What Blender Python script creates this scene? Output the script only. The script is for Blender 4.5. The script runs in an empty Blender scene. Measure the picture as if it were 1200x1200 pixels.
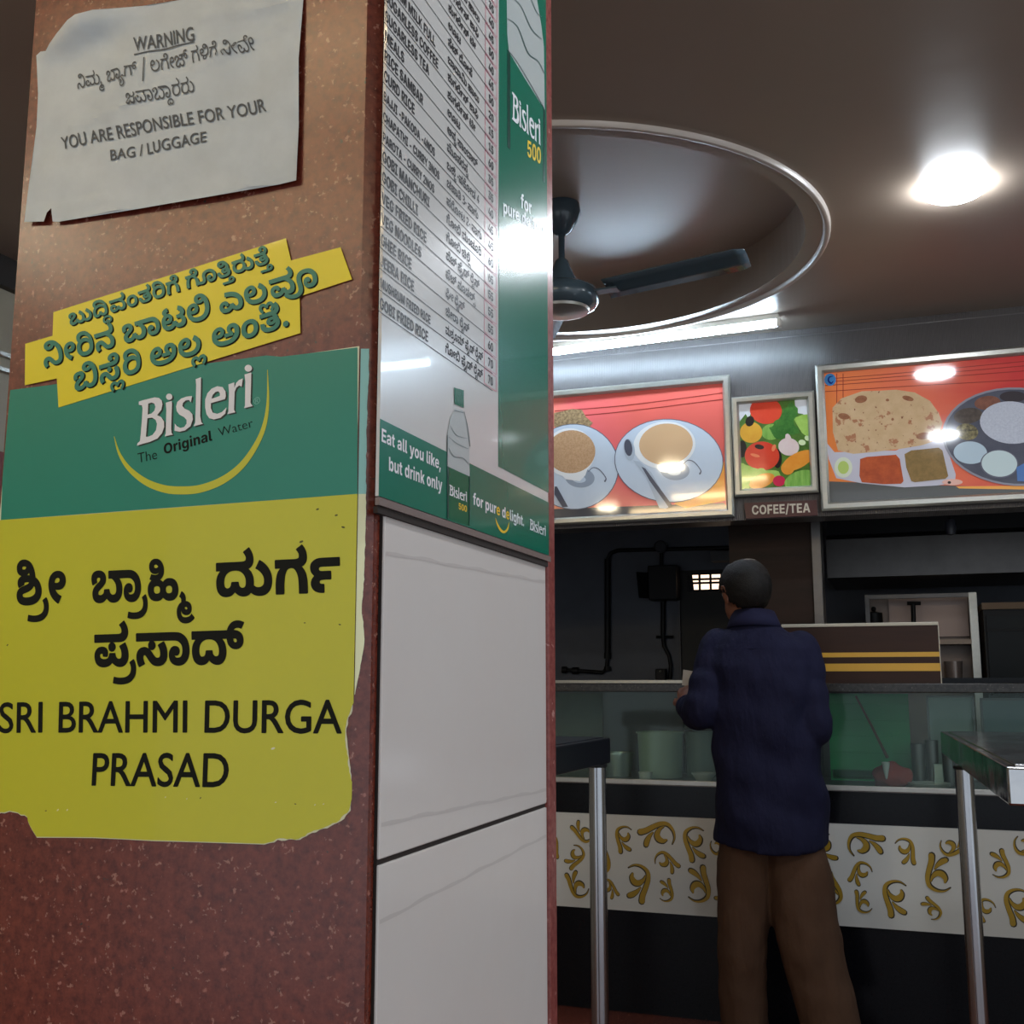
import bpy, bmesh, math, random
from mathutils import Vector, Matrix, noise
from mathutils.geometry import delaunay_2d_cdt
random.seed(7)
sc = bpy.context.scene
COL = sc.collection
# ---------------------------------------------------------------- camera, sky, exposure
FPX, CAMZ = 1285.4, 1.2
cd = bpy.data.cameras.new('camera'); cam = bpy.data.objects.new('camera', cd); COL.objects.link(cam)
cd.sensor_width = 36; cd.lens = FPX / 1200 * 36; cd.clip_start = .02
CM = Matrix.Rotation(.341835, 3, 'Z') @ Matrix.Rotation(math.pi / 2 + .153022, 3, 'X') @ Matrix.Rotation(-.000314, 3, 'Z')
cam.matrix_world = Matrix.Translation((0, 0, CAMZ)) @ CM.to_4x4()
sc.camera = cam
sc.view_settings.view_transform = 'Standard'; sc.view_settings.look = 'None'
sc.view_settings.gamma = 1; sc.view_settings.use_curve_mapping = False
sc.view_settings.exposure = 0.62
w = bpy.data.worlds.new('sky'); sc.world = w; w.use_nodes = True
bg = w.node_tree.nodes['Background']
bg.inputs[0].default_value = (.80, .90, 1.0, 1); bg.inputs[1].default_value = .62
TUBE_E, DOWN_E = 34.0, 80.0
# ---------------------------------------------------------------- measuring: a pixel's ray meets a real plane
def ray(x, y): return (CM @ Vector((x - 600, 600 - y, -FPX))).normalized()
C0 = Vector((0, 0, CAMZ))
def at_y(x, y, Y): d = ray(x, y); return C0 + d * (Y / d.y)
def at_x(x, y, X): d = ray(x, y); return C0 + d * (X / d.x)
def at_z(x, y, Z): d = ray(x, y); return C0 + d * ((Z - CAMZ) / d.z)
# ---------------------------------------------------------------- materials
def lin(c): return tuple((v / 255 / 12.92 if v / 255 <= .04045 else ((v / 255 + .055) / 1.055) ** 2.4) for v in c) + (1,)
MT = {}
PRINT_GLOW = .11   # low emission added to the picture prints to brighten them
def mat(name, col=(128, 128, 128), rough=.5, metal=0, spec=.5, var=None, bump=None, emit=None, coat=0, trans=0, col2=None, stretch=(1, 1, 1), fleck=None, alpha=1, ior=1.45, glow=0):
    if name in MT: return MT[name]
    m = bpy.data.materials.new(name); m.use_nodes = True; nt = m.node_tree; b = nt.nodes['Principled BSDF']; L = nt.links
    b.inputs['Base Color'].default_value = lin(col); b.inputs['Roughness'].default_value = rough
    b.inputs['Metallic'].default_value = metal; b.inputs['Specular IOR Level'].default_value = spec
    b.inputs['Coat Weight'].default_value = coat; b.inputs['Coat Roughness'].default_value = .04
    b.inputs['Transmission Weight'].default_value = trans; b.inputs['Alpha'].default_value = alpha; b.inputs['IOR'].default_value = ior
    tc = nt.nodes.new('ShaderNodeTexCoord'); mp = nt.nodes.new('ShaderNodeMapping'); mp.inputs['Scale'].default_value = stretch
    L.new(tc.outputs['Object'], mp.inputs[0])
    out = None
    if var:
        n = nt.nodes.new('ShaderNodeTexNoise'); n.inputs['Scale'].default_value = var[0]; n.inputs['Detail'].default_value = 6; n.inputs['Roughness'].default_value = .65
        L.new(mp.outputs[0], n.inputs['Vector'])
        r = nt.nodes.new('ShaderNodeValToRGB'); r.color_ramp.elements[0].position = .5 - var[1] / 2; r.color_ramp.elements[1].position = .5 + var[1] / 2
        r.color_ramp.elements[0].color = lin(col); r.color_ramp.elements[1].color = lin(col2 or [min(255, v * 1.15) for v in col])
        L.new(n.outputs[0], r.inputs[0]); out = r.outputs[0]
    if fleck:
        for sc_, th, fc in fleck:
            v = nt.nodes.new('ShaderNodeTexNoise'); v.inputs['Scale'].default_value = sc_; v.inputs['Detail'].default_value = 3; v.inputs['Roughness'].default_value = .55
            L.new(mp.outputs[0], v.inputs['Vector'])
            rr = nt.nodes.new('ShaderNodeValToRGB'); rr.color_ramp.elements[0].position = th; rr.color_ramp.elements[1].position = th + .05
            L.new(v.outputs[0], rr.inputs[0])
            mx = nt.nodes.new('ShaderNodeMix'); mx.data_type = 'RGBA'; L.new(rr.outputs[0], mx.inputs[0])
            if out: L.new(out, mx.inputs[6])
            else: mx.inputs[6].default_value = lin(col)
            mx.inputs[7].default_value = lin(fc); out = mx.outputs[2]
    if out: L.new(out, b.inputs['Base Color'])
    if bump:
        n = nt.nodes.new('ShaderNodeTexNoise'); n.inputs['Scale'].default_value = bump[0]; n.inputs['Detail'].default_value = 5
        L.new(mp.outputs[0], n.inputs['Vector']); bn = nt.nodes.new('ShaderNodeBump'); bn.inputs['Strength'].default_value = bump[1]; bn.inputs['Distance'].default_value = bump[2] if len(bump) > 2 else .01
        L.new(n.outputs[0], bn.inputs['Height']); L.new(bn.outputs[0], b.inputs['Normal'])
    if glow:
        if out: L.new(out, b.inputs['Emission Color'])
        else: b.inputs['Emission Color'].default_value = lin(col)
        b.inputs['Emission Strength'].default_value = glow
    if emit: b.inputs['Emission Color'].default_value = lin(emit[0]); b.inputs['Emission Strength'].default_value = emit[1]
    MT[name] = m; return m
def gradmat(name, stops, axis, rough=.05, noise_amt=.03, spec=.5):
    """printed picture ground: colours running across the sheet (generated coordinates)"""
    m = mat(name, stops[0][1], rough, spec=spec); nt = m.node_tree; b = nt.nodes['Principled BSDF']; L = nt.links
    tc = nt.nodes.new('ShaderNodeTexCoord'); dp = nt.nodes.new('ShaderNodeVectorMath'); dp.operation = 'DOT_PRODUCT'
    dp.inputs[1].default_value = axis; L.new(tc.outputs['Generated'], dp.inputs[0])
    n = nt.nodes.new('ShaderNodeTexNoise'); n.inputs['Scale'].default_value = 5; L.new(tc.outputs['Generated'], n.inputs['Vector'])
    ad = nt.nodes.new('ShaderNodeMath'); ad.operation = 'MULTIPLY_ADD'; L.new(n.outputs[0], ad.inputs[0]); ad.inputs[1].default_value = noise_amt * 8; L.new(dp.outputs['Value'], ad.inputs[2])
    r = nt.nodes.new('ShaderNodeValToRGB'); e = r.color_ramp.elements
    while len(e) < len(stops): e.new(.5)
    for i, (p, c) in enumerate(stops): e[i].position = p; e[i].color = lin(c)
    L.new(ad.outputs[0], r.inputs[0]); L.new(r.outputs[0], b.inputs['Base Color']); L.new(r.outputs[0], b.inputs['Emission Color']); b.inputs['Emission Strength'].default_value = PRINT_GLOW; return m
# ---------------------------------------------------------------- mesh builder
ORG = {}
class MB:
    def __init__(s): s.v = []; s.f = []
    def add(s, V, F):
        b = len(s.v); s.v += [Vector(p) for p in V]; s.f += [tuple(b + i for i in f) for f in F]; return s
    def box(s, x0, x1, y0, y1, z0, z1, rz=0, c=None):
        V = [Vector((x, y, z)) for z in (z0, z1) for y in (y0, y1) for x in (x0, x1)]
        if rz:
            c = Vector(c or ((x0 + x1) / 2, (y0 + y1) / 2, 0)); R = Matrix.Rotation(rz, 3, 'Z'); V = [R @ (p - c) + c for p in V]
        return s.add(V, [(0, 2, 3, 1), (4, 5, 7, 6), (0, 1, 5, 4), (1, 3, 7, 5), (3, 2, 6, 7), (2, 0, 4, 6)])
    def obox(s, o, u, v, n, w, h, d):
        """box on a frame: o corner, u v n unit axes"""
        o = Vector(o); V = [o + u * a + v * b + n * c for c in (0, d) for b in (0, h) for a in (0, w)]
        return s.add(V, [(0, 2, 3, 1), (4, 5, 7, 6), (0, 1, 5, 4), (1, 3, 7, 5), (3, 2, 6, 7), (2, 0, 4, 6)])
    def tube(s, pts, r, seg=12, cap=True):
        pts = [Vector(p) for p in pts]; R = r if isinstance(r, (list, tuple)) else [r] * len(pts)
        rings = []; prev = None
        for i, p in enumerate(pts):
            t = (pts[min(i + 1, len(pts) - 1)] - pts[max(i - 1, 0)]).normalized()
            if prev is None: a = t.orthogonal().normalized()
            else: a = (prev - t * prev.dot(t)).normalized()
            prev = a; b = t.cross(a)
            rings.append([p + (a * math.cos(2 * math.pi * k / seg) + b * math.sin(2 * math.pi * k / seg)) * R[i] for k in range(seg)])
        b0 = len(s.v)
        for g in rings: s.v += g
        for i in range(len(rings) - 1):
            for k in range(seg):
                k2 = (k + 1) % seg; s.f.append((b0 + i * seg + k, b0 + i * seg + k2, b0 + (i + 1) * seg + k2, b0 + (i + 1) * seg + k))
        if cap: s.f.append(tuple(b0 + k for k in range(seg))[::-1]); s.f.append(tuple(b0 + (len(rings) - 1) * seg + k for k in range(seg)))
        return s
    def lathe(s, c, prof, seg=32, a0=0, a1=2 * math.pi):
        c = Vector(c); full = abs(a1 - a0 - 2 * math.pi) < 1e-6; n = seg if full else seg + 1; b0 = len(s.v)
        for r, z in prof:
            for k in range(n):
                a = a0 + (a1 - a0) * k / seg; s.v.append(c + Vector((r * math.cos(a), r * math.sin(a), z)))
        for i in range(len(prof) - 1):
            for k in range(seg):
                k2 = (k + 1) % n; s.f.append((b0 + i * n + k, b0 + i * n + k2, b0 + (i + 1) * n + k2, b0 + (i + 1) * n + k))
        return s
    def rings(s, R, seg=24, cap=True):
        """stack of ellipses (centre, rx, ry, rotation)"""
        b0 = len(s.v)
        for c, rx, ry, *q in R:
            c = Vector(c); a0 = q[0] if q else 0
            for k in range(seg):
                a = 2 * math.pi * k / seg; x, y = rx * math.cos(a), ry * math.sin(a)
                s.v.append(c + Vector((x * math.cos(a0) - y * math.sin(a0), x * math.sin(a0) + y * math.cos(a0), 0)))
        for i in range(len(R) - 1):
            for k in range(seg):
                k2 = (k + 1) % seg; s.f.append((b0 + i * seg + k, b0 + i * seg + k2, b0 + (i + 1) * seg + k2, b0 + (i + 1) * seg + k))
        if cap: s.f.append(tuple(b0 + k for k in range(seg))[::-1]); s.f.append(tuple(b0 + (len(R) - 1) * seg + k for k in range(seg)))
        return s
    def ell(s, c, r, seg=20, rin=12, rot=None):
        c = Vector(c); b0 = len(s.v); M = rot or Matrix.Identity(3)
        for i in range(1, rin):
            t = math.pi * i / rin
            for k in range(seg):
                a = 2 * math.pi * k / seg; s.v.append(c + M @ Vector((r[0] * math.sin(t) * math.cos(a), r[1] * math.sin(t) * math.sin(a), r[2] * math.cos(t))))
        for i in range(rin - 2):
            for k in range(seg):
                k2 = (k + 1) % seg; s.f.append((b0 + i * seg + k, b0 + (i + 1) * seg + k, b0 + (i + 1) * seg + k2, b0 + i * seg + k2))
        n = len(s.v); s.v += [c + M @ Vector((0, 0, r[2])), c - M @ Vector((0, 0, r[2]))]
        for k in range(seg):
            k2 = (k + 1) % seg; s.f.append((n, b0 + k, b0 + k2)); e = b0 + (rin - 2) * seg; s.f.append((n + 1, e + k2, e + k))
        return s
    def build(s, name, m, parent=None, loc=None, bevel=0, smooth=False, mods=None, recalc=True, seg=2):
        o = ORG[parent.name] if parent is not None and parent.name in ORG else Vector(loc or (0, 0, 0))
        me = bpy.data.meshes.new(name); me.from_pydata([p - o for p in s.v], [], s.f)
        if recalc:
            bm = bmesh.new(); bm.from_mesh(me); bmesh.ops.recalc_face_normals(bm, faces=bm.faces); bm.to_mesh(me); bm.free()
        for mm in (m if isinstance(m, list) else [m]): me.materials.append(mm)
        if smooth: me.polygons.foreach_set('use_smooth', [True] * len(me.polygons))
        ob = bpy.data.objects.new(name, me); COL.objects.link(ob)
        if parent is not None: ob.parent = parent
        else: ob.location = o
        ORG[ob.name] = o
        if bevel:
            b = ob.modifiers.new('bevel', 'BEVEL'); b.width = bevel; b.segments = seg; b.limit_method = 'ANGLE'; b.angle_limit = .6
        if smooth and not mods:
            try: me.set_sharp_from_angle(angle=.7)
            except Exception: pass
        return ob
def thing(name, label, cat, loc, group=None):
    o = bpy.data.objects.new(name, None); COL.objects.link(o); o.location = loc; o.empty_display_size = .1
    ORG[o.name] = Vector(loc); tag(o, label, cat, group); return o
def tag(o, label, cat, group=None):
    o['label'] = label; o['category'] = cat
    if group: o['group'] = group
    return o
def struct(o, label=None):
    o['kind'] = 'structure'
    if label: o['label'] = label
    return o
def sempty(name, loc, label=None):
    o = bpy.data.objects.new(name, None); COL.objects.link(o); o.location = loc; ORG[o.name] = Vector(loc); return struct(o, label)
def lab(o, t): o['label'] = t; return o
# letter outlines in 1/250 em: each contour is a list of (2*dx+on_curve, dy) pairs
KG = {
'R': {
223: [[241,-3,-24,0,-36,10,-24,16,-9,8,-12,11,-18,11,-16,4,-9,0,-18,0,-18,-11,1,-9,0,-8,14,-17,13,-8,-39,-8,-10,8,-16,22,1,10,0,12,20,18,34,10,23,0,30,0,36,-14,19,-15,10,-10,20,-13,24,-7,17,0,24,0,28,12,12,21,1,14,0,22,-28,40,-48,30,-60,17,-31,0,-18,0,-16,-7,1,-6,0,-6,16,-7,15,0,18,0,26,11,5,12,39,-1,-4,-14,-24,-17,-36,-8,-19,0,-22,0,-32,7,-16,13,1,10,0,9,18,14,32,8,23,0,44,0,76,-20,58,-35,32,-46,1,-26,0,-23,-28,-30,-48,-14]],
47: [[113,-3,-28,0,-44,11,-24,20,1,14,0,11,18,17,34,11,25,0,26,0,32,-13,1,-10,0,-4,-2,-8,-3,-3,-33,1,0,2,2,5,1,1,0,6,-12,6,-9,0,-16,0,-20,-11,1,-11,0,-11,30,-14,33,0,36,0,32,17,3,15,39,0,2,-17,34,-15,25,0,28,0,24,18,1,13,0,14,-22,25,-34,19,-40,12,-19,1,77,2,24,-8,36,-22,20,-27,1,-14,0,-18,-24,-24,-40,-11,-23,0,-24,0,-32,7,-24,12,-9,9,17,1,-14,-12,-28,-12,-36,-5],[17,118,1,20,255,0,28,0,22,2,5,2,8,3,4,6,1,3,0,9,-16,15,-15,9,33,11,24,-14,16,-20,1,-11,0,-5,-8,-14,-11,-5,-12,-5,-36,-6,-27,0],[455,-3,-38,0,-56,19,-23,15,27,13,22,-13,42,-14,31,0,30,0,32,19,1,16,0,18,-24,26,-44,20,-29,6,23,19,34,-8,52,-25,32,-34,1,-20,0,-16,-24,-26,-46,-15]],
120: [[65,-102,-50,0,-52,25,1,18,0,11,20,18,36,13,25,2,6,1,16,0,9,0,28,0,40,-12,1,-15,0,-11,-30,-14,-31,0,-20,0,-26,6,-14,14,1,9,0,6,4,13,4,11,1,4,0,5,-8,10,-13,3,23,16,20,-5,18,-14,1,-10,0,-8,-6,-14,-6,-12,1,-5,0,-7,16,-6,11,0,14,0,12,5,1,4,0,5,-14,7,-15,0,-10,0,-16,-2,-7,-2,-4,-1,-8,1,-3,-1,-10,-4,-16,-12,1,-8,0,-13,34,-14,33,0,24,0,46,8,15,8,29,-13,-22,-10,-52,-10]],
154: [[109,-3,-28,0,-36,11,-20,17,1,9,0,11,16,15,32,14,23,6,18,6,24,12,1,8,0,5,-8,7,-18,4,-13,0,-22,0,-20,-9,1,-7,0,-4,4,-8,7,-3,-35,-8,-8,6,-8,13,1,6,0,8,20,16,36,9,29,0,30,0,36,-11,14,-16,1,-8,0,-9,-16,-15,-28,-12,-19,-6,-24,-8,-22,-12,1,-9,0,-9,26,-9,21,0,32,0,32,17,3,15,39,0,4,-17,36,-15,25,0,28,0,32,19,1,16,0,17,-24,27,-48,19,-29,4,69,1,24,-7,34,-20,18,-24,1,-15,0,-17,-24,-26,-46,-14,-33,0,-18,0,-32,6,-26,13,-11,10,17,0,-12,-11,-28,-13,-34,-5],[217,118,1,20,113,0,1,-20]],
60: [[205,60,0,-20,-24,-28,-48,-15,-33,0,-28,0,-38,11,-20,18,1,11,0,11,16,14,24,8,17,0,18,0,20,-10,1,-7,0,-7,-16,-8,-11,0,-14,0,-14,7,1,7,5,1,-4,-4,-2,-6,1,-4,0,-9,22,-14,29,0,20,0,28,9,16,20,1,15,0,14,-14,21,-13,7,-10,6,-24,7,-40,3,-29,0,-153,0,1,20,165,0,32,0,48,-5,36,-11,13,-7,18,-9,18,-28]],
121: [[-1,-102,-34,0,-36,9,-16,13,1,7,0,6,8,9,18,7,15,4,14,4,14,5,1,3,0,3,-10,4,-9,0,-16,0,-10,-5,1,-3,0,-2,2,-2,1,-2,-31,-5,-2,3,-4,6,1,5,0,8,30,11,33,0,20,0,24,-6,10,-9,1,-6,0,-5,-6,-7,-16,-7,-15,-4,-16,-5,-12,-6,1,-4,0,-4,12,-5,24,-3,17,0,26,0,34,8,16,13,1,7,0,9,-14,13,-20,11,-22,12,-12,12,1,8,0,9,16,11,26,6,17,0,24,0,34,-12,5,-14,-35,-3,0,5,-8,5,-12,3,-5,0,-8,0,-14,-5,1,-5,0,-5,14,-9,22,-11,20,-13,14,-16,1,-11,0,-13,-20,-16,-34,-11,-40,-5]],
170: [[251,138,1,-20,-17,0,3,2,28,-10,28,-28,10,-33,1,-17,1,-32,-45,0,1,28,0,12,-4,21,-6,17,-3,6,-12,16,-36,19,-27,0,-24,0,-30,-10,-22,-17,-5,-11,-4,-6,-6,-16,-2,-19,1,-12,1,-28,-45,0,1,32,0,20,14,34,32,28,31,8,9,-4,-83,0,1,20],[401,74,-36,0,-40,23,1,21,1,2,0,17,24,24,46,13,31,0,20,0,30,-4,13,-4,-21,-16,-12,4,-20,2,-11,0,-16,0,-28,-6,-16,-16,1,-14,1,-3,0,-12,20,-14,21,0,14,0,16,5,1,8,0,3,-6,5,-3,2,-4,3,-16,1,-15,0,-141,0,1,20,139,0,22,0,34,-4,13,-6,10,-4,10,-12,1,-8,0,-15,-38,-15]],
418: [[223,198,-141,-290,-43,0,145,290]],
51: [[189,-3,-54,0,-76,21,-40,36,1,23,0,20,26,28,46,16,31,0,24,0,32,-8,16,-15,1,-11,0,-11,-20,-16,-38,-10,-27,0,-10,0,-20,2,-16,3,-5,2,7,18,4,-2,14,-3,16,-3,11,0,26,0,24,11,1,9,0,8,-18,8,-15,0,-16,0,-28,-9,-18,-20,1,-18,0,-16,30,-27,58,-16,43,0,44,0,58,13,30,24,1,16,0,18,-40,26,-33,9,23,18,44,-11,48,-36,1,-24,0,-20,-34,-33,-78,-20]],
242: [[165,119,-24,0,-30,-10,-22,-17,-5,-11,-4,-6,-6,-16,-2,-19,1,-12,1,-28,-45,0,1,32,0,20,14,34,32,28,31,8,9,-4,-83,0,1,20,155,0,34,0,28,4,9,4,6,3,4,9,1,5,0,10,-26,12,-19,0,-20,0,-26,-11,1,-7,0,-1,0,-3,1,-1,-13,10,4,0,10,1,5,0,12,0,14,-5,1,-6,0,-5,-16,-7,-11,0,-18,0,-16,13,1,7,0,8,18,15,36,9,27,0,26,0,38,-10,22,-20,1,-12,0,-10,-16,-17,-32,-11,-23,-2,3,2,30,-11,30,-29,10,-32,1,-18,1,-32,-45,0,1,28,0,12,-4,21,-6,17,-3,6,-12,16,-36,19]],
74: [[193,108,0,-11,-20,-17,-40,-10,-27,0,-28,0,-38,11,-9,6,13,17,4,-3,16,-8,24,-6,17,0,26,0,24,11,1,9,0,8,-16,8,-17,0,-16,0,-26,-9,-16,-18,1,-12,1,-3,0,-17,26,-24,44,-18,29,-6,-19,-19,-36,8,-52,24,-30,31,1,21,0,18,26,27,44,15,31,0,24,0,32,-9,18,-14]],
175: [[281,-3,-30,0,-42,13,-17,16,17,0,-12,-11,-28,-13,-34,-5,-23,0,-28,0,-36,11,-20,17,1,9,0,11,16,15,32,14,23,6,18,6,24,12,1,8,0,5,-8,7,-18,4,-13,0,-22,0,-20,-9,1,-7,0,-4,4,-8,7,-3,-35,-8,-8,6,-8,13,1,6,0,8,20,16,36,9,29,0,30,0,36,-11,14,-16,1,-8,0,-9,-16,-15,-28,-12,-19,-6,-24,-8,-22,-12,1,-9,0,-9,26,-9,21,0,32,0,32,17,5,15,37,0,4,-17,36,-15,25,0,28,0,24,13,1,9,0,7,-12,13,-9,5,37,12,12,-8,14,-19,1,-11,0,-12,-20,-18,-40,-11],[257,78,-28,0,-44,9,-28,15,-7,8,-7,7,19,11,24,-18,48,-14,23,0,18,0,24,8,1,8,0,6,-10,10,-7,2,37,8,10,-4,14,-13,1,-9,0,-10,-20,-16,-34,-8],[213,118,1,20,101,0,1,-20],[465,74,-36,0,-40,23,1,21,1,2,0,17,24,24,46,13,31,0,20,0,30,-4,13,-4,-21,-16,-12,4,-20,2,-11,0,-16,0,-28,-6,-16,-16,1,-14,1,-3,0,-12,20,-14,21,0,14,0,16,5,1,8,0,3,-6,5,-3,2,-4,3,-16,1,-15,0,-141,0,1,20,139,0,22,0,34,-4,13,-6,10,-4,10,-12,1,-8,0,-15,-38,-15]],
25: [[165,119,-24,0,-30,-10,-22,-17,-5,-11,-4,-6,-6,-16,-2,-19,1,-12,1,-28,-45,0,1,32,0,20,14,34,32,28,31,8,9,-4,-83,0,1,20,169,0,28,0,22,2,7,2,6,3,4,6,1,3,0,9,-16,15,-15,9,33,11,24,-14,18,-20,1,-11,0,-10,-20,-14,-30,-9,-19,-1,5,1,28,-10,28,-28,10,-32,1,-18,1,-32,-45,0,1,28,0,12,-4,21,-6,17,-3,6,-12,16,-36,19]],
232: [[181,-3,-18,0,-36,6,-22,13,1,10,0,6,14,12,13,3,-1,-5,-34,3,-50,15,-28,22,1,14,0,14,20,20,40,11,29,0,18,0,32,-7,18,-13,1,-10,0,-9,-16,-15,-36,-9,-31,0,-10,0,-30,4,-7,2,3,16,10,-3,22,-2,11,0,28,0,20,9,1,6,0,6,-18,7,-13,0,-22,0,-26,-13,1,-12,0,-8,12,-14,30,-10,50,-7,39,-1,38,1,54,9,28,22,1,19,0,10,-10,22,-24,20,-34,12,-23,0,-16,0,-18,-7,1,-6,0,-6,16,-7,17,0,16,0,28,11,3,12,37,-1,-2,-14,-24,-17,-34,-8,-21,0,-16,0,-26,4,-18,8,-10,11,1,7,0,13,40,18,35,0,32,0,50,-15,32,-24,18,-29,1,-14,0,-18,-20,-24,-32,-15,-36,-8,-17,-2,-3,6,14,-4,12,-10,1,-8,0,-13,-40,-16],[183,15,18,0,20,6,1,7,0,7,-20,8,-17,0,-20,-1,-20,-8,1,-6,0,-6,20,-7]],
267: [[113,-3,-28,0,-44,11,-24,20,1,14,0,11,18,17,34,11,25,0,26,0,32,-13,1,-10,0,-4,-2,-8,-3,-3,-33,1,0,2,2,5,1,1,0,6,-12,6,-9,0,-16,0,-20,-11,1,-11,0,-11,30,-14,33,0,36,0,32,17,3,15,39,0,2,-17,34,-15,25,0,28,0,24,18,1,13,0,14,-22,25,-34,19,-40,12,-19,1,77,2,24,-8,36,-22,20,-27,1,-14,0,-18,-24,-24,-40,-11,-23,0,-24,0,-32,7,-24,12,-9,9,17,1,-14,-12,-28,-12,-36,-5],[17,118,1,20,239,0,34,0,30,4,7,4,8,3,4,9,1,5,0,10,-26,12,-21,0,-18,0,-26,-11,1,-7,0,-1,0,-3,1,-1,-15,10,6,0,10,1,3,0,14,0,12,-5,1,-6,0,-5,-14,-7,-13,0,-16,0,-16,13,1,7,0,8,18,15,36,9,27,0,26,0,38,-10,20,-20,1,-12,0,-9,-12,-15,-11,-6,-8,-4,-26,-5,-34,-3,-19,0]],
30: [[281,-3,-30,0,-42,13,-17,16,17,0,-12,-11,-28,-13,-34,-5,-23,0,-28,0,-36,11,-20,17,1,9,0,11,16,15,32,14,23,6,18,6,24,12,1,8,0,5,-8,7,-18,4,-13,0,-22,0,-20,-9,1,-7,0,-4,4,-8,7,-3,-35,-8,-8,6,-8,13,1,6,0,8,20,16,36,9,29,0,30,0,36,-11,14,-16,1,-8,0,-9,-16,-15,-28,-12,-19,-6,-24,-8,-22,-12,1,-9,0,-9,26,-9,21,0,32,0,32,17,5,15,37,0,4,-17,36,-15,25,0,28,0,24,13,1,9,0,7,-12,13,-9,5,37,12,12,-8,14,-19,1,-11,0,-12,-20,-18,-40,-11],[259,78,-28,0,-44,9,-30,15,-7,8,-7,7,19,11,26,-18,48,-14,25,0,20,0,26,10,1,10,0,6,-6,10,-1,3,39,6,4,-4,8,-14,1,-6,0,-12,-20,-18,-38,-9]],
161: [[113,-3,-28,0,-44,11,-24,20,1,14,0,11,18,17,34,11,25,0,26,0,32,-13,1,-10,0,-4,-2,-8,-3,-3,-33,1,0,2,2,5,1,1,0,6,-12,6,-9,0,-16,0,-20,-11,1,-11,0,-11,30,-14,33,0,36,0,32,17,3,15,39,0,2,-17,34,-15,25,0,28,0,24,18,1,13,0,14,-22,25,-34,19,-40,12,-19,1,77,1,24,-8,36,-21,20,-27,1,-14,0,-18,-24,-24,-40,-11,-23,0,-24,0,-32,7,-24,12,-9,9,17,1,-14,-12,-28,-12,-36,-5],[17,118,1,20,307,0,1,-20]],
113: [[-111,-92,-18,0,-26,9,-12,15,1,8,0,14,28,21,50,11,35,0,34,0,50,-11,26,-21,1,-13,0,-8,-10,-15,-26,-10,-19,0,-14,0,-24,4,-16,9,-7,8,15,-1,-6,-6,-18,-10,-22,-4],[-105,-76,14,0,16,9,3,9,35,0,4,-8,16,-10,13,0,14,0,14,8,1,8,0,9,-18,13,-34,8,-19,0,-7,0,-20,0,-34,-7,-18,-13,1,-10,0,-8,14,-8]],
49: [[165,-3,-42,0,-64,15,-38,30,1,22,0,14,16,22,28,16,21,6,9,-4,-71,0,1,20,181,0,26,0,22,2,7,2,6,3,4,6,1,3,0,9,-16,15,-15,9,33,11,24,-14,16,-20,1,-11,0,-5,-8,-14,-11,-5,-6,-3,-18,-5,-11,-1,-1,2,18,-6,28,-16,12,-22,1,-14,0,-20,-32,-30,-64,-17],[165,17,34,0,44,14,22,23,1,14,0,16,-26,23,-46,12,-27,0,-32,0,-44,-13,-26,-22,1,-16,0,-24,56,-27]],
63: [[59,-3,-38,0,-56,19,-23,15,27,13,22,-13,42,-14,31,0,30,0,32,19,1,16,0,18,-24,26,-44,20,-29,6,23,19,34,-8,52,-25,32,-34,1,-20,0,-16,-24,-26,-46,-15]],
},
'B': {
45: [[317,-3,-28,0,-36,6,-32,13,-15,11,35,1,-18,-13,-40,-13,-40,-5,-23,0,-30,0,-42,11,-20,17,1,10,0,11,14,16,34,15,33,9,16,5,16,9,1,4,0,3,-4,4,-12,2,-9,0,-14,0,-16,-6,1,-5,0,-3,4,-7,5,-2,-59,-12,-8,6,-8,14,1,8,0,10,20,16,46,9,35,0,36,0,44,-11,16,-16,1,-8,0,-10,-12,-14,-34,-14,-29,-9,-20,-7,-14,-7,1,-5,0,-6,16,-5,19,0,26,0,30,15,1,11,67,0,2,-13,28,-13,21,0,24,0,26,15,1,14,0,13,-22,19,-36,15,-23,5,39,32,34,-8,52,-24,32,-32,1,-20,0,-18,-26,-28,-50,-15]],
63: [[45,-3,-40,0,-62,18,-29,16,45,23,16,-12,36,-13,25,0,28,0,32,15,1,14,0,13,-24,19,-36,15,-23,5,39,32,34,-8,52,-24,32,-32,1,-20,0,-18,-26,-28,-54,-15]],
221: [[115,-3,-30,0,-42,13,-24,26,1,18,0,18,26,31,50,23,66,12,43,0,30,0,46,-8,34,-12,15,-8,3,0,-8,8,-28,18,-40,14,-52,10,-31,0,-36,0,-28,-10,1,-8,0,-4,8,-9,9,-3,-47,-20,-12,6,-16,15,-8,15,1,6,0,16,36,18,56,9,37,0,36,0,60,-8,48,-13,17,-10,28,-14,30,-34,10,-34,1,-14,0,-25,-24,-29,-44,-13,-27,0,-24,0,-38,7,-30,12,-11,10,33,2,-18,-12,-34,-14,-36,-5],[129,29,20,0,24,15,1,11,69,0,0,-13,26,-13,15,0,20,0,20,12,1,14,0,10,-14,19,-28,14,-42,8,-25,0,-9,0,-26,0,-40,-8,-28,-14,-14,-18,1,-11,0,-13,20,-13]],
114: [[-115,-94,-20,0,-28,10,-12,16,1,8,0,16,28,22,56,11,37,0,36,0,52,-12,30,-22,1,-15,0,-8,-12,-16,-26,-10,-21,0,-18,0,-24,5,-22,10,-11,7,31,-1,-8,-6,-20,-9,-24,-6],[-103,-72,10,0,12,8,3,7,47,0,2,-8,12,-7,13,0,10,0,12,6,1,7,0,8,-18,11,-28,7,-21,0,-5,0,-20,0,-32,-7,-16,-11,1,-7,0,-8,12,-6],[-83,-116,5,24,49,0,3,-24]],
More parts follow.
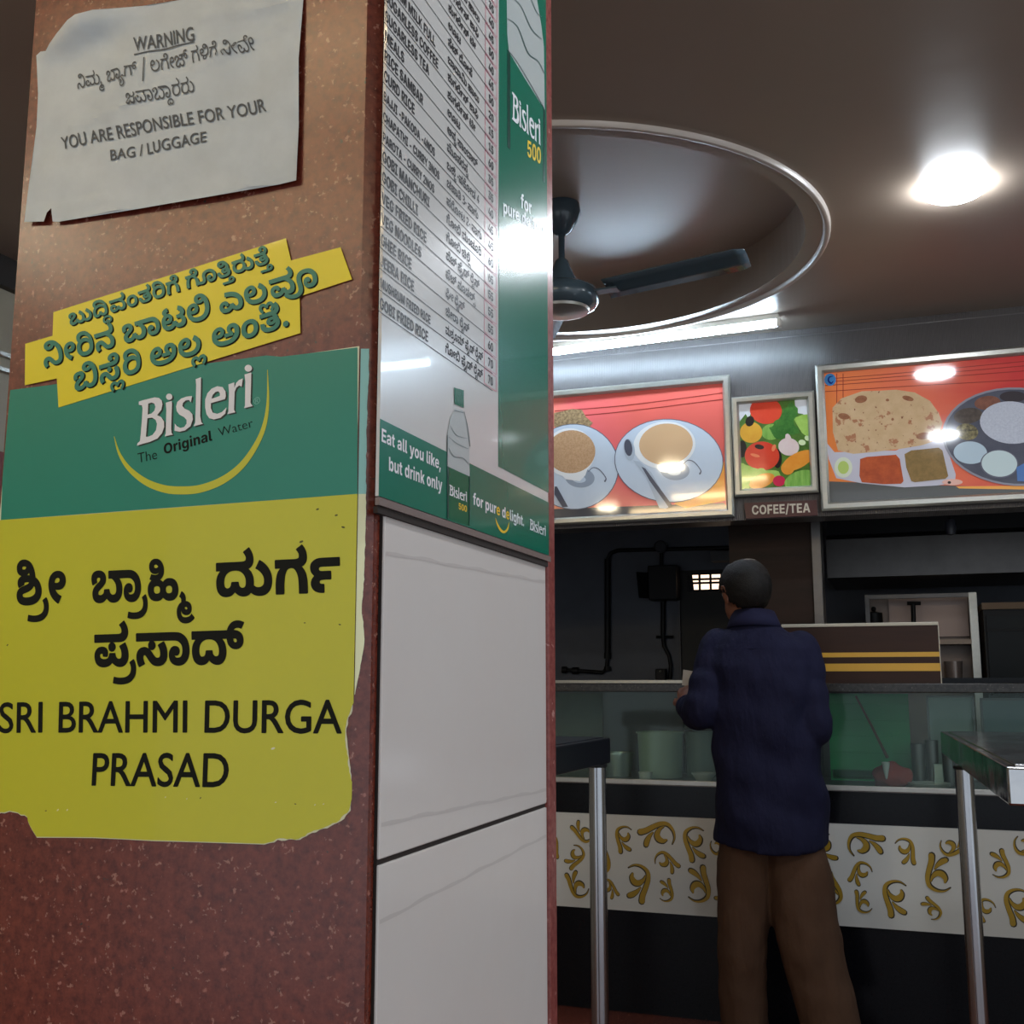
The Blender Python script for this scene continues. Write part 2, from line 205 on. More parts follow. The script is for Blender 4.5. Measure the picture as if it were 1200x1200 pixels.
53: [[121,-3,-32,0,-48,11,-24,22,1,14,0,12,20,18,40,10,27,0,36,0,34,-14,1,-13,0,-4,-4,-9,-3,-2,-47,2,0,2,0,2,1,1,0,4,-8,4,-7,0,-8,0,-16,-6,1,-6,0,-7,28,-9,29,0,32,0,28,15,1,11,69,0,0,-13,28,-13,17,0,20,0,16,13,1,10,0,8,-12,16,-22,14,-32,12,-17,4,89,6,24,-8,30,-19,16,-22,1,-13,0,-20,-26,-23,-44,-10,-25,0,-26,0,-36,7,-30,12,-13,10,31,-1,-16,-9,-34,-13,-44,-6],[17,106,1,32,265,0,26,0,22,2,5,2,8,2,4,6,1,4,0,6,-14,13,-13,7,57,17,24,-15,18,-23,1,-13,0,-6,-10,-15,-11,-6,-14,-7,-42,-6,-39,0]],
6: [[151,-3,-38,0,-62,15,-34,30,1,21,0,19,32,30,60,17,45,0,46,0,60,-17,30,-30,1,-19,0,-21,-32,-29,-62,-16],[153,28,32,0,32,20,1,15,0,17,-32,19,-31,0,-20,0,-28,-9,-14,-16,1,-10,0,-16,32,-20]],
38: [[177,-3,-44,0,-62,9,-38,16,-16,20,1,12,0,2,0,8,5,4,69,-4,0,-1,0,-3,1,-1,0,-5,6,-11,18,-9,34,-6,31,0,24,0,32,4,20,8,8,8,1,6,0,4,-6,7,-5,3,0,1,-4,1,-1,1,-8,3,-20,2,-9,0,-16,0,-8,-4,1,-2,0,-3,10,-3,11,0,8,0,16,4,8,8,1,6,0,9,-12,11,-20,8,-11,2,65,10,20,-6,28,-19,1,-13,0,-1,0,-3,1,-1,-11,-9,-8,-8,-24,-13,-36,-8,-27,0,-40,0,-36,16,1,12,0,7,16,14,36,8,29,0,16,0,28,-2,17,-4,4,-1,0,1,4,2,1,0,32,-5,32,-24,1,-15,0,-14,-24,-20,-40,-13,-54,-6],[17,106,1,32,177,0,26,0,22,2,5,2,8,2,4,6,1,4,0,6,-14,13,-13,7,57,17,24,-15,20,-23,1,-13,0,-6,-10,-15,-13,-6,-12,-7,-44,-6,-39,0]],
230: [[173,-3,-48,0,-68,16,-38,31,1,23,0,18,26,27,44,18,52,8,29,0,24,0,38,-6,24,-10,9,-6,3,1,-8,8,-20,15,-28,12,-36,8,-23,0,-26,0,-22,-10,1,-8,0,-4,8,-9,9,-3,-45,-20,-22,10,-16,22,1,10,0,16,30,18,50,9,31,0,42,0,64,-14,23,-13,22,-10,24,-29,12,-32,1,-17,0,-28,-36,-34,-72,-17],[175,30,26,0,36,10,20,18,1,10,0,12,-20,17,-36,9,-25,0,-26,0,-38,-10,-18,-17,1,-11,0,-18,44,-20]],
242: [[177,106,-18,0,-26,-8,-16,-16,-5,-10,-2,-5,-4,-15,-4,-18,1,-14,1,-20,-75,0,1,28,0,19,12,33,32,25,33,7,13,-6,-91,0,1,32,165,0,32,0,26,4,7,3,8,3,4,8,1,4,0,7,-20,10,-15,0,-16,0,-24,-8,1,-7,0,-2,0,-2,3,-2,-17,14,4,2,12,2,5,0,12,0,16,-8,1,-6,0,-6,-16,-8,-19,0,-20,0,-24,12,1,10,0,9,20,15,42,10,31,0,32,0,44,-12,24,-22,1,-14,0,-12,-16,-18,-32,-12,-19,-2,5,1,28,-10,28,-26,8,-30,1,-17,1,-28,-77,0,1,20,0,14,-2,20,-4,16,-3,5,-10,15,-30,16]],
64: [[49,-3,-44,0,-60,18,-31,16,45,23,18,-12,36,-13,25,0,18,0,20,9,1,8,0,7,-2,11,-2,10,1,6,0,19,40,27,68,15,49,0,44,0,66,-13,42,-22,20,-28,1,-16,0,-20,-28,-30,-56,-15,-37,0,-34,0,-46,11,-24,20,1,14,0,10,16,16,30,10,21,0,24,0,24,-12,1,-8,0,-8,-16,-10,-15,0,-8,0,-20,4,-3,5,7,3,-2,-2,0,-3,1,-2,0,-6,20,-12,23,0,18,0,26,8,14,15,1,12,0,13,-22,21,-44,14,-33,0,-24,0,-36,-8,-22,-16,1,-12,0,-6,2,-10,0,-12,1,-7,0,-15,-26,-18,-44,-9]],
219: [[173,-3,-44,0,-60,9,-40,16,-16,20,1,12,0,2,2,8,3,4,69,-4,0,-1,0,-3,1,-1,0,-5,6,-11,18,-9,34,-6,31,0,24,0,32,4,20,8,8,8,1,6,0,4,-6,8,-5,2,0,0,-4,2,1,1,-10,3,-18,2,-11,0,-16,0,-8,-4,1,-2,0,-3,10,-3,11,0,8,0,16,4,8,14,1,14,0,12,-12,22,-28,17,-36,9,-19,0,-12,0,-16,-5,1,-5,0,-5,16,-5,13,0,16,0,18,10,3,9,55,-2,-6,-15,-28,-20,-40,-8,-21,0,-26,0,-36,8,-24,16,1,11,0,18,52,21,47,0,36,0,58,-13,44,-23,24,-30,1,-18,0,-8,-4,-14,-5,-6,-2,-2,-6,-4,-6,-3,-3,-2,-12,-9,-42,-11,-29,0,-40,0,-36,17,1,12,0,8,16,14,36,8,29,0,16,0,28,-3,21,-3,5,0,32,-6,32,-23,1,-15,0,-14,-22,-20,-40,-12,-54,-7]],
111: [[51,-44,0,-10,-14,-12,-11,-5,-14,-6,-42,-4,-31,0,-175,0,1,25,159,0,-9,-4,-4,4,-2,8,1,6,0,7,16,15,34,10,25,0,38,0,36,-20],[-51,-46,0,-4,4,-7,5,-3,-11,4,21,0,20,0,18,6,1,6,0,6,-12,6,-13,0,-12,0,-16,-8]],
49: [[173,-3,-46,0,-70,15,-38,28,1,21,0,12,14,19,32,15,25,5,11,-6,-79,0,1,32,175,0,28,0,22,2,7,2,6,2,4,6,1,4,0,6,-14,13,-11,7,57,17,24,-15,16,-23,1,-13,0,-6,-8,-14,-11,-6,-6,-4,-22,-6,-15,-2,13,4,18,-6,22,-15,12,-19,1,-11,0,-20,-36,-29,-68,-15],[175,30,26,0,36,10,20,18,1,10,0,12,-20,17,-36,9,-25,0,-26,0,-38,-10,-18,-17,1,-11,0,-18,44,-20]],
253: [[177,-3,-44,0,-62,9,-38,16,-16,20,1,12,0,2,0,8,5,4,69,-4,0,-1,0,-3,1,-1,0,-5,6,-11,18,-9,34,-6,31,0,24,0,32,4,20,8,8,8,1,6,0,4,-6,7,-5,3,0,1,-4,1,-1,1,-8,3,-20,2,-9,0,-16,0,-8,-4,1,-2,0,-3,10,-3,11,0,8,0,16,4,8,8,1,6,0,9,-12,11,-20,8,-11,2,65,10,20,-6,28,-19,1,-13,0,-1,0,-3,1,-1,-11,-9,-8,-8,-24,-13,-36,-8,-27,0,-40,0,-36,16,1,12,0,7,16,14,36,8,29,0,16,0,28,-2,17,-4,4,-1,0,1,4,2,1,0,32,-5,32,-24,1,-15,0,-14,-24,-20,-40,-13,-54,-6],[17,106,1,32,169,0,28,0,28,4,9,3,4,3,6,8,1,4,0,7,-18,10,-17,0,-16,0,-22,-8,1,-7,0,-2,0,-2,1,-2,-15,14,4,2,10,2,5,0,14,0,16,-8,1,-6,0,-6,-18,-8,-19,0,-20,0,-22,12,1,10,0,9,20,15,40,10,33,0,32,0,44,-12,24,-22,1,-14,0,-11,-16,-17,-13,-6,-6,-4,-26,-6,-42,-4,-31,0]],
223: [[259,-3,-26,0,-40,8,-36,15,-15,12,-8,4,-10,6,-10,4,-3,0,-12,0,-10,-8,1,-5,0,-7,10,-12,11,-7,-63,-13,-14,8,-16,23,1,9,0,13,22,19,42,11,29,0,28,0,44,-11,23,-16,10,-6,20,-10,18,-5,11,0,16,0,22,5,14,16,1,16,0,21,-24,39,-44,29,-56,17,-31,0,-16,0,-14,-5,1,-5,0,-6,14,-4,11,0,18,0,18,10,3,8,63,-2,-6,-16,-30,-18,-42,-8,-25,0,-26,0,-40,8,-24,16,1,12,0,12,24,16,48,9,33,0,56,0,84,-21,60,-36,28,-46,1,-25,0,-29,-32,-32,-56,-13]],
74: [[229,100,0,-12,-22,-18,-42,-10,-27,0,-36,0,-40,12,-11,6,13,26,4,-4,16,-8,20,-5,15,0,22,0,24,9,1,6,0,6,-16,6,-9,0,-14,0,-20,-6,-14,-14,1,-11,1,-3,0,-14,22,-20,38,-14,23,-4,-39,-31,-32,9,-52,23,-28,31,1,18,0,20,30,28,54,15,37,0,30,0,42,-11,20,-18]],
42: [[261,-3,-28,0,-40,8,-32,15,-17,12,-6,4,-12,6,-8,4,-5,0,-10,0,-12,-8,1,-5,0,-7,12,-12,9,-7,-63,-13,-12,8,-16,23,1,9,0,13,20,19,40,11,33,0,26,0,42,-11,25,-16,12,-6,18,-10,18,-5,13,0,16,0,18,11,1,12,0,11,-22,21,-38,17,-25,5,-191,0,1,32,217,0,28,0,20,2,7,2,6,2,4,6,1,4,0,6,-12,13,-13,7,57,17,24,-15,18,-23,1,-13,0,-6,-8,-15,-15,-6,-12,-7,-36,-4,-19,-1,-11,0,33,5,24,-8,32,-19,16,-22,1,-13,0,-26,-56,-27]],
154: [[117,-3,-30,0,-42,11,-20,17,1,10,0,11,14,16,34,15,33,9,16,5,16,9,1,4,0,3,-4,4,-12,2,-9,0,-14,0,-16,-6,1,-5,0,-3,4,-7,5,-2,-59,-12,-8,6,-8,14,1,8,0,10,20,16,46,9,35,0,36,0,44,-11,16,-16,1,-8,0,-10,-12,-14,-34,-14,-29,-9,-20,-7,-14,-7,1,-5,0,-6,16,-5,19,0,26,0,30,15,1,11,67,0,2,-13,30,-13,21,0,26,0,24,15,1,14,0,12,-20,20,-38,15,-23,5,35,22,32,-8,56,-21,36,-27,1,-20,0,-17,-26,-27,-54,-15,-39,0,-24,0,-36,6,-32,13,-15,11,35,1,-18,-13,-40,-13,-40,-5],[251,106,1,32,115,0,1,-32]],
60: [[237,62,0,-20,-32,-30,-54,-15,-37,0,-32,0,-48,11,-24,20,1,14,0,10,16,16,30,10,21,0,26,0,24,-12,1,-8,0,-8,-18,-10,-15,0,-10,0,-18,4,-3,5,7,3,0,-2,0,-3,1,-2,0,-6,16,-12,25,0,20,0,26,8,14,16,1,11,0,11,-14,17,-13,4,-8,4,-24,6,-36,2,-29,0,-161,0,1,32,177,0,38,0,54,-4,36,-10,17,-7,20,-10,20,-27]],
33: [[133,-3,-24,0,-44,8,-30,16,-18,23,1,14,0,20,28,28,54,15,39,0,20,0,36,-8,22,-17,1,-12,0,-10,-18,-18,-38,-10,-29,0,-20,0,-32,6,-11,4,5,24,8,-4,24,-4,19,0,18,0,16,7,1,5,0,6,-12,4,-9,0,-10,0,-20,-7,-12,-16,1,-13,1,0,0,-8,8,-11,12,-7,20,-3,13,0,36,0,28,15,5,11,67,0,4,-10,24,-16,27,0,20,0,18,10,1,7,0,6,-10,10,-22,6,-13,2,41,18,28,-4,36,-14,16,-18,1,-10,0,-20,-52,-25,-47,0,-24,0,-40,5,-36,14,-15,12,33,-1,-16,-11,-36,-14,-44,-5],[105,104,-30,4,-26,18,1,9,0,8,20,13,42,10,39,0,7,-30,-16,-1,-14,-4,1,-4,0,-4,16,-6,13,-1],[285,67,1,28,25,0,16,0,20,3,5,2,6,2,2,6,1,2,0,6,-18,10,-25,4,23,30,50,-6,48,-26,1,-18,0,-12,-32,-22,-31,-6,-8,0,-8,-2,-12,-1,-11,0]],
231: [[201,-3,-56,0,-84,21,-44,36,1,24,0,20,32,28,56,15,37,0,26,0,38,-10,20,-18,1,-13,0,-12,-20,-18,-40,-10,-31,0,-20,0,-32,6,-24,8,-7,4,13,26,4,-4,16,-8,20,-5,15,0,22,0,24,8,1,7,0,6,-16,6,-9,0,-14,0,-20,-7,-14,-16,1,-13,0,-14,26,-22,52,-12,41,0,42,0,60,15,30,31,1,23,0,14,-8,26,-18,21,-28,12,-17,0,-12,0,-16,-5,1,-5,0,-6,16,-4,13,0,16,0,18,10,3,8,57,-1,-8,-15,-28,-20,-40,-8,-23,0,-20,0,-30,4,-22,10,-14,12,1,9,0,17,50,21,43,0,38,0,58,-17,38,-28,16,-34,1,-19,0,-24,-26,-39,-54,-27,-78,-14]],
17: [[315,-3,-24,0,-38,7,-30,12,-13,10,33,-1,-16,-9,-36,-13,-42,-6,-29,0,-32,0,-46,11,-26,22,1,14,0,12,24,18,38,10,27,0,36,0,36,-14,1,-13,0,-4,-6,-9,-1,-2,-51,2,2,2,2,2,1,1,0,4,-10,4,-7,0,-10,0,-14,-6,1,-6,0,-7,26,-9,31,0,30,0,28,15,5,11,65,0,4,-13,24,-13,17,0,22,0,16,13,1,10,0,16,-30,22,-56,15,-80,7,-47,0,7,34,62,0,92,-10,66,-17,42,-23,20,-28,1,-16,0,-18,-24,-25,-44,-12]],
51: [[209,-3,-60,0,-86,21,-46,36,1,24,0,20,32,28,56,15,37,0,26,0,38,-10,20,-18,1,-13,0,-12,-20,-18,-40,-10,-31,0,-20,0,-32,6,-24,8,-7,4,13,26,4,-4,16,-8,20,-5,15,0,22,0,24,8,1,7,0,6,-16,6,-9,0,-14,0,-20,-7,-14,-16,1,-13,0,-14,26,-22,54,-12,41,0,34,0,52,9,28,19,1,12,0,14,-32,20,-29,6,39,32,44,-12,52,-35,1,-24,0,-20,-36,-34,-82,-20]],
124: [[-121,-15,16,0,24,-5,22,-10,13,-8,-31,1,16,9,32,13,27,0,22,0,28,-9,16,-16,1,-8,0,-10,-12,-16,-22,-12,-9,-5,-31,17,12,6,16,10,1,8,0,5,-12,7,-11,0,-12,0,-16,-10,-1,-9,-45,0,0,9,-16,10,-13,0,-12,0,-12,-7,1,-5,0,-8,18,-10,13,-6,-31,-17,-16,7,-30,21,1,15,0,8,16,16,30,9]],
277: [[-43,-47,-36,0,-60,9,-52,17,-29,14,47,20,18,-11,38,-13,44,-5,29,0,16,0,28,2,22,8,12,14,1,10,0,13,-4,19,-2,18,1,8,0,21,36,29,70,15,47,0,48,0,64,-13,44,-22,20,-28,1,-16,0,-20,-28,-30,-56,-15,-35,0,-36,0,-46,11,-24,20,1,14,0,10,16,16,30,10,21,0,24,0,24,-12,1,-8,0,-8,-16,-10,-15,0,-8,0,-20,4,-3,5,7,3,0,-2,-2,-3,1,-2,0,-6,20,-12,23,0,18,0,26,8,14,15,1,12,0,13,-22,21,-46,14,-31,0,-38,0,-46,-18,1,-22,0,-9,4,-15,4,-18,1,-12,0,-22,-40,-28,-66,-13]],
226: [[117,-3,-30,0,-42,11,-20,17,1,10,0,11,14,16,34,15,33,9,16,5,16,9,1,4,0,3,-4,4,-12,2,-9,0,-14,0,-16,-6,1,-5,0,-3,4,-7,5,-2,-59,-12,-8,6,-8,14,1,8,0,10,20,16,46,9,35,0,36,0,44,-11,16,-16,1,-8,0,-10,-12,-14,-34,-14,-29,-9,-20,-7,-14,-7,1,-5,0,-6,16,-5,19,0,26,0,30,15,1,11,67,0,2,-13,28,-13,23,0,16,0,26,7,16,21,1,19,0,18,-18,34,-28,27,-36,17,-17,0,-16,0,-12,-5,1,-5,0,-6,16,-4,13,0,16,0,18,10,3,8,55,-1,-8,-22,-54,-21,-35,0,-20,0,-32,4,-22,10,-14,13,1,9,0,16,52,21,41,0,44,0,64,-19,46,-34,24,-44,1,-26,0,-28,-30,-35,-56,-16,-39,0,-24,0,-40,7,-28,12,-15,10,35,2,-18,-13,-40,-13,-40,-5]],
270: [[261,-3,-28,0,-40,8,-32,15,-17,12,-6,4,-12,6,-8,4,-5,0,-10,0,-12,-8,1,-5,0,-7,12,-12,9,-7,-63,-13,-12,8,-16,23,1,9,0,13,20,19,40,11,33,0,16,0,32,-6,32,-13,17,-11,8,-5,16,-8,20,-5,11,0,18,0,18,11,1,10,0,8,-14,19,-11,9,65,14,20,-12,16,-26,1,-14,0,-25,-56,-26],[197,67,-20,0,-20,11,1,7,0,8,20,11,21,0,16,0,22,-11,1,-8,0,-7,-22,-11],[17,106,1,32,209,0,30,0,26,4,9,3,6,3,6,8,1,4,0,7,-20,10,-15,0,-16,0,-24,-8,1,-7,0,-2,0,-2,1,-2,-15,14,4,2,12,2,5,0,12,0,16,-8,1,-6,0,-6,-18,-8,-17,0,-20,0,-24,12,1,10,0,9,20,15,40,10,33,0,32,0,44,-12,24,-22,1,-14,0,-11,-16,-17,-11,-6,-8,-4,-26,-6,-42,-4,-31,0]],
9: [[237,30,48,0,68,10,36,24,1,20,0,7,-8,13,-16,8,-13,0,-10,0,-12,-6,1,-6,0,-6,10,-8,16,-6,11,-2,1,-26,-143,0,1,28,69,0,-8,3,-12,9,-4,8,1,5,0,10,16,16,36,10,33,0,36,0,52,-15,28,-26,1,-17,0,-31,-56,-37,-100,-18,-71,0,-72,0,-100,21,-48,36,1,24,0,20,32,28,56,15,35,0,26,0,36,-11,22,-18,1,-12,0,-12,-22,-18,-40,-10,-31,0,-20,0,-30,6,-22,8,-7,4,13,26,4,-3,14,-8,22,-6,15,0,22,0,24,9,1,6,0,6,-16,6,-9,0,-22,0,-26,-18,1,-17,1,-3,0,-8,16,-16,34,-14,58,-8]],
417: [[29,18,0,12,26,8,19,0,16,0,26,-8,1,-12,0,-11,-26,-10,-15,0,-18,0,-26,10]],
234: [[149,-3,-40,0,-60,9,-32,20,1,14,0,14,24,16,46,9,27,3,32,4,36,8,12,14,1,12,1,4,0,9,-10,17,-18,16,-28,9,-17,0,-12,0,-14,-5,1,-5,0,-5,16,-4,13,0,16,0,16,10,5,8,53,-2,-8,-22,-52,-20,-35,0,-24,0,-40,8,-20,16,1,11,0,17,50,20,39,0,36,0,52,-12,36,-24,18,-31,1,-19,0,-5,-2,-7,-6,-6,-1,-4,-6,-10,-26,-14,-44,-11,-31,-4,-20,-2,-24,-3,-10,-5,1,-3,0,-4,10,-6,28,-3,25,0,36,0,52,9,24,14,1,8,0,14,-26,16,-21,6,-2,0,-6,2,-3,0,-12,2,-26,2,-13,0,-22,0,-14,-4,1,-3,0,-1,0,-4,3,0,-69,-12,-4,5,-6,9,1,6,0,4,6,11,24,11,44,6,37,0,20,0,30,-2,15,-2,2,0,6,0,6,0,3,-1,38,-5,48,-21,22,-26,1,-14,0,-19,-40,-28,-80,-15]],
122: [[69,-14,0,-22,-42,-29,-78,-14,-53,0,-22,0,-50,3,-21,3,13,24,16,-2,40,-3,25,0,64,0,60,24,1,18,0,8,-10,14,-5,4,45,12,16,-10,8,-22]],
237: [[129,-3,-56,0,-58,25,1,22,0,23,58,25,53,0,32,0,44,-8,28,-14,9,-11,3,-22,-4,-11,-26,-18,-48,-11],[133,26,24,0,24,10,1,9,0,9,-24,10,-21,0,-16,0,-22,-5,-8,-9,1,-5,0,-9,24,-10],[301,-3,-28,0,-46,9,-28,15,-5,9,-1,23,8,13,30,18,44,9,33,0,56,0,54,-27,1,-22,0,-20,-54,-27],[295,26,24,0,22,10,1,9,0,9,-22,10,-21,0,-24,0,-24,-11,1,-8,0,-9,24,-10],[129,88,-24,0,-44,2,-17,4,23,20,12,-2,28,-2,17,0,16,0,24,4,10,10,1,8,1,2,0,6,-10,12,-20,8,-13,0,-10,0,-16,-5,1,-5,0,-4,8,-4,12,-2,9,0,16,0,26,10,11,8,21,-21,-12,-5,-20,-8,-28,-6,-19,0,-26,0,-36,8,-18,14,1,9,0,15,46,18,41,0,34,0,46,-14,24,-22,1,-12,0,-16,-24,-20,-46,-10]],
120: [[71,-104,-50,0,-56,26,1,20,0,10,18,20,38,14,29,2,8,0,14,1,9,0,32,0,42,-14,1,-15,0,-14,-32,-14,-35,0,-18,0,-30,6,-16,13,1,9,0,8,4,12,4,10,1,5,0,7,-12,8,-13,2,31,21,24,-5,22,-15,1,-10,0,-8,-6,-13,-8,-14,1,-6,0,-6,16,-4,9,0,8,0,8,4,1,3,0,3,-10,6,-13,0,-8,0,-18,-2,-9,-1,-2,-1,-8,0,-1,0,-10,-4,-10,-10,1,-7,0,-12,32,-13,29,0,24,0,40,7,17,9,37,-17,-24,-11,-56,-10]],
40: [[115,-3,-44,0,-52,29,1,27,0,13,16,23,32,18,25,5,13,-6,-83,0,1,32,239,0,28,0,22,2,7,2,6,2,6,6,1,4,0,6,-16,13,-11,7,57,17,24,-15,16,-23,1,-13,0,-6,-8,-15,-11,-6,-8,-3,-14,-4,-16,-3,-9,-1,9,2,20,-5,28,-17,12,-22,1,-13,0,-27,-52,-29,-43,0,-24,0,-38,7,-30,12,-11,10,33,2,-18,-12,-34,-14,-36,-5],[129,29,20,0,24,15,1,11,69,0,0,-13,26,-13,15,0,20,0,20,12,1,14,0,10,-14,19,-28,14,-42,8,-25,0,-9,0,-26,0,-40,-8,-28,-14,-14,-18,1,-11,0,-13,20,-13]],
25: [[177,106,-18,0,-26,-8,-16,-16,-5,-10,-2,-5,-4,-15,-4,-18,1,-14,1,-20,-75,0,1,28,0,19,12,33,32,25,33,7,13,-6,-91,0,1,32,173,0,28,0,22,2,7,2,6,2,4,6,1,4,0,6,-14,13,-13,7,57,17,26,-15,16,-22,1,-14,0,-8,-12,-16,-30,-12,-27,-2,9,2,28,-10,26,-25,8,-30,1,-17,1,-28,-77,0,1,20,0,14,-2,20,-4,16,-3,5,-10,15,-30,16]],
93: [[291,106,-145,0,-20,0,-16,0,-3,-1,-8,-1,-8,-5,1,-3,0,-4,6,-4,7,-2,4,-1,16,-1,13,0,73,0,1,-31,-61,0,-10,0,-14,-1,-8,0,-1,0,-8,-2,-8,-4,1,-4,0,-4,12,-5,16,-1,9,0,9,0,1,-32,-15,0,-20,0,-36,4,-28,8,-20,15,1,11,0,6,10,12,18,10,17,4,-1,-4,-18,6,-28,16,1,14,0,7,12,13,13,4,12,4,28,6,40,2,29,0,147,0]],
43: [[121,-3,-32,0,-48,11,-24,22,1,14,0,12,20,18,40,10,27,0,36,0,34,-14,1,-13,0,-4,-4,-9,-3,-2,-47,2,0,2,0,2,1,1,0,4,-8,4,-7,0,-8,0,-16,-6,1,-6,0,-7,28,-9,29,0,32,0,28,15,1,11,69,0,0,-13,28,-13,17,0,16,0,14,6,6,9,1,5,0,9,-12,19,-13,9,67,14,16,-12,18,-27,1,-15,0,-16,-26,-22,-44,-11,-25,0,-26,0,-36,7,-32,12,-11,10,31,-1,-16,-9,-34,-13,-44,-6],[225,65,-20,0,-20,11,1,8,0,8,22,10,19,0,16,0,24,-10,1,-8,0,-8,-22,-11],[17,106,1,32,265,0,26,0,22,2,5,2,8,2,4,6,1,4,0,6,-14,13,-13,7,57,17,24,-15,18,-23,1,-13,0,-6,-10,-15,-11,-6,-14,-7,-42,-6,-39,0]],
164: [[261,-3,-28,0,-40,8,-32,15,-17,12,-6,4,-12,6,-8,4,-5,0,-10,0,-12,-8,1,-5,0,-7,12,-12,9,-7,-63,-13,-12,8,-16,23,1,9,0,13,20,19,40,11,33,0,16,0,32,-6,32,-13,17,-11,8,-5,16,-8,20,-5,11,0,18,0,18,11,1,10,0,8,-14,19,-11,9,65,14,20,-12,16,-26,1,-14,0,-25,-56,-26],[197,67,-20,0,-20,11,1,7,0,8,20,11,21,0,16,0,22,-11,1,-8,0,-7,-22,-11],[17,106,1,32,285,0,1,-32]],
185: [[115,-3,-44,0,-52,29,1,27,0,13,16,23,32,18,25,5,13,-6,-83,0,1,32,319,0,1,-32,-3,0,1,4,20,-6,28,-16,12,-22,1,-13,0,-27,-52,-29,-43,0,-24,0,-38,7,-30,12,-11,10,33,2,-18,-12,-34,-14,-36,-5],[129,29,20,0,24,15,1,11,69,0,0,-13,26,-13,15,0,20,0,20,12,1,14,0,10,-14,19,-26,14,-44,8,-25,0,-9,0,-26,0,-40,-8,-28,-14,-14,-18,1,-11,0,-13,20,-13],[503,61,-42,0,-52,26,1,25,1,3,0,21,32,28,52,14,35,0,26,0,34,-5,15,-3,-31,-24,-8,2,-20,3,-11,0,-16,0,-24,-6,-16,-15,1,-14,1,-10,0,-8,12,-12,17,0,8,0,12,4,1,6,0,2,-4,4,-3,2,-4,1,-14,1,-9,0,-159,0,1,32,153,0,28,0,40,-5,17,-7,12,-5,12,-14,1,-9,0,-19,-46,-18]],
178: [[133,-3,-24,0,-44,8,-30,16,-18,23,1,14,0,20,28,28,54,15,39,0,20,0,36,-8,22,-17,1,-12,0,-10,-18,-18,-38,-10,-29,0,-20,0,-32,6,-11,4,5,24,8,-4,24,-4,19,0,18,0,16,7,1,5,0,6,-12,4,-9,0,-10,0,-20,-7,-12,-16,1,-13,1,0,0,-8,8,-11,12,-7,20,-3,13,0,36,0,28,15,5,11,67,0,4,-10,24,-16,27,0,20,0,18,10,1,7,0,6,-10,10,-22,6,-13,2,41,18,28,-4,36,-14,16,-18,1,-10,0,-20,-52,-25,-47,0,-24,0,-40,5,-36,14,-15,12,33,-1,-16,-11,-36,-14,-44,-5],[105,104,-30,4,-26,18,1,9,0,8,20,13,42,10,39,0,7,-30,-16,-1,-14,-4,1,-4,0,-4,16,-6,13,-1],[285,67,1,27,37,0,16,0,12,4,1,4,0,4,-14,4,-23,4,43,24,20,-4,28,-10,16,-9,4,-10,1,-5,0,-7,-8,-11,-20,-8,-11,-2,-12,-3,-26,-2,-13,0],[245,106,1,32,137,0,1,-32],[553,61,-44,0,-50,26,1,25,1,3,0,21,30,28,52,14,35,0,26,0,36,-5,13,-3,-31,-24,-8,2,-20,3,-11,0,-16,0,-24,-6,-16,-15,1,-14,1,-10,0,-8,12,-12,17,0,8,0,12,4,1,6,0,2,-4,4,-3,2,-4,1,-14,1,-9,0,-159,0,1,32,153,0,28,0,40,-5,17,-7,12,-5,12,-14,1,-9,0,-19,-46,-18]],
255: [[115,-3,-44,0,-52,29,1,27,0,13,16,23,32,18,25,5,13,-6,-83,0,1,32,231,0,32,0,26,4,7,3,8,3,4,8,1,4,0,7,-20,10,-15,0,-16,0,-24,-8,1,-7,0,-2,2,-2,1,-2,-17,14,4,2,12,2,5,0,12,0,18,-8,1,-6,0,-6,-18,-8,-19,0,-20,0,-24,12,1,10,0,9,22,15,40,10,31,0,32,0,46,-12,22,-22,1,-14,0,-11,-14,-17,-13,-6,-8,-3,-20,-5,-15,-2,9,2,22,-6,30,-18,12,-22,1,-13,0,-27,-52,-29,-43,0,-24,0,-38,7,-30,12,-11,10,33,2,-18,-12,-34,-14,-36,-5],[129,29,20,0,24,15,1,11,69,0,0,-13,26,-13,15,0,20,0,20,12,1,14,0,10,-14,19,-26,14,-44,8,-25,0,-9,0,-26,0,-40,-8,-28,-14,-14,-18,1,-11,0,-13,20,-13]],
149: [[115,-3,-44,0,-52,29,1,27,0,13,16,23,32,18,25,5,13,-6,-83,0,1,32,319,0,1,-32,-3,0,1,4,20,-6,28,-16,12,-22,1,-13,0,-27,-52,-29,-43,0,-24,0,-38,7,-30,12,-11,10,33,2,-18,-12,-34,-14,-36,-5],[129,29,20,0,24,15,1,11,69,0,0,-13,26,-13,15,0,20,0,20,12,1,14,0,10,-14,19,-26,14,-44,8,-25,0,-9,0,-26,0,-40,-8,-28,-14,-14,-18,1,-11,0,-13,20,-13]],
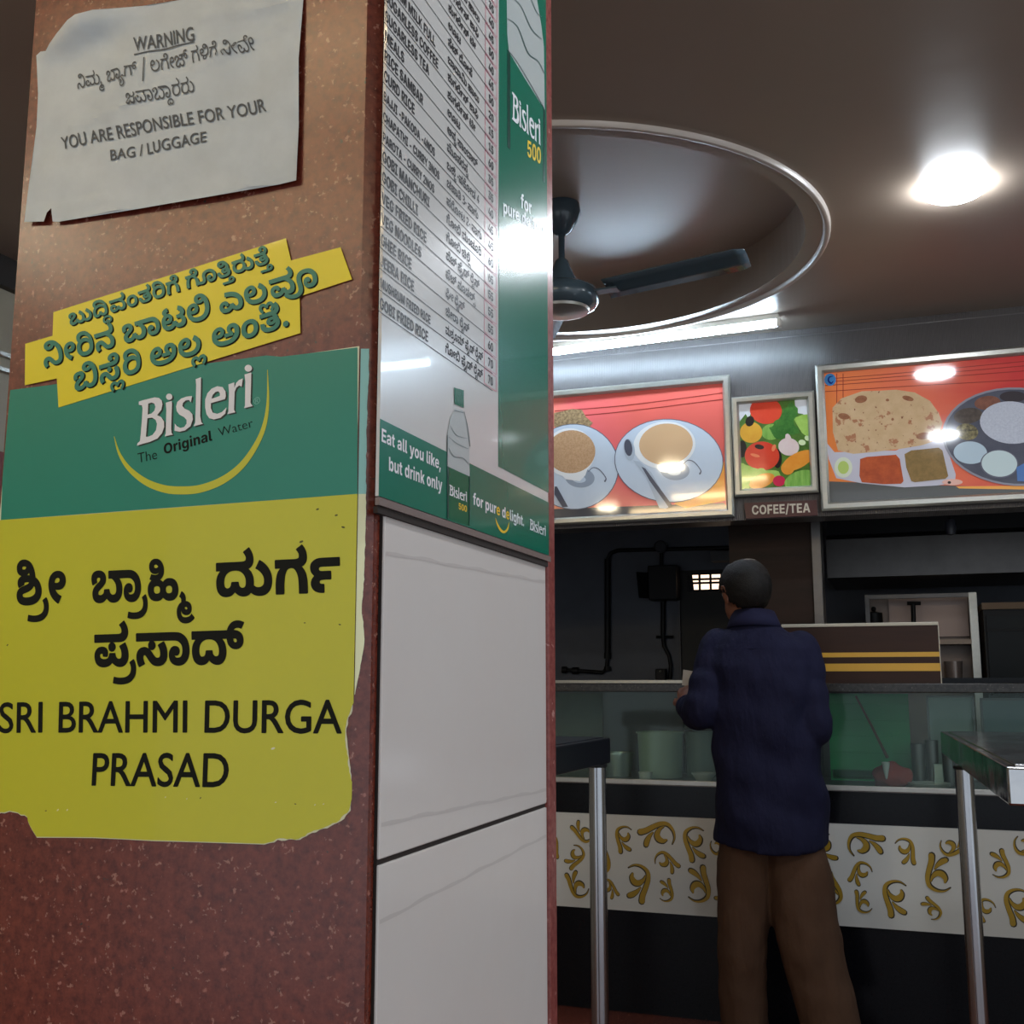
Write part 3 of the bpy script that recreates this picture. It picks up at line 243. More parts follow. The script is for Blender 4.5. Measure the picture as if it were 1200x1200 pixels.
228: [[117,-3,-32,0,-46,11,-26,22,1,14,0,12,24,18,38,10,27,0,36,0,36,-14,1,-13,0,-4,-6,-9,-1,-2,-51,2,2,2,2,2,1,1,0,4,-10,4,-7,0,-10,0,-12,-6,1,-6,0,-7,24,-9,31,0,30,0,28,15,5,11,65,0,4,-13,28,-13,21,0,12,0,16,3,16,8,8,14,1,12,0,21,-28,39,-44,29,-56,17,-31,0,-16,0,-16,-5,1,-5,0,-6,16,-4,9,0,18,0,18,10,5,8,61,-2,-4,-16,-32,-18,-42,-8,-25,0,-24,0,-42,8,-22,16,1,12,0,11,22,17,46,9,37,0,52,0,86,-20,58,-35,32,-46,1,-27,0,-19,-14,-26,-24,-16,-30,-10,-34,-3,-15,0,-24,0,-38,7,-28,12,-15,10,33,-1,-16,-9,-36,-13,-42,-6],[497,-3,-42,0,-62,18,-27,16,41,23,16,-12,36,-13,29,0,28,0,28,15,1,14,0,13,-20,19,-38,15,-23,5,39,32,34,-8,54,-24,30,-32,1,-20,0,-18,-26,-28,-52,-15]],
165: [[129,-3,-56,0,-56,26,1,22,0,21,56,27,55,0,20,0,26,-4,20,-7,5,-4,-7,-8,0,1,0,3,1,1,0,7,-8,12,-18,8,-28,6,-19,0,93,3,12,-1,18,-8,12,-12,1,-8,0,-2,0,-7,-3,-3,-5,8,6,4,20,6,28,5,21,0,50,0,54,-27,1,-22,0,-20,-56,-27,-57,0,-24,0,-38,5,-28,11,-7,7,23,0,-10,-6,-26,-11,-38,-6],[135,26,24,0,22,10,1,9,0,9,-24,10,-19,0,-16,0,-20,-5,-12,-9,1,-5,0,-9,24,-10],[297,26,24,0,24,10,1,9,0,6,-12,8,-20,5,-11,0,-26,0,-24,-11,1,-8,0,-9,26,-10],[17,106,1,32,329,0,1,-32]],
54: [[149,-3,-40,0,-60,9,-32,20,1,14,0,14,24,16,46,10,27,2,20,3,24,3,12,6,1,4,0,4,-8,5,-12,1,-7,0,-8,0,-12,-1,-8,-5,1,-3,0,-2,0,-3,3,-2,-69,-12,-4,5,-6,9,1,6,0,6,22,12,48,6,37,0,24,0,40,-7,28,-14,1,-10,0,-11,-20,-14,-40,-9,-31,-4,-22,-3,-22,-3,-10,-4,1,-3,0,-4,10,-6,28,-3,25,0,36,0,52,9,24,18,1,12,0,12,-20,19,-24,13,-11,2,-1,8,45,3,30,-7,40,-18,16,-22,1,-12,0,-20,-40,-32,-82,-17],[17,106,1,32,181,0,28,0,22,2,7,2,6,2,4,6,1,4,0,6,-14,13,-11,7,57,17,24,-15,16,-23,1,-13,0,-6,-8,-15,-11,-6,-10,-5,-26,-5,-36,-3,-25,0,-29,0,-39,6,-61,-6]],
265: [[217,-3,-66,0,-88,21,-46,36,1,24,0,20,32,28,56,15,37,0,26,0,38,-10,20,-18,1,-13,0,-12,-20,-18,-40,-10,-31,0,-20,0,-32,6,-24,8,-7,4,13,26,4,-4,16,-8,20,-5,15,0,22,0,24,8,1,7,0,6,-16,6,-9,0,-14,0,-20,-7,-14,-16,1,-13,0,-14,26,-22,56,-12,45,0,40,0,52,9,28,19,1,12,0,14,-36,21,-27,5,35,24,30,-8,46,-16,26,-22,1,-17,0,-20,-38,-34,-82,-20],[241,106,1,32,21,0,32,0,28,4,7,3,6,3,4,8,1,4,0,7,-18,10,-17,0,-16,0,-22,-8,1,-7,0,-2,0,-2,3,-2,-19,14,4,2,12,2,5,0,12,0,18,-8,1,-6,0,-6,-18,-8,-19,0,-20,0,-22,12,1,10,0,9,20,15,42,10,29,0,34,0,44,-12,22,-22,1,-14,0,-11,-14,-17,-13,-6,-8,-4,-24,-6,-42,-4,-31,0]],
201: [[261,-3,-28,0,-40,8,-32,15,-17,12,-6,4,-12,6,-8,4,-5,0,-10,0,-12,-8,1,-5,0,-7,12,-12,9,-7,-63,-13,-12,8,-16,23,1,9,0,13,20,19,40,11,33,0,16,0,32,-6,32,-13,17,-11,8,-5,16,-8,20,-5,11,0,18,0,18,11,1,10,0,8,-14,19,-11,9,65,14,20,-12,16,-26,1,-14,0,-25,-56,-26],[197,67,-20,0,-20,11,1,7,0,8,20,11,21,0,16,0,22,-11,1,-8,0,-7,-22,-11],[17,106,1,32,285,0,1,-32],[477,61,-42,0,-50,26,1,25,1,3,0,21,30,28,52,14,35,0,26,0,34,-5,15,-3,-29,-24,-10,2,-18,3,-13,0,-14,0,-26,-6,-16,-15,1,-14,1,-10,0,-8,14,-12,17,0,8,0,12,4,1,6,0,2,-4,4,-3,2,-4,1,-16,1,-9,0,-159,0,1,32,155,0,28,0,40,-5,17,-7,10,-5,12,-14,1,-9,0,-19,-46,-18]],
134: [[159,-3,-44,0,-58,11,-28,18,1,10,0,8,8,10,16,10,13,4,-5,-4,-39,0,1,26,107,0,8,2,12,5,1,3,0,4,-8,6,-7,2,41,3,31,-3,6,-3,4,-6,1,-3,0,-3,-4,-5,-1,-2,99,0,1,-26,-39,0,-7,4,14,-4,18,-8,8,-12,1,-7,0,-11,-28,-18,-58,-11],[161,28,32,0,28,12,1,8,0,6,-14,8,-26,6,-19,0,-20,0,-26,-6,-12,-8,1,-6,0,-9,30,-11],[19,106,1,32,215,0,1,-32]],
225: [[117,-3,-32,0,-46,11,-26,22,1,14,0,12,24,18,38,10,27,0,36,0,36,-14,1,-13,0,-4,-6,-9,-1,-2,-51,2,2,2,2,2,1,1,0,4,-10,4,-7,0,-10,0,-14,-6,1,-6,0,-7,26,-9,31,0,30,0,28,15,5,11,65,0,4,-13,24,-13,19,0,14,0,16,6,6,9,1,5,0,9,-14,19,-11,9,65,14,20,-12,16,-27,1,-15,0,-16,-28,-22,-42,-11,-25,0,-24,0,-40,7,-30,12,-13,10,33,-1,-16,-9,-36,-13,-42,-6],[187,-36,7,38,65,0,7,-38],[195,87,-22,0,-46,3,-17,4,25,20,12,-2,28,-2,15,0,18,0,22,4,10,10,1,8,1,2,0,6,-10,12,-20,8,-13,0,-8,0,-16,-5,1,-5,0,-4,8,-4,12,-2,7,0,18,0,24,10,13,8,21,-21,-12,-5,-22,-8,-26,-6,-21,0,-26,0,-36,8,-18,14,1,9,0,15,46,18,41,0,34,0,46,-14,24,-22,1,-12,0,-16,-24,-21,-46,-10]],
214: [[133,-3,-24,0,-44,8,-30,16,-18,23,1,14,0,20,28,28,54,15,39,0,20,0,36,-8,22,-17,1,-12,0,-10,-18,-18,-38,-10,-29,0,-20,0,-32,6,-11,4,5,24,8,-4,24,-4,19,0,18,0,16,7,1,5,0,6,-12,4,-9,0,-10,0,-20,-7,-12,-16,1,-13,1,0,0,-8,8,-11,12,-7,20,-3,13,0,36,0,28,15,5,11,67,0,4,-10,24,-16,27,0,20,0,18,10,1,7,0,6,-10,10,-22,6,-13,2,47,20,26,-5,32,-15,16,-18,1,-10,0,-20,-52,-25,-47,0,-24,0,-40,5,-36,14,-15,12,33,-1,-16,-11,-36,-14,-44,-5],[105,104,-30,4,-26,18,1,9,0,8,20,13,42,10,39,0,7,-30,-16,-1,-14,-4,1,-4,0,-4,16,-6,13,-1],[285,67,1,28,45,0,20,4,30,17,1,12,1,2,0,6,-10,12,-20,7,-13,0,-10,0,-16,-5,1,-4,0,-4,8,-4,12,-2,9,0,16,0,26,10,11,8,21,-22,-12,-4,-20,-9,-28,-5,-19,0,-26,0,-36,7,-18,13,1,10,0,15,44,19,41,0,36,0,44,-14,24,-23,1,-13,0,-12,-14,-21,-28,-15,-36,-10,-19,-3]],
14: [[501,-3,-28,0,-42,7,-13,10,-12,7,-8,19,1,12,1,25,0,15,-8,12,-3,2,-4,2,-12,2,-7,0,-10,0,-14,-5,-8,-9,1,-8,0,-5,2,-10,2,-9,1,-6,0,-21,-38,-27,-66,-13,-41,0,-54,0,-76,21,-40,36,1,22,0,21,32,29,56,15,35,0,28,0,38,-10,20,-18,1,-13,0,-12,-20,-18,-40,-10,-31,0,-20,0,-32,6,-24,8,-7,4,13,26,4,-4,14,-8,22,-5,15,0,22,0,24,8,1,7,0,6,-16,6,-9,0,-22,0,-28,-18,1,-18,1,-2,0,-8,12,-16,20,-14,40,-9,29,0,28,0,32,8,16,15,1,10,0,6,-4,12,0,11,1,7,0,14,24,18,48,11,35,0,18,0,36,-4,17,-5,12,-5,16,-11,8,-19,1,-15,1,-26,0,-10,4,-10,5,-3,4,-3,12,-2,9,0,18,0,16,12,1,10,0,5,-2,9,0,10,1,6,0,19,38,27,70,15,45,0,48,0,64,-13,44,-22,20,-28,1,-16,0,-20,-32,-30,-52,-15,-39,0,-32,0,-48,11,-24,20,1,14,0,10,16,16,30,10,21,0,26,0,24,-12,1,-8,0,-8,-18,-10,-15,0,-10,0,-18,4,-3,5,7,3,0,-2,0,-3,1,-2,0,-6,18,-12,23,0,20,0,24,8,16,15,1,12,0,13,-24,21,-44,14,-31,0,-24,0,-38,-8,-22,-16,1,-12,0,-6,2,-10,2,-10,1,-5,0,-25,-56,-21]],
115: [[-87,-14,24,0,34,-8,30,-18,13,-12,8,-8,12,-8,16,-3,13,0,4,0,12,1,5,1,9,-22,-4,-1,-18,-2,-7,0,-22,0,-28,6,-20,12,-9,10,-10,10,-20,14,-20,6,-11,0,-16,0,-14,-6,1,-5,0,-3,6,-6,20,-5,17,0,30,0,38,12,22,19,1,10,0,10,-10,12,-5,6,45,12,10,-9,12,-19,1,-12,0,-15,-24,-23,-44,-16,-52,-8,-23,0,-32,0,-40,10,-16,16,1,10,0,14,40,18]],
194: [[173,-3,-46,0,-70,15,-38,28,1,21,0,12,14,19,32,15,25,5,11,-6,-79,0,1,32,255,0,1,-32,-3,0,5,4,20,-6,24,-14,12,-18,1,-11,0,-20,-36,-29,-68,-15],[175,30,26,0,36,10,20,18,1,10,0,12,-20,17,-36,9,-25,0,-26,0,-38,-10,-18,-17,1,-11,0,-18,44,-20],[439,61,-42,0,-52,26,1,25,1,3,0,21,30,28,54,14,35,0,26,0,34,-5,15,-3,-31,-24,-8,2,-20,3,-11,0,-16,0,-24,-6,-16,-15,1,-14,1,-10,0,-8,12,-12,17,0,8,0,12,4,1,6,0,2,-4,4,-3,2,-4,1,-14,1,-9,0,-159,0,1,32,153,0,28,0,40,-5,17,-7,12,-5,12,-14,1,-9,0,-19,-46,-18]],
262: [[121,-3,-32,0,-48,11,-24,22,1,14,0,12,20,18,40,10,27,0,36,0,34,-14,1,-13,0,-4,-4,-9,-3,-2,-47,2,0,2,0,2,1,1,0,4,-8,4,-7,0,-8,0,-16,-6,1,-6,0,-7,28,-9,29,0,32,0,28,15,1,11,69,0,0,-13,28,-13,17,0,20,0,16,13,1,10,0,8,-12,16,-22,14,-32,12,-17,4,89,6,24,-8,32,-18,14,-22,1,-14,0,-20,-26,-23,-44,-10,-25,0,-26,0,-36,7,-30,12,-13,10,31,-1,-16,-9,-34,-13,-44,-6],[17,106,1,32,255,0,30,0,28,4,9,3,4,3,6,8,1,4,0,7,-18,10,-17,0,-16,0,-22,-8,1,-7,0,-2,0,-2,1,-2,-15,14,4,2,10,2,5,0,12,0,18,-8,1,-6,0,-6,-20,-8,-17,0,-20,0,-22,12,1,10,0,9,20,15,40,10,31,0,34,0,44,-12,22,-22,1,-14,0,-11,-14,-17,-13,-6,-6,-4,-28,-6,-40,-4,-31,0],[477,-3,-36,0,-60,17,-25,13,29,31,18,-14,40,-15,25,0,28,0,32,15,1,14,0,13,-22,19,-38,15,-23,5,41,32,32,-8,54,-24,30,-32,1,-20,0,-18,-24,-28,-54,-15]],
56: [[261,-3,-28,0,-40,8,-32,15,-17,12,-6,4,-12,6,-8,4,-5,0,-10,0,-12,-8,1,-5,0,-7,12,-12,9,-7,-63,-13,-12,8,-16,23,1,9,0,13,20,19,40,11,33,0,16,0,32,-6,32,-13,17,-11,8,-5,16,-8,20,-5,11,0,18,0,18,11,1,10,0,8,-14,19,-11,9,65,14,20,-12,16,-26,1,-14,0,-25,-56,-26],[197,67,-20,0,-20,11,1,7,0,8,20,11,21,0,16,0,22,-11,1,-8,0,-7,-22,-11],[17,106,1,32,217,0,28,0,20,2,7,2,6,2,4,6,1,4,0,6,-12,13,-13,7,57,17,24,-15,18,-23,1,-13,0,-6,-8,-15,-13,-6,-14,-7,-44,-6,-39,0]],
212: [[311,-3,-36,0,-48,15,-21,15,35,1,-18,-13,-40,-13,-40,-5,-23,0,-30,0,-42,11,-20,17,1,10,0,11,14,16,34,15,33,9,16,5,16,9,1,4,0,3,-4,4,-12,2,-9,0,-14,0,-16,-6,1,-5,0,-3,4,-7,5,-2,-59,-12,-8,6,-8,14,1,8,0,10,20,16,46,9,35,0,36,0,44,-11,16,-16,1,-8,0,-10,-12,-14,-34,-14,-29,-9,-20,-7,-14,-7,1,-5,0,-6,16,-5,19,0,26,0,30,15,1,11,67,0,2,-13,28,-13,23,0,20,0,22,9,1,8,0,6,-6,10,-5,4,65,14,12,-7,8,-19,1,-10,0,-15,-24,-21,-48,-11],[289,73,-34,0,-44,8,-30,13,-9,6,21,28,12,-10,28,-12,34,-6,17,0,18,0,26,4,14,12,1,11,1,1,0,9,-12,14,-22,9,-11,0,-12,0,-14,-5,1,-5,0,-4,8,-4,12,-2,7,0,16,0,28,10,9,8,21,-21,-8,-5,-24,-9,-28,-5,-19,0,-24,0,-36,8,-20,14,1,9,0,15,48,18,39,0,34,0,48,-14,26,-25,1,-16,0,-19,-28,-24,-50,-11]],
103: [[-119,-94,-30,0,-28,13,1,9,0,10,18,12,31,7,14,3,8,4,1,2,0,2,-8,2,-7,0,-10,0,-10,-3,1,-3,0,-1,2,-3,3,0,-41,-8,-2,4,-6,8,1,4,0,10,34,11,33,0,24,0,28,-6,10,-10,1,-5,0,-5,-6,-9,-20,-8,-19,-4,-14,-4,-8,-4,1,-2,0,-2,6,-2,9,0,20,0,16,8,3,5,47,0,4,-7,12,-6,17,0,12,0,12,5,1,4,0,3,-2,4,-1,2,41,8,8,-4,4,-12,1,-5,0,-13,-32,-14,-35,0,-16,0,-26,4,-22,11,-11,7,37,2,-14,-10,-26,-10,-28,-4],[-9,-51,-32,0,-34,10,-11,6,-3,9,21,7,12,-7,26,-6,15,0,12,0,14,4,1,5,0,2,-2,3,1,2,43,5,2,-3,4,-8,1,-5,0,-11,-32,-13]],
416: [[19,56,1,30,133,0,1,-30]],
240: [[159,-3,-44,0,-58,11,-28,18,1,10,0,8,8,10,16,10,13,4,-5,-4,-39,0,1,26,107,0,8,2,12,5,1,3,0,4,-8,6,-7,2,41,3,31,-3,6,-3,4,-6,1,-3,0,-3,-4,-5,-1,-2,99,0,1,-26,-39,0,-7,4,14,-4,18,-8,8,-12,1,-7,0,-11,-28,-18,-58,-11],[161,28,32,0,28,12,1,8,0,6,-14,8,-26,6,-19,0,-20,0,-26,-6,-12,-8,1,-6,0,-9,30,-11],[19,106,1,32,143,0,28,0,28,4,9,3,4,3,6,8,1,4,0,7,-18,10,-17,0,-16,0,-22,-8,1,-7,0,-2,0,-2,1,-2,-15,14,4,2,10,2,5,0,12,0,18,-8,1,-6,0,-6,-20,-8,-17,0,-20,0,-22,12,1,10,0,9,20,15,40,10,31,0,34,0,44,-12,24,-22,1,-14,0,-11,-16,-17,-13,-6,-6,-4,-28,-6,-40,-4,-31,0]],
35: [[115,-3,-44,0,-52,29,1,27,0,13,16,23,32,18,25,5,15,-6,-85,0,1,32,251,0,26,0,22,2,5,2,8,2,4,6,1,4,0,6,-14,13,-13,7,57,17,24,-15,18,-23,1,-13,0,-6,-8,-15,-13,-6,-6,-3,-14,-4,-16,-3,-11,-1,5,8,16,-2,24,-12,16,-15,1,-9,0,-4,-4,-8,-3,-3,0,-1,-10,0,-1,-2,-14,-7,-34,-11,-23,0,-20,0,-32,6,-18,14,1,8,0,14,38,14,29,0,18,0,20,-4,11,-2,28,-6,32,-24,1,-17,0,-15,-32,-22,-48,-11,-27,0,-36,0,-50,15,-17,14,33,2,-18,-12,-34,-14,-36,-5],[129,29,20,0,22,13,3,11,69,0,2,-12,24,-12,23,0,12,0,20,3,16,10,1,10,0,6,-8,13,-16,7,-11,0,-8,0,-8,-3,1,-3,0,-4,12,-4,9,0,6,0,14,3,8,7,1,6,0,5,-12,9,-24,8,-44,4,-31,0,-11,0,-28,0,-44,-7,-28,-13,-16,-20,1,-11,0,-13,20,-13]],
423: [[279,36,-41,0,1,-36,-75,0,1,36,-151,0,1,26,157,110,73,0,1,-107,43,0],[161,65,1,31,0,11,4,21,1,4,-1,0,-6,-6,-8,-9,-7,-5,-63,-47]],
28: [[315,-3,-26,0,-40,7,-28,12,-11,10,29,2,-16,-14,-40,-12,-40,-5,-23,0,-30,0,-42,11,-20,17,1,10,0,11,14,16,34,15,33,9,16,5,16,9,1,4,0,3,-4,4,-12,2,-9,0,-14,0,-16,-6,1,-5,0,-3,4,-7,5,-2,-59,-12,-8,6,-8,14,1,8,0,10,20,16,46,9,35,0,36,0,44,-11,16,-16,1,-8,0,-10,-12,-14,-34,-14,-29,-9,-20,-7,-14,-7,1,-5,0,-6,16,-5,19,0,26,0,30,15,1,11,67,0,2,-13,28,-13,25,0,20,0,20,8,1,7,0,8,-16,8,-20,6,-9,0,55,12,22,-4,28,-10,14,-14,1,-11,0,-13,-24,-18,-48,-11],[253,64,1,26,53,0,8,2,12,6,1,3,0,3,-8,6,-5,2,41,3,29,-2,6,-3,4,-6,1,-4,0,-3,-4,-5,-1,-2,47,0,1,-26,-7,0,-8,0,-16,0,-3,1,-21,-1],[251,106,1,32,47,0,28,0,20,2,7,2,6,2,4,6,1,4,0,6,-12,13,-11,7,55,17,24,-15,18,-23,1,-13,0,-6,-8,-15,-13,-6,-14,-7,-44,-6,-39,0]],
152: [[121,-3,-32,0,-48,11,-24,22,1,14,0,12,20,18,40,10,27,0,36,0,34,-14,1,-13,0,-4,-4,-9,-3,-2,-47,2,0,2,0,2,1,1,0,4,-8,4,-7,0,-8,0,-16,-6,1,-6,0,-7,28,-9,29,0,32,0,28,15,1,11,69,0,0,-13,28,-13,17,0,16,0,14,6,6,9,1,5,0,9,-12,19,-13,9,67,14,16,-12,18,-27,1,-15,0,-16,-26,-22,-44,-11,-25,0,-26,0,-36,7,-32,12,-11,10,31,-1,-16,-9,-34,-13,-44,-6],[225,65,-20,0,-20,11,1,8,0,8,22,10,19,0,16,0,24,-10,1,-8,0,-8,-22,-11],[17,106,1,32,333,0,1,-32]],
422: [[257,134,0,-12,-20,-18,-34,-10,-21,-3,1,-1,44,-2,42,-20,1,-18,0,-15,-30,-24,-64,-14,-49,0,-30,0,-52,5,-19,4,1,33,22,-6,50,-6,23,0,40,0,34,13,1,12,0,7,-16,10,-38,5,-33,0,-25,0,1,30,27,0,34,0,34,5,12,10,1,7,0,8,-22,11,-27,0,-26,0,-36,-9,-13,-4,-33,26,24,8,52,10,41,0,56,0,64,-22]],
264: [[173,-3,-46,0,-70,15,-38,28,1,21,0,12,14,19,32,15,25,5,11,-6,-79,0,1,32,167,0,32,0,26,4,7,3,8,3,4,8,1,4,0,7,-20,10,-15,0,-16,0,-24,-8,1,-7,0,-2,2,-2,1,-2,-17,14,4,2,12,2,5,0,12,0,18,-8,1,-6,0,-6,-18,-8,-19,0,-20,0,-24,12,1,10,0,9,22,15,40,10,31,0,32,0,44,-12,24,-22,1,-14,0,-11,-14,-17,-13,-6,-8,-4,-24,-6,-40,-4,-31,0,57,9,23,-3,18,-6,24,-15,12,-19,1,-11,0,-20,-36,-29,-68,-15],[175,30,26,0,36,10,20,18,1,10,0,12,-20,17,-36,9,-25,0,-26,0,-38,-10,-18,-17,1,-11,0,-18,44,-20]],
421: [[269,0,-247,0,1,27,89,43,28,14,32,17,16,15,1,8,0,6,-10,10,-20,4,-13,0,-20,0,-40,-10,-19,-8,-39,24,14,6,34,12,46,8,33,0,36,0,50,-13,28,-21,1,-13,0,-15,-24,-22,-44,-24,-31,-14,-43,-20,1,-2,153,0]],
47: [[121,-3,-32,0,-48,11,-24,22,1,14,0,12,20,18,40,10,27,0,36,0,34,-14,1,-13,0,-4,-4,-9,-3,-2,-47,2,0,2,0,2,1,1,0,4,-8,4,-7,0,-8,0,-16,-6,1,-6,0,-7,28,-9,29,0,32,0,28,15,1,11,69,0,0,-13,28,-13,17,0,20,0,16,13,1,10,0,8,-12,16,-22,14,-32,12,-17,4,89,6,24,-8,30,-19,16,-22,1,-13,0,-20,-26,-23,-44,-10,-25,0,-26,0,-36,7,-30,12,-13,10,31,-1,-16,-9,-34,-13,-44,-6],[17,106,1,32,265,0,26,0,22,2,5,2,8,2,4,6,1,4,0,6,-14,13,-13,7,57,17,24,-15,18,-23,1,-13,0,-6,-10,-15,-11,-6,-14,-7,-42,-6,-39,0],[477,-3,-40,0,-60,18,-31,16,45,23,16,-12,36,-13,25,0,28,0,32,15,1,14,0,13,-22,19,-38,15,-23,5,41,32,32,-8,54,-24,30,-32,1,-20,0,-18,-24,-28,-56,-15]],
210: [[315,-3,-26,0,-40,7,-28,12,-11,10,31,2,-18,-13,-40,-13,-40,-5,-23,0,-30,0,-42,11,-20,17,1,10,0,11,14,16,34,15,33,9,16,5,16,9,1,4,0,3,-4,4,-12,2,-9,0,-14,0,-16,-6,1,-5,0,-3,4,-7,5,-2,-59,-12,-8,6,-8,14,1,8,0,10,20,16,46,9,35,0,36,0,44,-11,16,-16,1,-8,0,-10,-12,-14,-34,-14,-29,-9,-20,-7,-14,-7,1,-5,0,-6,16,-5,19,0,26,0,30,15,1,11,67,0,2,-13,28,-13,25,0,20,0,20,8,1,7,0,8,-16,8,-20,6,-9,0,55,12,22,-4,28,-10,14,-14,1,-11,0,-13,-24,-18,-48,-11],[253,64,1,26,177,0,1,-26,-7,0,-8,0,-16,0,-3,1,-21,-1],[275,78,11,10,24,3,36,11,20,16,1,8,1,4,0,6,-12,11,-20,7,-13,0,-10,0,-16,-4,1,-5,0,-3,8,-4,14,-2,7,0,18,0,26,10,9,8,21,-22,-10,-5,-22,-9,-28,-4,-19,0,-26,0,-36,6,-18,14,1,10,0,15,46,19,41,0,34,0,46,-14,24,-22,1,-14,0,-14,-20,-20,-15,-8]],
267: [[121,-3,-32,0,-48,11,-24,22,1,14,0,12,20,18,40,10,27,0,36,0,34,-14,1,-13,0,-4,-4,-9,-3,-2,-47,2,0,2,0,2,1,1,0,4,-8,4,-7,0,-8,0,-16,-6,1,-6,0,-7,28,-9,29,0,32,0,28,15,1,11,69,0,0,-13,28,-13,17,0,20,0,16,13,1,10,0,8,-12,16,-22,14,-32,12,-17,4,89,6,24,-8,32,-18,14,-22,1,-14,0,-20,-26,-23,-44,-10,-25,0,-26,0,-36,7,-30,12,-13,10,31,-1,-16,-9,-34,-13,-44,-6],[17,106,1,32,255,0,30,0,28,4,9,3,4,3,6,8,1,4,0,7,-18,10,-17,0,-16,0,-22,-8,1,-7,0,-2,0,-2,1,-2,-15,14,4,2,10,2,5,0,12,0,18,-8,1,-6,0,-6,-20,-8,-17,0,-20,0,-22,12,1,10,0,9,20,15,40,10,31,0,34,0,44,-12,22,-22,1,-14,0,-11,-14,-17,-13,-6,-6,-4,-28,-6,-40,-4,-31,0]],
175: [[311,-3,-36,0,-48,15,-21,15,35,1,-18,-13,-40,-13,-40,-5,-23,0,-30,0,-42,11,-20,17,1,10,0,11,14,16,34,15,33,9,16,5,16,9,1,4,0,3,-4,4,-12,2,-9,0,-14,0,-16,-6,1,-5,0,-3,4,-7,5,-2,-59,-12,-8,6,-8,14,1,8,0,10,20,16,46,9,35,0,36,0,44,-11,16,-16,1,-8,0,-10,-12,-14,-34,-14,-29,-9,-20,-7,-14,-7,1,-5,0,-6,16,-5,19,0,26,0,30,15,1,11,67,0,2,-13,28,-13,23,0,20,0,22,9,1,8,0,6,-6,10,-5,4,65,14,12,-7,8,-19,1,-10,0,-15,-24,-21,-48,-11],[285,72,-32,0,-44,9,-28,13,-9,6,-9,16,31,12,18,-14,42,-14,27,0,12,0,14,5,1,5,0,2,-2,4,-3,2,65,10,8,-6,4,-9,1,-5,0,-10,-16,-16,-40,-10],[261,108,1,30,109,0,-7,-30],[525,61,-42,0,-50,26,1,25,1,3,0,21,30,28,52,14,35,0,26,0,36,-5,13,-3,-29,-24,-10,2,-18,3,-13,0,-14,0,-26,-6,-16,-15,1,-14,1,-10,0,-8,14,-12,17,0,8,0,12,4,1,6,0,2,-4,4,-3,2,-4,1,-16,1,-9,0,-159,0,1,32,155,0,28,0,40,-5,17,-7,12,-5,12,-14,1,-9,0,-19,-48,-18]],
259: [[121,-3,-32,0,-48,11,-24,22,1,14,0,12,20,18,40,10,27,0,36,0,34,-14,1,-13,0,-4,-4,-9,-3,-2,-47,2,0,2,0,2,1,1,0,4,-8,4,-7,0,-8,0,-16,-6,1,-6,0,-7,28,-9,29,0,32,0,28,15,1,11,69,0,0,-13,28,-13,17,0,16,0,14,6,6,9,1,5,0,9,-12,19,-13,9,67,14,16,-12,18,-27,1,-15,0,-16,-26,-22,-44,-11,-25,0,-26,0,-36,7,-32,12,-11,10,31,-1,-16,-9,-34,-13,-44,-6],[189,-36,7,38,65,0,7,-38],[225,65,-20,0,-20,11,1,8,0,8,22,10,19,0,16,0,24,-10,1,-8,0,-8,-22,-11],[17,106,1,32,255,0,30,0,28,4,9,3,4,3,6,8,1,4,0,7,-18,10,-17,0,-16,0,-22,-8,1,-7,0,-2,0,-2,1,-2,-15,14,4,2,10,2,5,0,12,0,18,-8,1,-6,0,-6,-20,-8,-17,0,-20,0,-22,12,1,10,0,9,20,15,40,10,31,0,34,0,44,-12,22,-22,1,-14,0,-11,-14,-17,-13,-6,-6,-4,-28,-6,-40,-4,-31,0]],
75: [[-47,-106,-36,0,-52,14,-24,22,1,14,0,12,20,20,36,11,27,0,22,0,28,-9,12,-13,1,-7,0,-16,-34,-12,-33,0,-10,0,-30,3,-5,3,3,18,8,-2,20,-3,9,0,14,0,14,4,1,5,0,4,-8,5,-9,0,-8,0,-16,-5,-10,-10,1,-8,1,-2,0,-10,32,-15,37,0,22,0,38,7,24,15,1,13,0,12,-16,18,-15,8,12,6,16,10,1,6,0,6,-14,12,-13,5,37,18,24,-10,20,-17,1,-12,0,-10,-14,-12,-7,-4,-5,7,16,-7,16,-24,1,-14,0,-17,-32,-25,-60,-14]],
180: [[115,-3,-44,0,-52,29,1,27,0,13,16,23,32,18,25,5,15,-6,-85,0,1,32,327,0,1,-32,-7,0,1,10,16,-2,24,-12,16,-15,1,-9,0,-4,-4,-8,-3,-3,0,-1,-10,0,-1,-2,-14,-7,-34,-11,-23,0,-20,0,-32,6,-18,14,1,8,0,14,38,14,29,0,18,0,20,-4,11,-2,28,-6,32,-24,1,-17,0,-15,-32,-22,-48,-11,-27,0,-36,0,-50,15,-17,14,33,2,-18,-12,-34,-14,-36,-5],[129,29,20,0,22,13,3,11,69,0,2,-12,24,-12,23,0,12,0,20,3,16,10,1,10,0,6,-8,13,-16,7,-11,0,-8,0,-8,-3,1,-3,0,-4,12,-4,9,0,6,0,14,3,8,7,1,6,0,5,-12,9,-24,8,-44,4,-31,0,-13,0,-26,0,-44,-7,-28,-13,-16,-20,1,-11,0,-13,20,-13],[513,61,-44,0,-50,26,1,25,1,3,0,21,30,28,52,14,35,0,26,0,36,-5,13,-3,-31,-24,-8,2,-20,3,-11,0,-16,0,-24,-6,-16,-15,1,-14,1,-10,0,-8,12,-12,17,0,10,0,12,4,1,6,0,2,-6,4,-3,2,-4,1,-12,1,-11,0,-159,0,1,32,153,0,28,0,40,-5,17,-7,12,-5,12,-14,1,-9,0,-19,-44,-18]],
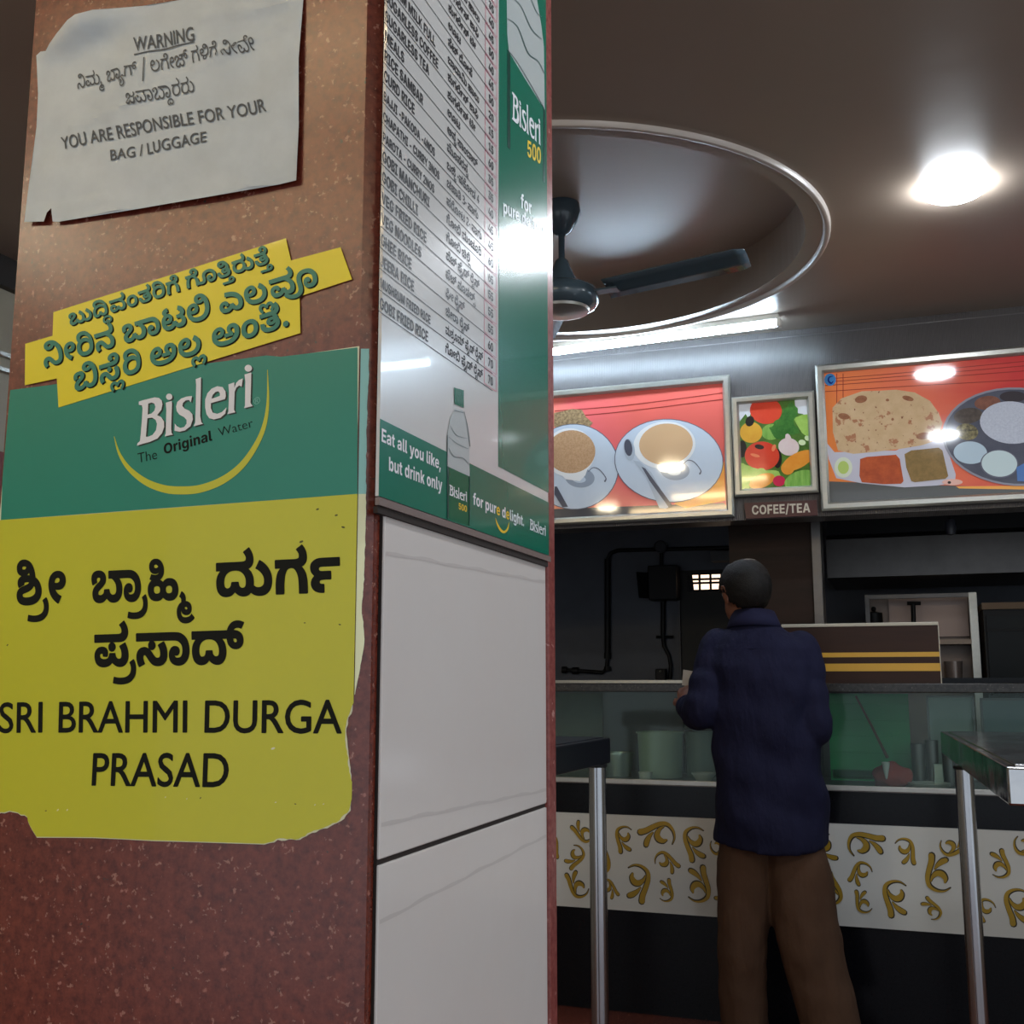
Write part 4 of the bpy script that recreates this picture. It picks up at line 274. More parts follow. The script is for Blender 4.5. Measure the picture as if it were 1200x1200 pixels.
196: [[213,-3,-64,0,-86,21,-46,36,1,24,0,20,32,28,56,15,37,0,26,0,38,-10,20,-18,1,-13,0,-12,-20,-18,-40,-10,-31,0,-20,0,-32,6,-24,8,-7,4,13,26,4,-4,16,-8,20,-5,15,0,22,0,24,8,1,7,0,6,-16,6,-9,0,-14,0,-20,-7,-14,-16,1,-13,0,-14,26,-22,56,-12,45,0,38,0,54,9,28,19,1,12,0,18,-32,20,-27,6,53,19,28,-8,36,-19,16,-22,1,-13,0,-20,-38,-34,-86,-20],[241,106,1,32,107,0,1,-32],[519,61,-42,0,-50,26,1,25,1,3,0,21,30,28,52,14,35,0,26,0,36,-5,13,-3,-31,-24,-8,2,-20,3,-11,0,-16,0,-24,-6,-16,-15,1,-14,1,-10,0,-8,12,-12,17,0,8,0,12,4,1,6,0,2,-4,4,-3,2,-4,1,-14,1,-9,0,-159,0,1,32,153,0,28,0,40,-5,17,-7,12,-5,12,-14,1,-9,0,-19,-46,-18]],
129: [[9,-84,-20,0,-32,6,-28,12,-11,8,-12,8,-12,6,-7,0,-8,0,-12,-6,1,-4,0,-5,10,-11,7,-6,-45,-10,-8,7,-10,17,1,8,0,14,36,18,33,0,22,0,34,-10,21,-13,12,-7,14,-7,14,-3,9,0,8,0,16,4,8,11,1,9,0,13,-24,25,-11,10,45,10,12,-8,18,-18,10,-22,1,-10,0,-16,-18,-20,-36,-10]],
209: [[117,-3,-32,0,-46,11,-26,22,1,14,0,12,24,18,38,10,27,0,36,0,36,-14,1,-13,0,-4,-6,-9,-1,-2,-51,2,2,2,2,2,1,1,0,4,-10,4,-7,0,-10,0,-14,-6,1,-6,0,-7,26,-9,31,0,30,0,28,15,5,11,65,0,4,-13,24,-13,19,0,14,0,16,5,6,8,1,4,0,10,-16,14,-17,10,61,17,1,-3,12,-8,20,-14,16,-17,1,-11,0,-16,-28,-20,-42,-11,-25,0,-24,0,-40,7,-28,12,-15,10,33,-1,-16,-9,-36,-13,-42,-6],[187,-36,7,38,65,0,7,-38],[441,47,-20,0,-28,5,-28,14,-17,12,19,19,12,-9,18,-10,18,-3,13,0,16,0,12,9,1,6,0,9,-20,13,-11,6,49,23,24,-10,32,-27,1,-16,0,-15,-24,-18,-40,-8],[195,87,-22,0,-46,3,-17,4,25,20,12,-2,28,-2,15,0,18,0,22,4,10,10,1,8,1,2,0,6,-10,12,-20,8,-13,0,-8,0,-16,-5,1,-5,0,-4,8,-4,12,-2,7,0,18,0,24,10,13,8,21,-21,-12,-5,-22,-8,-26,-6,-21,0,-26,0,-36,8,-18,14,1,9,0,15,46,18,41,0,34,0,46,-14,24,-22,1,-12,0,-16,-24,-21,-46,-10]],
158: [[173,-3,-46,0,-70,15,-38,28,1,21,0,12,14,19,32,15,25,5,11,-6,-79,0,1,32,255,0,1,-32,-3,0,5,4,20,-6,24,-14,12,-18,1,-11,0,-20,-36,-29,-68,-15],[175,30,26,0,36,10,20,18,1,10,0,12,-20,17,-36,9,-25,0,-26,0,-38,-10,-18,-17,1,-11,0,-18,44,-20]],
192: [[121,-3,-32,0,-48,11,-24,22,1,14,0,12,20,18,40,10,27,0,36,0,34,-14,1,-13,0,-4,-4,-9,-3,-2,-47,2,0,2,0,2,1,1,0,4,-8,4,-7,0,-8,0,-16,-6,1,-6,0,-7,28,-9,29,0,32,0,28,15,1,11,69,0,0,-13,28,-13,17,0,20,0,16,13,1,10,0,8,-12,16,-22,14,-32,12,-17,4,89,6,24,-8,30,-19,16,-22,1,-13,0,-20,-26,-23,-44,-10,-25,0,-26,0,-36,7,-30,12,-13,10,31,-1,-16,-9,-34,-13,-44,-6],[17,106,1,32,265,0,26,0,22,2,5,2,8,2,4,6,1,4,0,6,-14,13,-13,7,57,17,24,-15,18,-23,1,-13,0,-6,-10,-15,-11,-6,-14,-7,-42,-6,-39,0],[477,-3,-36,0,-60,17,-25,13,29,31,18,-14,40,-15,25,0,28,0,32,15,1,14,0,13,-22,19,-38,15,-23,5,33,22,36,-8,56,-21,32,-27,1,-20,0,-12,-14,-22,-30,-16,-44,-9],[433,106,1,32,97,0,1,-32],[705,61,-42,0,-50,26,1,25,1,3,0,21,30,28,52,14,35,0,26,0,36,-5,13,-3,-29,-24,-10,2,-18,3,-13,0,-14,0,-26,-6,-16,-15,1,-14,1,-10,0,-8,14,-12,17,0,8,0,12,4,1,6,0,2,-4,4,-3,2,-4,1,-16,1,-9,0,-159,0,1,32,155,0,28,0,40,-5,17,-7,12,-5,12,-14,1,-9,0,-19,-48,-18]],
},
}
KR = {
'R': {
'ನಿಮ್ಮ ಬ್ಯಾಗ್ / ಲಗೇಜ್ ಗಳಿಗೆ ನೀವೇ': ([(223,0),(47,742),(120,1898),(154,2408),(60,3213),(121,3662),(170,3922),(418,5142),(51,5921),(242,6680),(74,7328),(175,7736),(25,9084),(232,9732),(242,10452),(223,11360),(74,12102),(267,12510),(74,13304)],13712),
'ಜವಾಬ್ದಾರರು': ([(30,0),(161,775),(60,1569),(154,2018),(60,2823),(113,3272),(49,3335),(49,3986),(63,4637)],5001),
},
'B': {
'ಬುದ್ಧಿವಂತರಿಗೆ ಗೊತ್ತಿರುತ್ತೆ': ([(45,0),(63,890),(221,1252),(114,2073),(53,2132),(6,2996),(38,3605),(230,4293),(242,4985),(242,5947),(64,6650),(219,7477),(111,8153),(49,8199),(63,8892),(253,9255),(111,9942)],9988),
'ನೀರಿನ ಬಾಟಲಿ ಎಲ್ಲವೂ': ([(223,0),(74,803),(230,1283),(42,1976),(154,3007),(60,3905),(33,4412),(231,5321),(17,6445),(51,7300),(124,8118),(53,8174),(277,9038)],9778),
'ಬಿಸ್ಲೆರಿ ಅಲ್ಲ ಅಂತ.': ([(226,0),(270,914),(124,1683),(230,1739),(9,2692),(51,3651),(124,4468),(9,4784),(6,5743),(38,6352),(417,7039)],7325),
'ಶ್ರೀ': ([(234,0),(122,694),(74,828)],1308),
'ಬ್ರಾಹ್ಮಿ': ([(154,0),(60,898),(122,1405),(237,1539),(120,2395)],2654),
'ದುರ್ಗ': ([(40,0),(63,821),(25,1184),(93,1886)],2484),
'ಪ್ರಸಾದ್': ([(43,0),(122,863),(164,997),(60,1766),(185,2273)],3460),
'ಸೆಟ್ ದೋಸೆ': ([(270,0),(178,769),(255,2311),(64,3133),(74,3960),(270,4440)],5209),
'ಬಾದಾಮಿ ಹಾಲು': ([(154,0),(60,898),(149,1405),(60,2226),(228,2733),(165,4255),(60,5118),(51,5625),(63,6442)],6804),
'ಶುಗರ್ಲೆಸ್ ಕಾಫಿ': ([(54,0),(63,700),(25,1062),(265,1764),(93,2605),(201,3204),(134,4600),(60,5238),(225,5745)],6601),
'ಶುಗರ್ಲೆಸ್ ಟೀ': ([(54,0),(63,700),(25,1062),(265,1764),(93,2605),(201,3204),(214,4600),(74,5509)],5989),
'ಊಟ': ([(14,0),(33,1753)],2662),
'ಅನ್ನ ಸಾಂಬಾರ್': ([(9,0),(42,959),(115,1730),(164,2117),(60,2886),(6,3393),(154,4002),(60,4900),(194,5407)],6466),
'ಮೊಸರನ್ನ': ([(262,0),(64,1227),(56,2055),(49,2824),(42,3516),(115,4288)],4415),
'ಬಜ್ಜಿ -ಪಕೋಡ 4': ([(45,0),(212,890),(103,1757),(416,2098),(43,2433),(240,3296),(64,3934),(74,4761),(35,5241),(423,6340)],6912),
'ಚಪಾತಿ 3- ಸಾಗು': ([(28,0),(152,896),(60,1759),(219,2266),(422,3202),(416,3774),(164,4370),(60,5139),(25,5646),(63,6348)],6710),
'ಪರೋಟ 2- ಸಾಗು': ([(43,0),(264,863),(64,1556),(74,2383),(33,2863),(421,4032),(416,4604),(164,5199),(60,5968),(25,6475),(63,7177)],7540),
'ಗೋಬಿ ಮಂಚೂರಿ': ([(242,0),(64,702),(74,1529),(226,2009),(47,3184),(6,4411),(28,5020),(64,5916),(230,6743)],7436),
'ಗೋಬಿ ಚಿಲ್ಲಿ': ([(242,0),(64,702),(74,1529),(226,2009),(210,3184),(231,4080),(124,4944)],5000),
'ವೆಜ್ ಫ್ರೈಡ್ ರೈಸ್': ([(267,0),(175,865),(259,2357),(122,3220),(75,3354),(180,3541),(264,5005),(75,5698),(201,5885)],7021),
'ವೆಜ್ ನೂಡಲ್ಸ್': ([(267,0),(175,865),(42,2357),(64,3128),(35,3955),(196,4794),(129,6012)],6153),
'ಘೀ ರೈಸ್': ([(209,0),(74,1074),(264,1814),(75,2507),(201,2694)],3830),
'ಜೀರಾ ರೈಸ್': ([(212,0),(74,867),(158,1347),(60,2040),(264,2807),(75,3500),(201,3687)],4823),
'ಮಶ್ರೂಮ್ ಫ್ರೈಡ್ ರೈಸ್': ([(47,0),(54,1227),(122,1927),(64,2061),(192,2888),(259,4740),(122,5603),(75,5738),(180,5925),(264,7389),(75,8082),(201,8269)],9405),
'ಗೋಬಿ ಫ್ರೈಡ್ ರೈಸ್': ([(242,0),(64,702),(74,1529),(226,2009),(259,3184),(122,4047),(75,4181),(180,4368),(264,5832),(75,6525),(201,6712)],7848),
},
}
IG = {
'A': ([[13,0,123,182,109,0,127,-182,-91,0,-51,84,-12,18,-22,42,-11,24,19,0,-12,-24,-20,-42,-11,-18,-51,-84],[93,40,1,32,197,0,1,-32]],759),
'B': ([[31,0,1,182,149,0,42,0,52,-12,28,-21,1,-13,0,-11,-16,-16,-32,-11,-19,-2,1,-2,24,0,36,-11,22,-19,1,-14,0,-14,-30,-23,-56,-13,-39,0],[113,33,61,0,30,0,28,12,1,9,0,8,-14,11,-24,7,-19,0,-59,0],[113,106,53,0,16,0,24,6,14,10,1,6,0,10,-26,12,-23,0,-55,0]],663),
'C': ([[193,-2,-48,0,-78,22,-46,41,1,30,0,29,48,42,76,22,49,0,32,0,54,-8,42,-18,28,-24,5,-16,-83,0,0,8,-14,11,-20,7,-26,4,-13,0,-26,0,-42,-13,-22,-26,1,-18,0,-19,22,-26,42,-13,27,0,14,0,26,5,20,7,14,11,1,8,85,0,-4,-13,-24,-23,-40,-20,-56,-10]],742),
'D': ([[161,0,-93,0,1,34,93,0,34,0,44,12,24,25,1,20,0,20,-24,25,-44,11,-35,0,-91,0,1,35,99,0,54,0,80,-22,44,-40,1,-29,0,-29,-44,-40,-80,-22],[113,182,1,-182,-81,0,1,182]],722),
'E': ([[31,0,1,182,251,0,1,-34,-167,0,1,-40,155,0,1,-32,-153,0,1,-43,169,0,1,-33]],609),
'F': ([[31,0,1,182,245,0,1,-34,-161,0,1,-48,147,0,1,-32,-145,0,1,-68]],586),
'G': ([[195,-2,-50,0,-80,22,-44,42,1,28,0,30,48,42,76,22,49,0,32,0,54,-8,42,-17,26,-23,3,-13,-79,0,-4,6,-12,9,-20,7,-24,3,-13,0,-26,0,-42,-13,-22,-25,1,-19,0,-19,22,-25,42,-14,29,0,24,0,36,9,20,16,1,11,17,-1,-91,0,1,30,153,0,1,-23,0,-25,-40,-34,-72,-18]],752),
'H': ([[31,0,1,182,83,0,1,-72,153,0,1,72,81,0,1,-182,-79,0,1,76,-151,0,1,-76]],748),
'I': ([[17,0,1,33,65,0,1,115,-63,0,1,34,209,0,1,-34,-61,0,1,-115,63,0,1,-33]],484),
'J': ([[141,-2,-60,0,-64,30,1,27,1,11,81,0,1,-12,0,-12,24,-12,21,0,20,0,24,12,1,12,1,128,81,0,1,-126,0,-28,-66,-30]],587),
'K': ([[93,38,1,36,10,11,20,17,26,18,19,11,85,51,99,0,-151,-90,-7,1],[31,0,1,182,83,0,1,-47,-1,-48,3,-19,1,-68],[257,0,-99,80,51,30,147,-110]],730),
'L': ([[31,0,1,182,83,0,1,-149,155,0,1,-33]],565),
'M': ([[31,0,1,182,127,0,53,-76,4,-7,8,-20,12,-23,8,-22,5,-8,-15,0,2,8,8,22,10,23,10,20,5,7,51,76,129,0,1,-182,-83,0,1,82,0,6,2,18,2,22,0,22,1,10,7,0,-6,-11,-10,-23,-12,-20,-10,-18,-3,-6,-55,-82,-67,0,-55,82,-4,6,-10,17,-12,21,-10,23,-5,11,7,0,0,-10,0,-22,2,-22,2,-18,1,-6,1,-82]],938),
'N': ([[31,0,1,182,91,0,109,-87,8,-7,20,-18,18,-20,11,-14,-7,0,-2,10,-2,24,-4,22,1,8,1,82,85,0,1,-182,-89,0,-97,79,-12,10,-20,18,-20,21,-15,16,13,0,0,-14,4,-24,0,-20,1,-7,1,-79]],764),
'O': ([[193,-2,-48,0,-76,22,-48,41,1,30,0,29,48,42,76,22,49,0,50,0,78,-22,44,-42,1,-29,0,-30,-44,-41,-78,-22],[193,33,28,0,40,13,22,26,1,19,0,19,-22,26,-40,12,-27,0,-26,0,-40,-12,-22,-26,1,-19,0,-19,22,-26,40,-13]],772),
'P': ([[31,0,1,182,147,0,40,0,60,-16,32,-28,1,-18,0,-18,-32,-28,-60,-16,-41,0,-91,0,1,32,79,0,20,0,30,8,14,13,1,9,0,8,-14,14,-30,7,-19,0,-47,0,1,-149]],650),
'R': ([[31,0,1,182,147,0,40,0,60,-15,32,-27,1,-18,0,-18,-32,-26,-60,-14,-41,0,-93,0,1,32,81,0,20,0,30,6,14,12,1,8,0,9,-14,12,-30,6,-19,0,-47,0,1,-149],[233,0,-87,83,87,0,91,-83]],660),
'S': ([[169,-2,-44,0,-68,13,-36,27,1,20,77,0,2,-8,18,-12,32,-6,21,0,18,0,26,4,16,10,1,6,0,6,-14,8,-26,6,-19,2,-39,5,-46,5,-54,24,1,20,0,18,36,24,64,14,41,0,40,0,64,-14,32,-25,1,-17,-75,0,-4,11,-30,11,-25,0,-18,0,-26,-4,-12,-9,1,-5,0,-6,16,-9,24,-5,17,-2,33,-4,24,-2,40,-10,30,-13,16,-17,1,-12,0,-16,-34,-26,-64,-12]],658),
'T': ([[17,148,1,34,305,0,1,-34,-111,0,1,-148,-79,0,1,148]],673),
'U': ([[183,-2,-46,0,-68,16,-38,30,1,20,1,118,83,0,1,-114,0,-10,16,-16,32,-9,23,0,22,0,32,9,16,16,1,10,1,114,83,0,1,-118,0,-20,-38,-30,-68,-16]],729),
'V': ([[139,0,-125,182,91,0,55,-84,12,-18,20,-42,13,-24,-15,0,12,24,20,42,11,18,53,84,91,0,-123,-182]],759),
'Y': ([[149,0,1,67,-135,115,97,0,59,-56,8,-8,14,-17,9,-11,-15,0,8,11,12,17,9,8,57,56,97,0,-131,-115,1,-67]],743),
' ': ([],269),
'a': ([[107,-2,-26,0,-40,8,-24,18,1,14,0,12,16,15,28,9,36,6,23,0,22,2,30,2,14,4,1,4,1,1,0,5,-10,8,-18,4,-11,0,-12,0,-20,-4,-12,-7,-3,-5,-71,6,4,12,34,17,50,9,33,0,24,0,44,-6,32,-11,20,-17,1,-12,1,-92,-75,0,1,19,-3,0,-6,-7,-22,-10,-32,-4],[129,24,16,0,26,7,14,11,1,6,1,14,-4,0,-12,-2,-14,-2,-14,-1,-7,-1,-12,0,-18,-4,-10,-8,1,-4,0,-6,8,-6,18,-4]],585),
'b': ([[189,-2,-20,0,-32,7,-20,11,-3,6,-3,0,1,-22,-77,0,1,182,79,0,1,-68,5,0,4,5,20,11,30,8,23,0,30,0,50,-15,30,-31,1,-24,0,-23,-30,-31,-48,-16],[163,30,18,0,24,9,12,17,1,12,0,12,-12,17,-24,9,-17,0,-18,0,-24,-9,-12,-17,1,-12,0,-12,12,-17,24,-9]],634),
'c': ([[155,-2,-42,0,-60,17,-32,31,1,22,0,21,32,31,60,18,43,0,26,0,42,-6,32,-12,20,-18,5,-11,-73,-7,-2,6,-10,8,-12,6,-16,4,-7,0,-20,0,-24,-10,-12,-18,1,-12,0,-12,12,-18,24,-10,21,0,8,0,16,4,14,6,8,8,3,6,75,-6,-2,-12,-22,-18,-32,-12,-42,-6]],592),
'd': ([[129,-2,-30,0,-50,16,-28,31,1,23,0,24,28,31,52,15,29,0,24,0,28,-8,20,-11,7,-5,3,0,1,68,81,0,1,-182,-79,0,1,22,-1,0,-6,-6,-20,-11,-30,-7],[157,30,16,0,24,9,14,17,1,12,0,12,-14,17,-24,9,-15,0,-20,0,-24,-9,-12,-17,1,-12,0,-12,12,-17,24,-9]],634),
'e': ([[157,-2,-44,0,-60,16,-32,32,1,22,0,20,32,32,60,18,41,0,28,0,48,-8,34,-18,20,-26,1,-18,1,-10,-233,0,1,24,197,0,-37,-6,0,10,-12,15,-24,8,-17,0,-18,0,-24,-8,-14,-15,1,-8,1,-18,0,-11,16,-15,28,-7,17,0,12,0,20,3,14,7,5,5,73,-6,-6,-12,-34,-17,-50,-9]],598),
'f': ([[189,136,1,-30,-183,0,1,30],[53,0,1,145,0,15,24,20,40,10,29,0,16,0,32,-2,7,-2,-13,-29,-4,1,-12,1,-7,0,-16,0,-12,-7,1,-7,1,-145]],404),
'g': ([[153,-54,-34,0,-52,9,-32,15,-5,11,69,8,4,-4,14,-7,22,-4,17,0,28,0,30,12,1,14,1,24,-5,0,-4,-6,-20,-10,-30,-6,-21,0,-30,0,-50,14,-28,30,1,22,0,24,28,31,52,15,29,0,24,0,30,-8,20,-11,7,-5,3,0,1,22,79,0,1,-134,0,-18,-34,-26,-62,-12],[157,32,16,0,24,8,14,17,1,11,0,12,-14,18,-24,8,-15,0,-20,0,-24,-9,-12,-17,1,-12,0,-11,12,-17,24,-8]],636),
'h': ([[109,78,1,-78,-77,0,1,182,79,0,1,-80,-5,0,10,17,44,19,37,0,28,0,42,-12,22,-24,1,-15,1,-87,-79,0,1,80,0,12,-24,13,-19,0,-16,0,-22,-6,-14,-12]],630),
'i': ([[31,0,1,136,79,0,1,-136],[69,154,-16,0,-24,11,1,8,0,9,24,11,17,0,20,0,24,-11,1,-9,0,-8,-24,-11]],278),
'k': ([[103,38,1,48,11,0,85,50,93,0,-115,-69,-19,0],[31,0,1,182,79,0,1,-182],[201,0,-75,58,53,28,117,-86]],587),
'l': ([[117,-1,-44,0,-42,19,1,18,1,146,79,0,1,-140,0,-6,10,-6,11,0,8,0,4,0,5,1,13,-29,-8,0,-20,-3]],316),
'n': ([[109,78,1,-78,-77,0,1,136,75,0,3,-34,-3,0,10,17,44,19,37,0,28,0,42,-12,22,-24,1,-15,1,-87,-79,0,1,80,0,12,-24,13,-19,0,-16,0,-22,-6,-14,-12]],629),
'o': ([[155,-2,-42,0,-60,17,-32,31,1,22,0,21,32,31,60,18,43,0,42,0,60,-18,34,-31,1,-21,0,-22,-34,-31,-60,-17],[155,28,18,0,24,10,12,18,1,12,0,12,-12,18,-24,10,-17,0,-18,0,-24,-10,-12,-18,1,-12,0,-12,12,-18,24,-10]],616),
'p': ([[31,-51,1,187,79,0,1,-22,5,0,4,5,20,11,30,8,23,0,30,0,50,-15,30,-31,1,-24,0,-23,-30,-31,-48,-16,-31,0,-20,0,-32,7,-20,11,-3,6,-3,0,1,-73],[163,30,18,0,24,9,12,17,1,12,0,12,-12,17,-24,9,-17,0,-18,0,-24,-9,-12,-17,1,-12,0,-12,12,-17,24,-9]],634),
'r': ([[31,0,1,136,79,0,1,-24,3,0,6,13,36,13,23,0,6,0,12,0,7,-1,1,-35,-6,1,-18,1,-7,0,-18,0,-24,-7,-16,-13,1,-8,1,-76]],414),
't': ([[173,136,1,-30,-167,0,1,30],[43,169,79,0,1,-128,0,-6,12,-5,13,0,4,0,16,0,5,1,13,-29,-16,-2,-24,-2,-11,0,-42,0,-44,20,1,20]],375),
'u': ([[125,-2,-28,0,-44,13,-22,23,1,16,1,86,79,0,1,-79,0,-12,26,-13,23,0,16,0,20,6,12,12,1,8,1,78,81,0,1,-136,-73,0,-1,34,5,0,-10,-16,-42,-20]],630),
'y': ([[29,-48,19,30,11,-2,16,-2,22,2,14,7,1,6,1,7,-101,136,87,0,43,-68,8,-14,10,-27,9,-15,-17,0,6,15,12,27,11,14,47,68,85,0,-115,-151,-8,-11,-28,-17,-40,-9,-27,0,-16,0,-28,2]],611),
'0': ([[161,-2,-46,0,-62,22,-32,42,1,29,0,29,32,42,62,22,47,0,48,0,64,-22,32,-42,1,-29,0,-29,-32,-42,-64,-22],[161,31,22,0,28,13,14,26,1,21,0,21,-14,26,-28,13,-21,0,-20,0,-28,-13,-12,-26,1,-21,0,-21,12,-26,28,-13]],646),
'1': ([[41,0,1,32,253,0,1,-32],[217,182,1,-182,-79,0,1,146,-1,0,-81,-28,1,36,81,28]],646),
'2': ([[33,0,1,29,133,59,16,8,20,12,12,12,1,7,0,8,-14,11,-24,6,-15,0,-16,0,-24,-6,-14,-12,1,-9,-75,0,0,19,32,26,60,14,41,0,40,0,58,-14,34,-24,1,-16,0,-10,-18,-20,-42,-25,-37,-17,-49,-24,1,-1,153,0,1,-33]],646),
'3': ([[159,-2,-40,0,-62,14,-36,24,-1,16,83,0,0,-6,16,-10,28,-5,17,0,16,0,24,6,16,11,1,8,0,8,-16,12,-28,8,-21,0,-41,0,1,26,81,38,1,1,-151,0,1,33,249,0,1,-30,-119,-56,1,9,40,3,62,-12,34,-26,1,-16,0,-18,-36,-24,-64,-14]],646),
'4': ([[13,32,1,31,137,119,77,0,-129,-117,1,-1,217,0,1,-32],[189,0,1,40,3,15,1,59,75,0,1,-114]],646),
'5': ([[161,-2,-40,0,-60,14,-36,24,1,16,81,0,0,-6,16,-11,24,-6,17,0,16,0,28,8,14,14,1,9,0,9,-16,15,-26,7,-17,0,-18,0,-28,-7,-7,-6,-71,7,17,97,229,0,1,-33,-159,0,-7,-45,1,0,10,8,40,8,25,0,26,0,40,-8,32,-16,16,-22,1,-13,0,-19,-34,-28,-62,-16]],646),
'6': ([[165,-2,-38,0,-62,14,-36,28,1,20,0,14,22,28,23,17,87,63,83,0,-113,-82,-23,0,6,4,22,8,34,4,19,0,34,0,52,-13,28,-25,1,-18,0,-18,-36,-29,-60,-15],[163,29,18,0,24,8,16,13,1,9,0,9,-16,14,-24,8,-17,0,-16,0,-26,-8,-16,-14,1,-8,0,-10,16,-13,26,-8]],646),
'7': ([[57,0,151,148,1,1,-173,0,1,33,259,0,1,-34,-149,-148]],646),
'8': ([[161,-2,-40,0,-64,13,-38,23,1,15,0,11,22,20,36,12,23,2,1,1,-30,3,-36,22,1,16,0,14,32,22,60,12,37,0,40,0,58,-12,34,-22,1,-14,0,-16,-38,-22,-29,-3,1,-1,24,-2,36,-12,20,-20,1,-11,0,-15,-36,-23,-64,-13],[161,27,20,0,24,7,16,11,1,7,0,8,-16,12,-26,6,-17,0,-16,0,-26,-6,-14,-12,1,-8,0,-7,12,-11,28,-7],[161,108,16,0,24,6,12,10,1,7,0,7,-12,10,-24,6,-15,0,-14,0,-22,-6,-12,-10,1,-7,0,-7,12,-10,24,-6]],646),
'9': ([[161,184,36,0,62,-14,38,-28,1,-20,0,-14,-24,-28,-21,-18,-85,-62,-79,0,113,82,25,0,-4,-4,-24,-8,-32,-4,-19,0,-32,0,-52,12,-28,26,1,18,0,18,34,28,60,16],[161,153,-16,0,-26,-8,-14,-13,1,-9,0,-9,14,-14,26,-8,17,0,16,0,28,8,14,14,1,8,0,10,-14,13,-28,8]],646),
'-': ([[245,90,1,-32,-165,0,1,32]],646),
',': ([[13,-49,21,77,81,0,-47,-77]],269),
'.': ([[69,-2,-20,0,-24,12,1,10,0,9,24,13,21,0,18,0,26,-13,1,-9,0,-10,-26,-12]],269),
'/': ([[193,190,-117,-218,-67,0,119,218]],395),
}
# ---------------------------------------------------------------- lettering: outlines stored as short strings
def glyph_contours(t, steps=4):
    res = []
    for q in t:
        P = []; px = py = 0
        for a, b in zip(q[::2], q[1::2]): px += a >> 1; py += b; P.append((px / 250, py / 250, a & 1))
        if len(P) < 3: continue
        Q = []
        for i, p in enumerate(P):
            n = P[(i + 1) % len(P)]; Q.append(p)
            if not p[2] and not n[2]: Q.append(((p[0] + n[0]) / 2, (p[1] + n[1]) / 2, 1))
        k = next(i for i, p in enumerate(Q) if p[2]); Q = Q[k:] + Q[:k]; out = []; i = 0
        while i < len(Q):
            p = Q[i]
            if p[2]: out.append((p[0], p[1]))
            else:
                a = out[-1]; c = Q[(i + 1) % len(Q)]
                for s in range(1, steps):
                    u = s / steps; out.append(((1 - u) ** 2 * a[0] + 2 * u * (1 - u) * p[0] + u * u * c[0], (1 - u) ** 2 * a[1] + 2 * u * (1 - u) * p[1] + u * u * c[1]))
            i += 1
        res.append(out)
    return res
def wind(p, cs):
    w_ = 0
    for c in cs:
        for i in range(len(c)):
            a, b = c[i - 1], c[i]
            if (a[1] > p[1]) != (b[1] > p[1]):
                x = (b[0] - a[0]) * (p[1] - a[1]) / (b[1] - a[1]) + a[0]
                if p[0] < x: w_ += 1 if b[1] > a[1] else -1
    return w_
def tri_contours(cs, evenodd=False, extra=()):
    V = []; E = []
    for c in cs:
        b = len(V); V += [Vector(p[:2]) for p in c]; E += [(b + i, b + (i + 1) % len(c)) for i in range(len(c))]
    V += [Vector(p) for p in extra]
    if not V: return [], []
    v, e, f, _, _, _ = delaunay_2d_cdt(V, E, [], 0, 1e-7)
    F = []
    for t in f:
        m = sum((v[i] for i in t), Vector((0, 0))) / len(t); q = wind(m, cs)
        if (q % 2 if evenodd else q != 0): F.append(tuple(t))
    return [(p.x, p.y) for p in v], F
_gc = {}
def run(key, glyphs):
    V = []; F = []
    for j, (k, t, x) in enumerate(glyphs):
        if (key, k) not in _gc: _gc[key, k] = tri_contours(glyph_contours(t))
        v, f = _gc[key, k]; b = len(V); V += [(a + x, c, 3e-5 * (len(F) and (j % 3))) for a, c in v]; F += [tuple(b + i for i in q) for q in f]
    return V, F
def ktext(w_, s):
    r, wd = KR[w_][s]; V, F = run(w_, [(g, KG[w_][g], x / 1000) for g, x in r]); return V, F, wd / 1000
def itext(s, track=0):
    x = 0; G = []
    for ch in s:
        G.append((ch, IG[ch][0], x)); x += IG[ch][1] / 1000 + track
    V, F = run('I', G); return V, F, x - track
_bf = {}
def btext(s, weight=0.0, shear=0.0, track=1.0):
    """Blender's own face as triangles; em units"""
    c = bpy.data.curves.new('t', 'FONT'); c.body = s; c.size = 1; c.offset = weight; c.shear = shear; c.space_character = track; c.resolution_u = 4
    o = bpy.data.objects.new('t', c); COL.objects.link(o); dg = bpy.context.evaluated_depsgraph_get(); dg.update(); me = o.evaluated_get(dg).to_mesh()
    V = [(v.co.x, v.co.y) for v in me.vertices]; F = [tuple(p.vertices) for p in me.polygons]
    o.evaluated_get(dg).to_mesh_clear(); bpy.data.objects.remove(o); bpy.data.curves.remove(c)
    x0 = min(v[0] for v in V); V = [(a - x0, b) for a, b in V]
    return V, F, max(v[0] for v in V)
def heavy(vfw, e):
    """thicken letters by laying shifted copies over them"""
    V, F, w_ = vfw; V2 = []; F2 = []
    for j, (dx, dy) in enumerate(((-e, 0), (e, 0), (0, e), (0, -e), (e * .7, e * .7), (-e * .7, -e * .7), (0, 0))):
        b = len(V2); V2 += [(q[0] + dx, q[1] + dy, (q[2] if len(q) > 2 else 0) + j * 1.2e-5) for q in V]; F2 += [tuple(b + i for i in f) for f in F]
    return V2, F2, w_
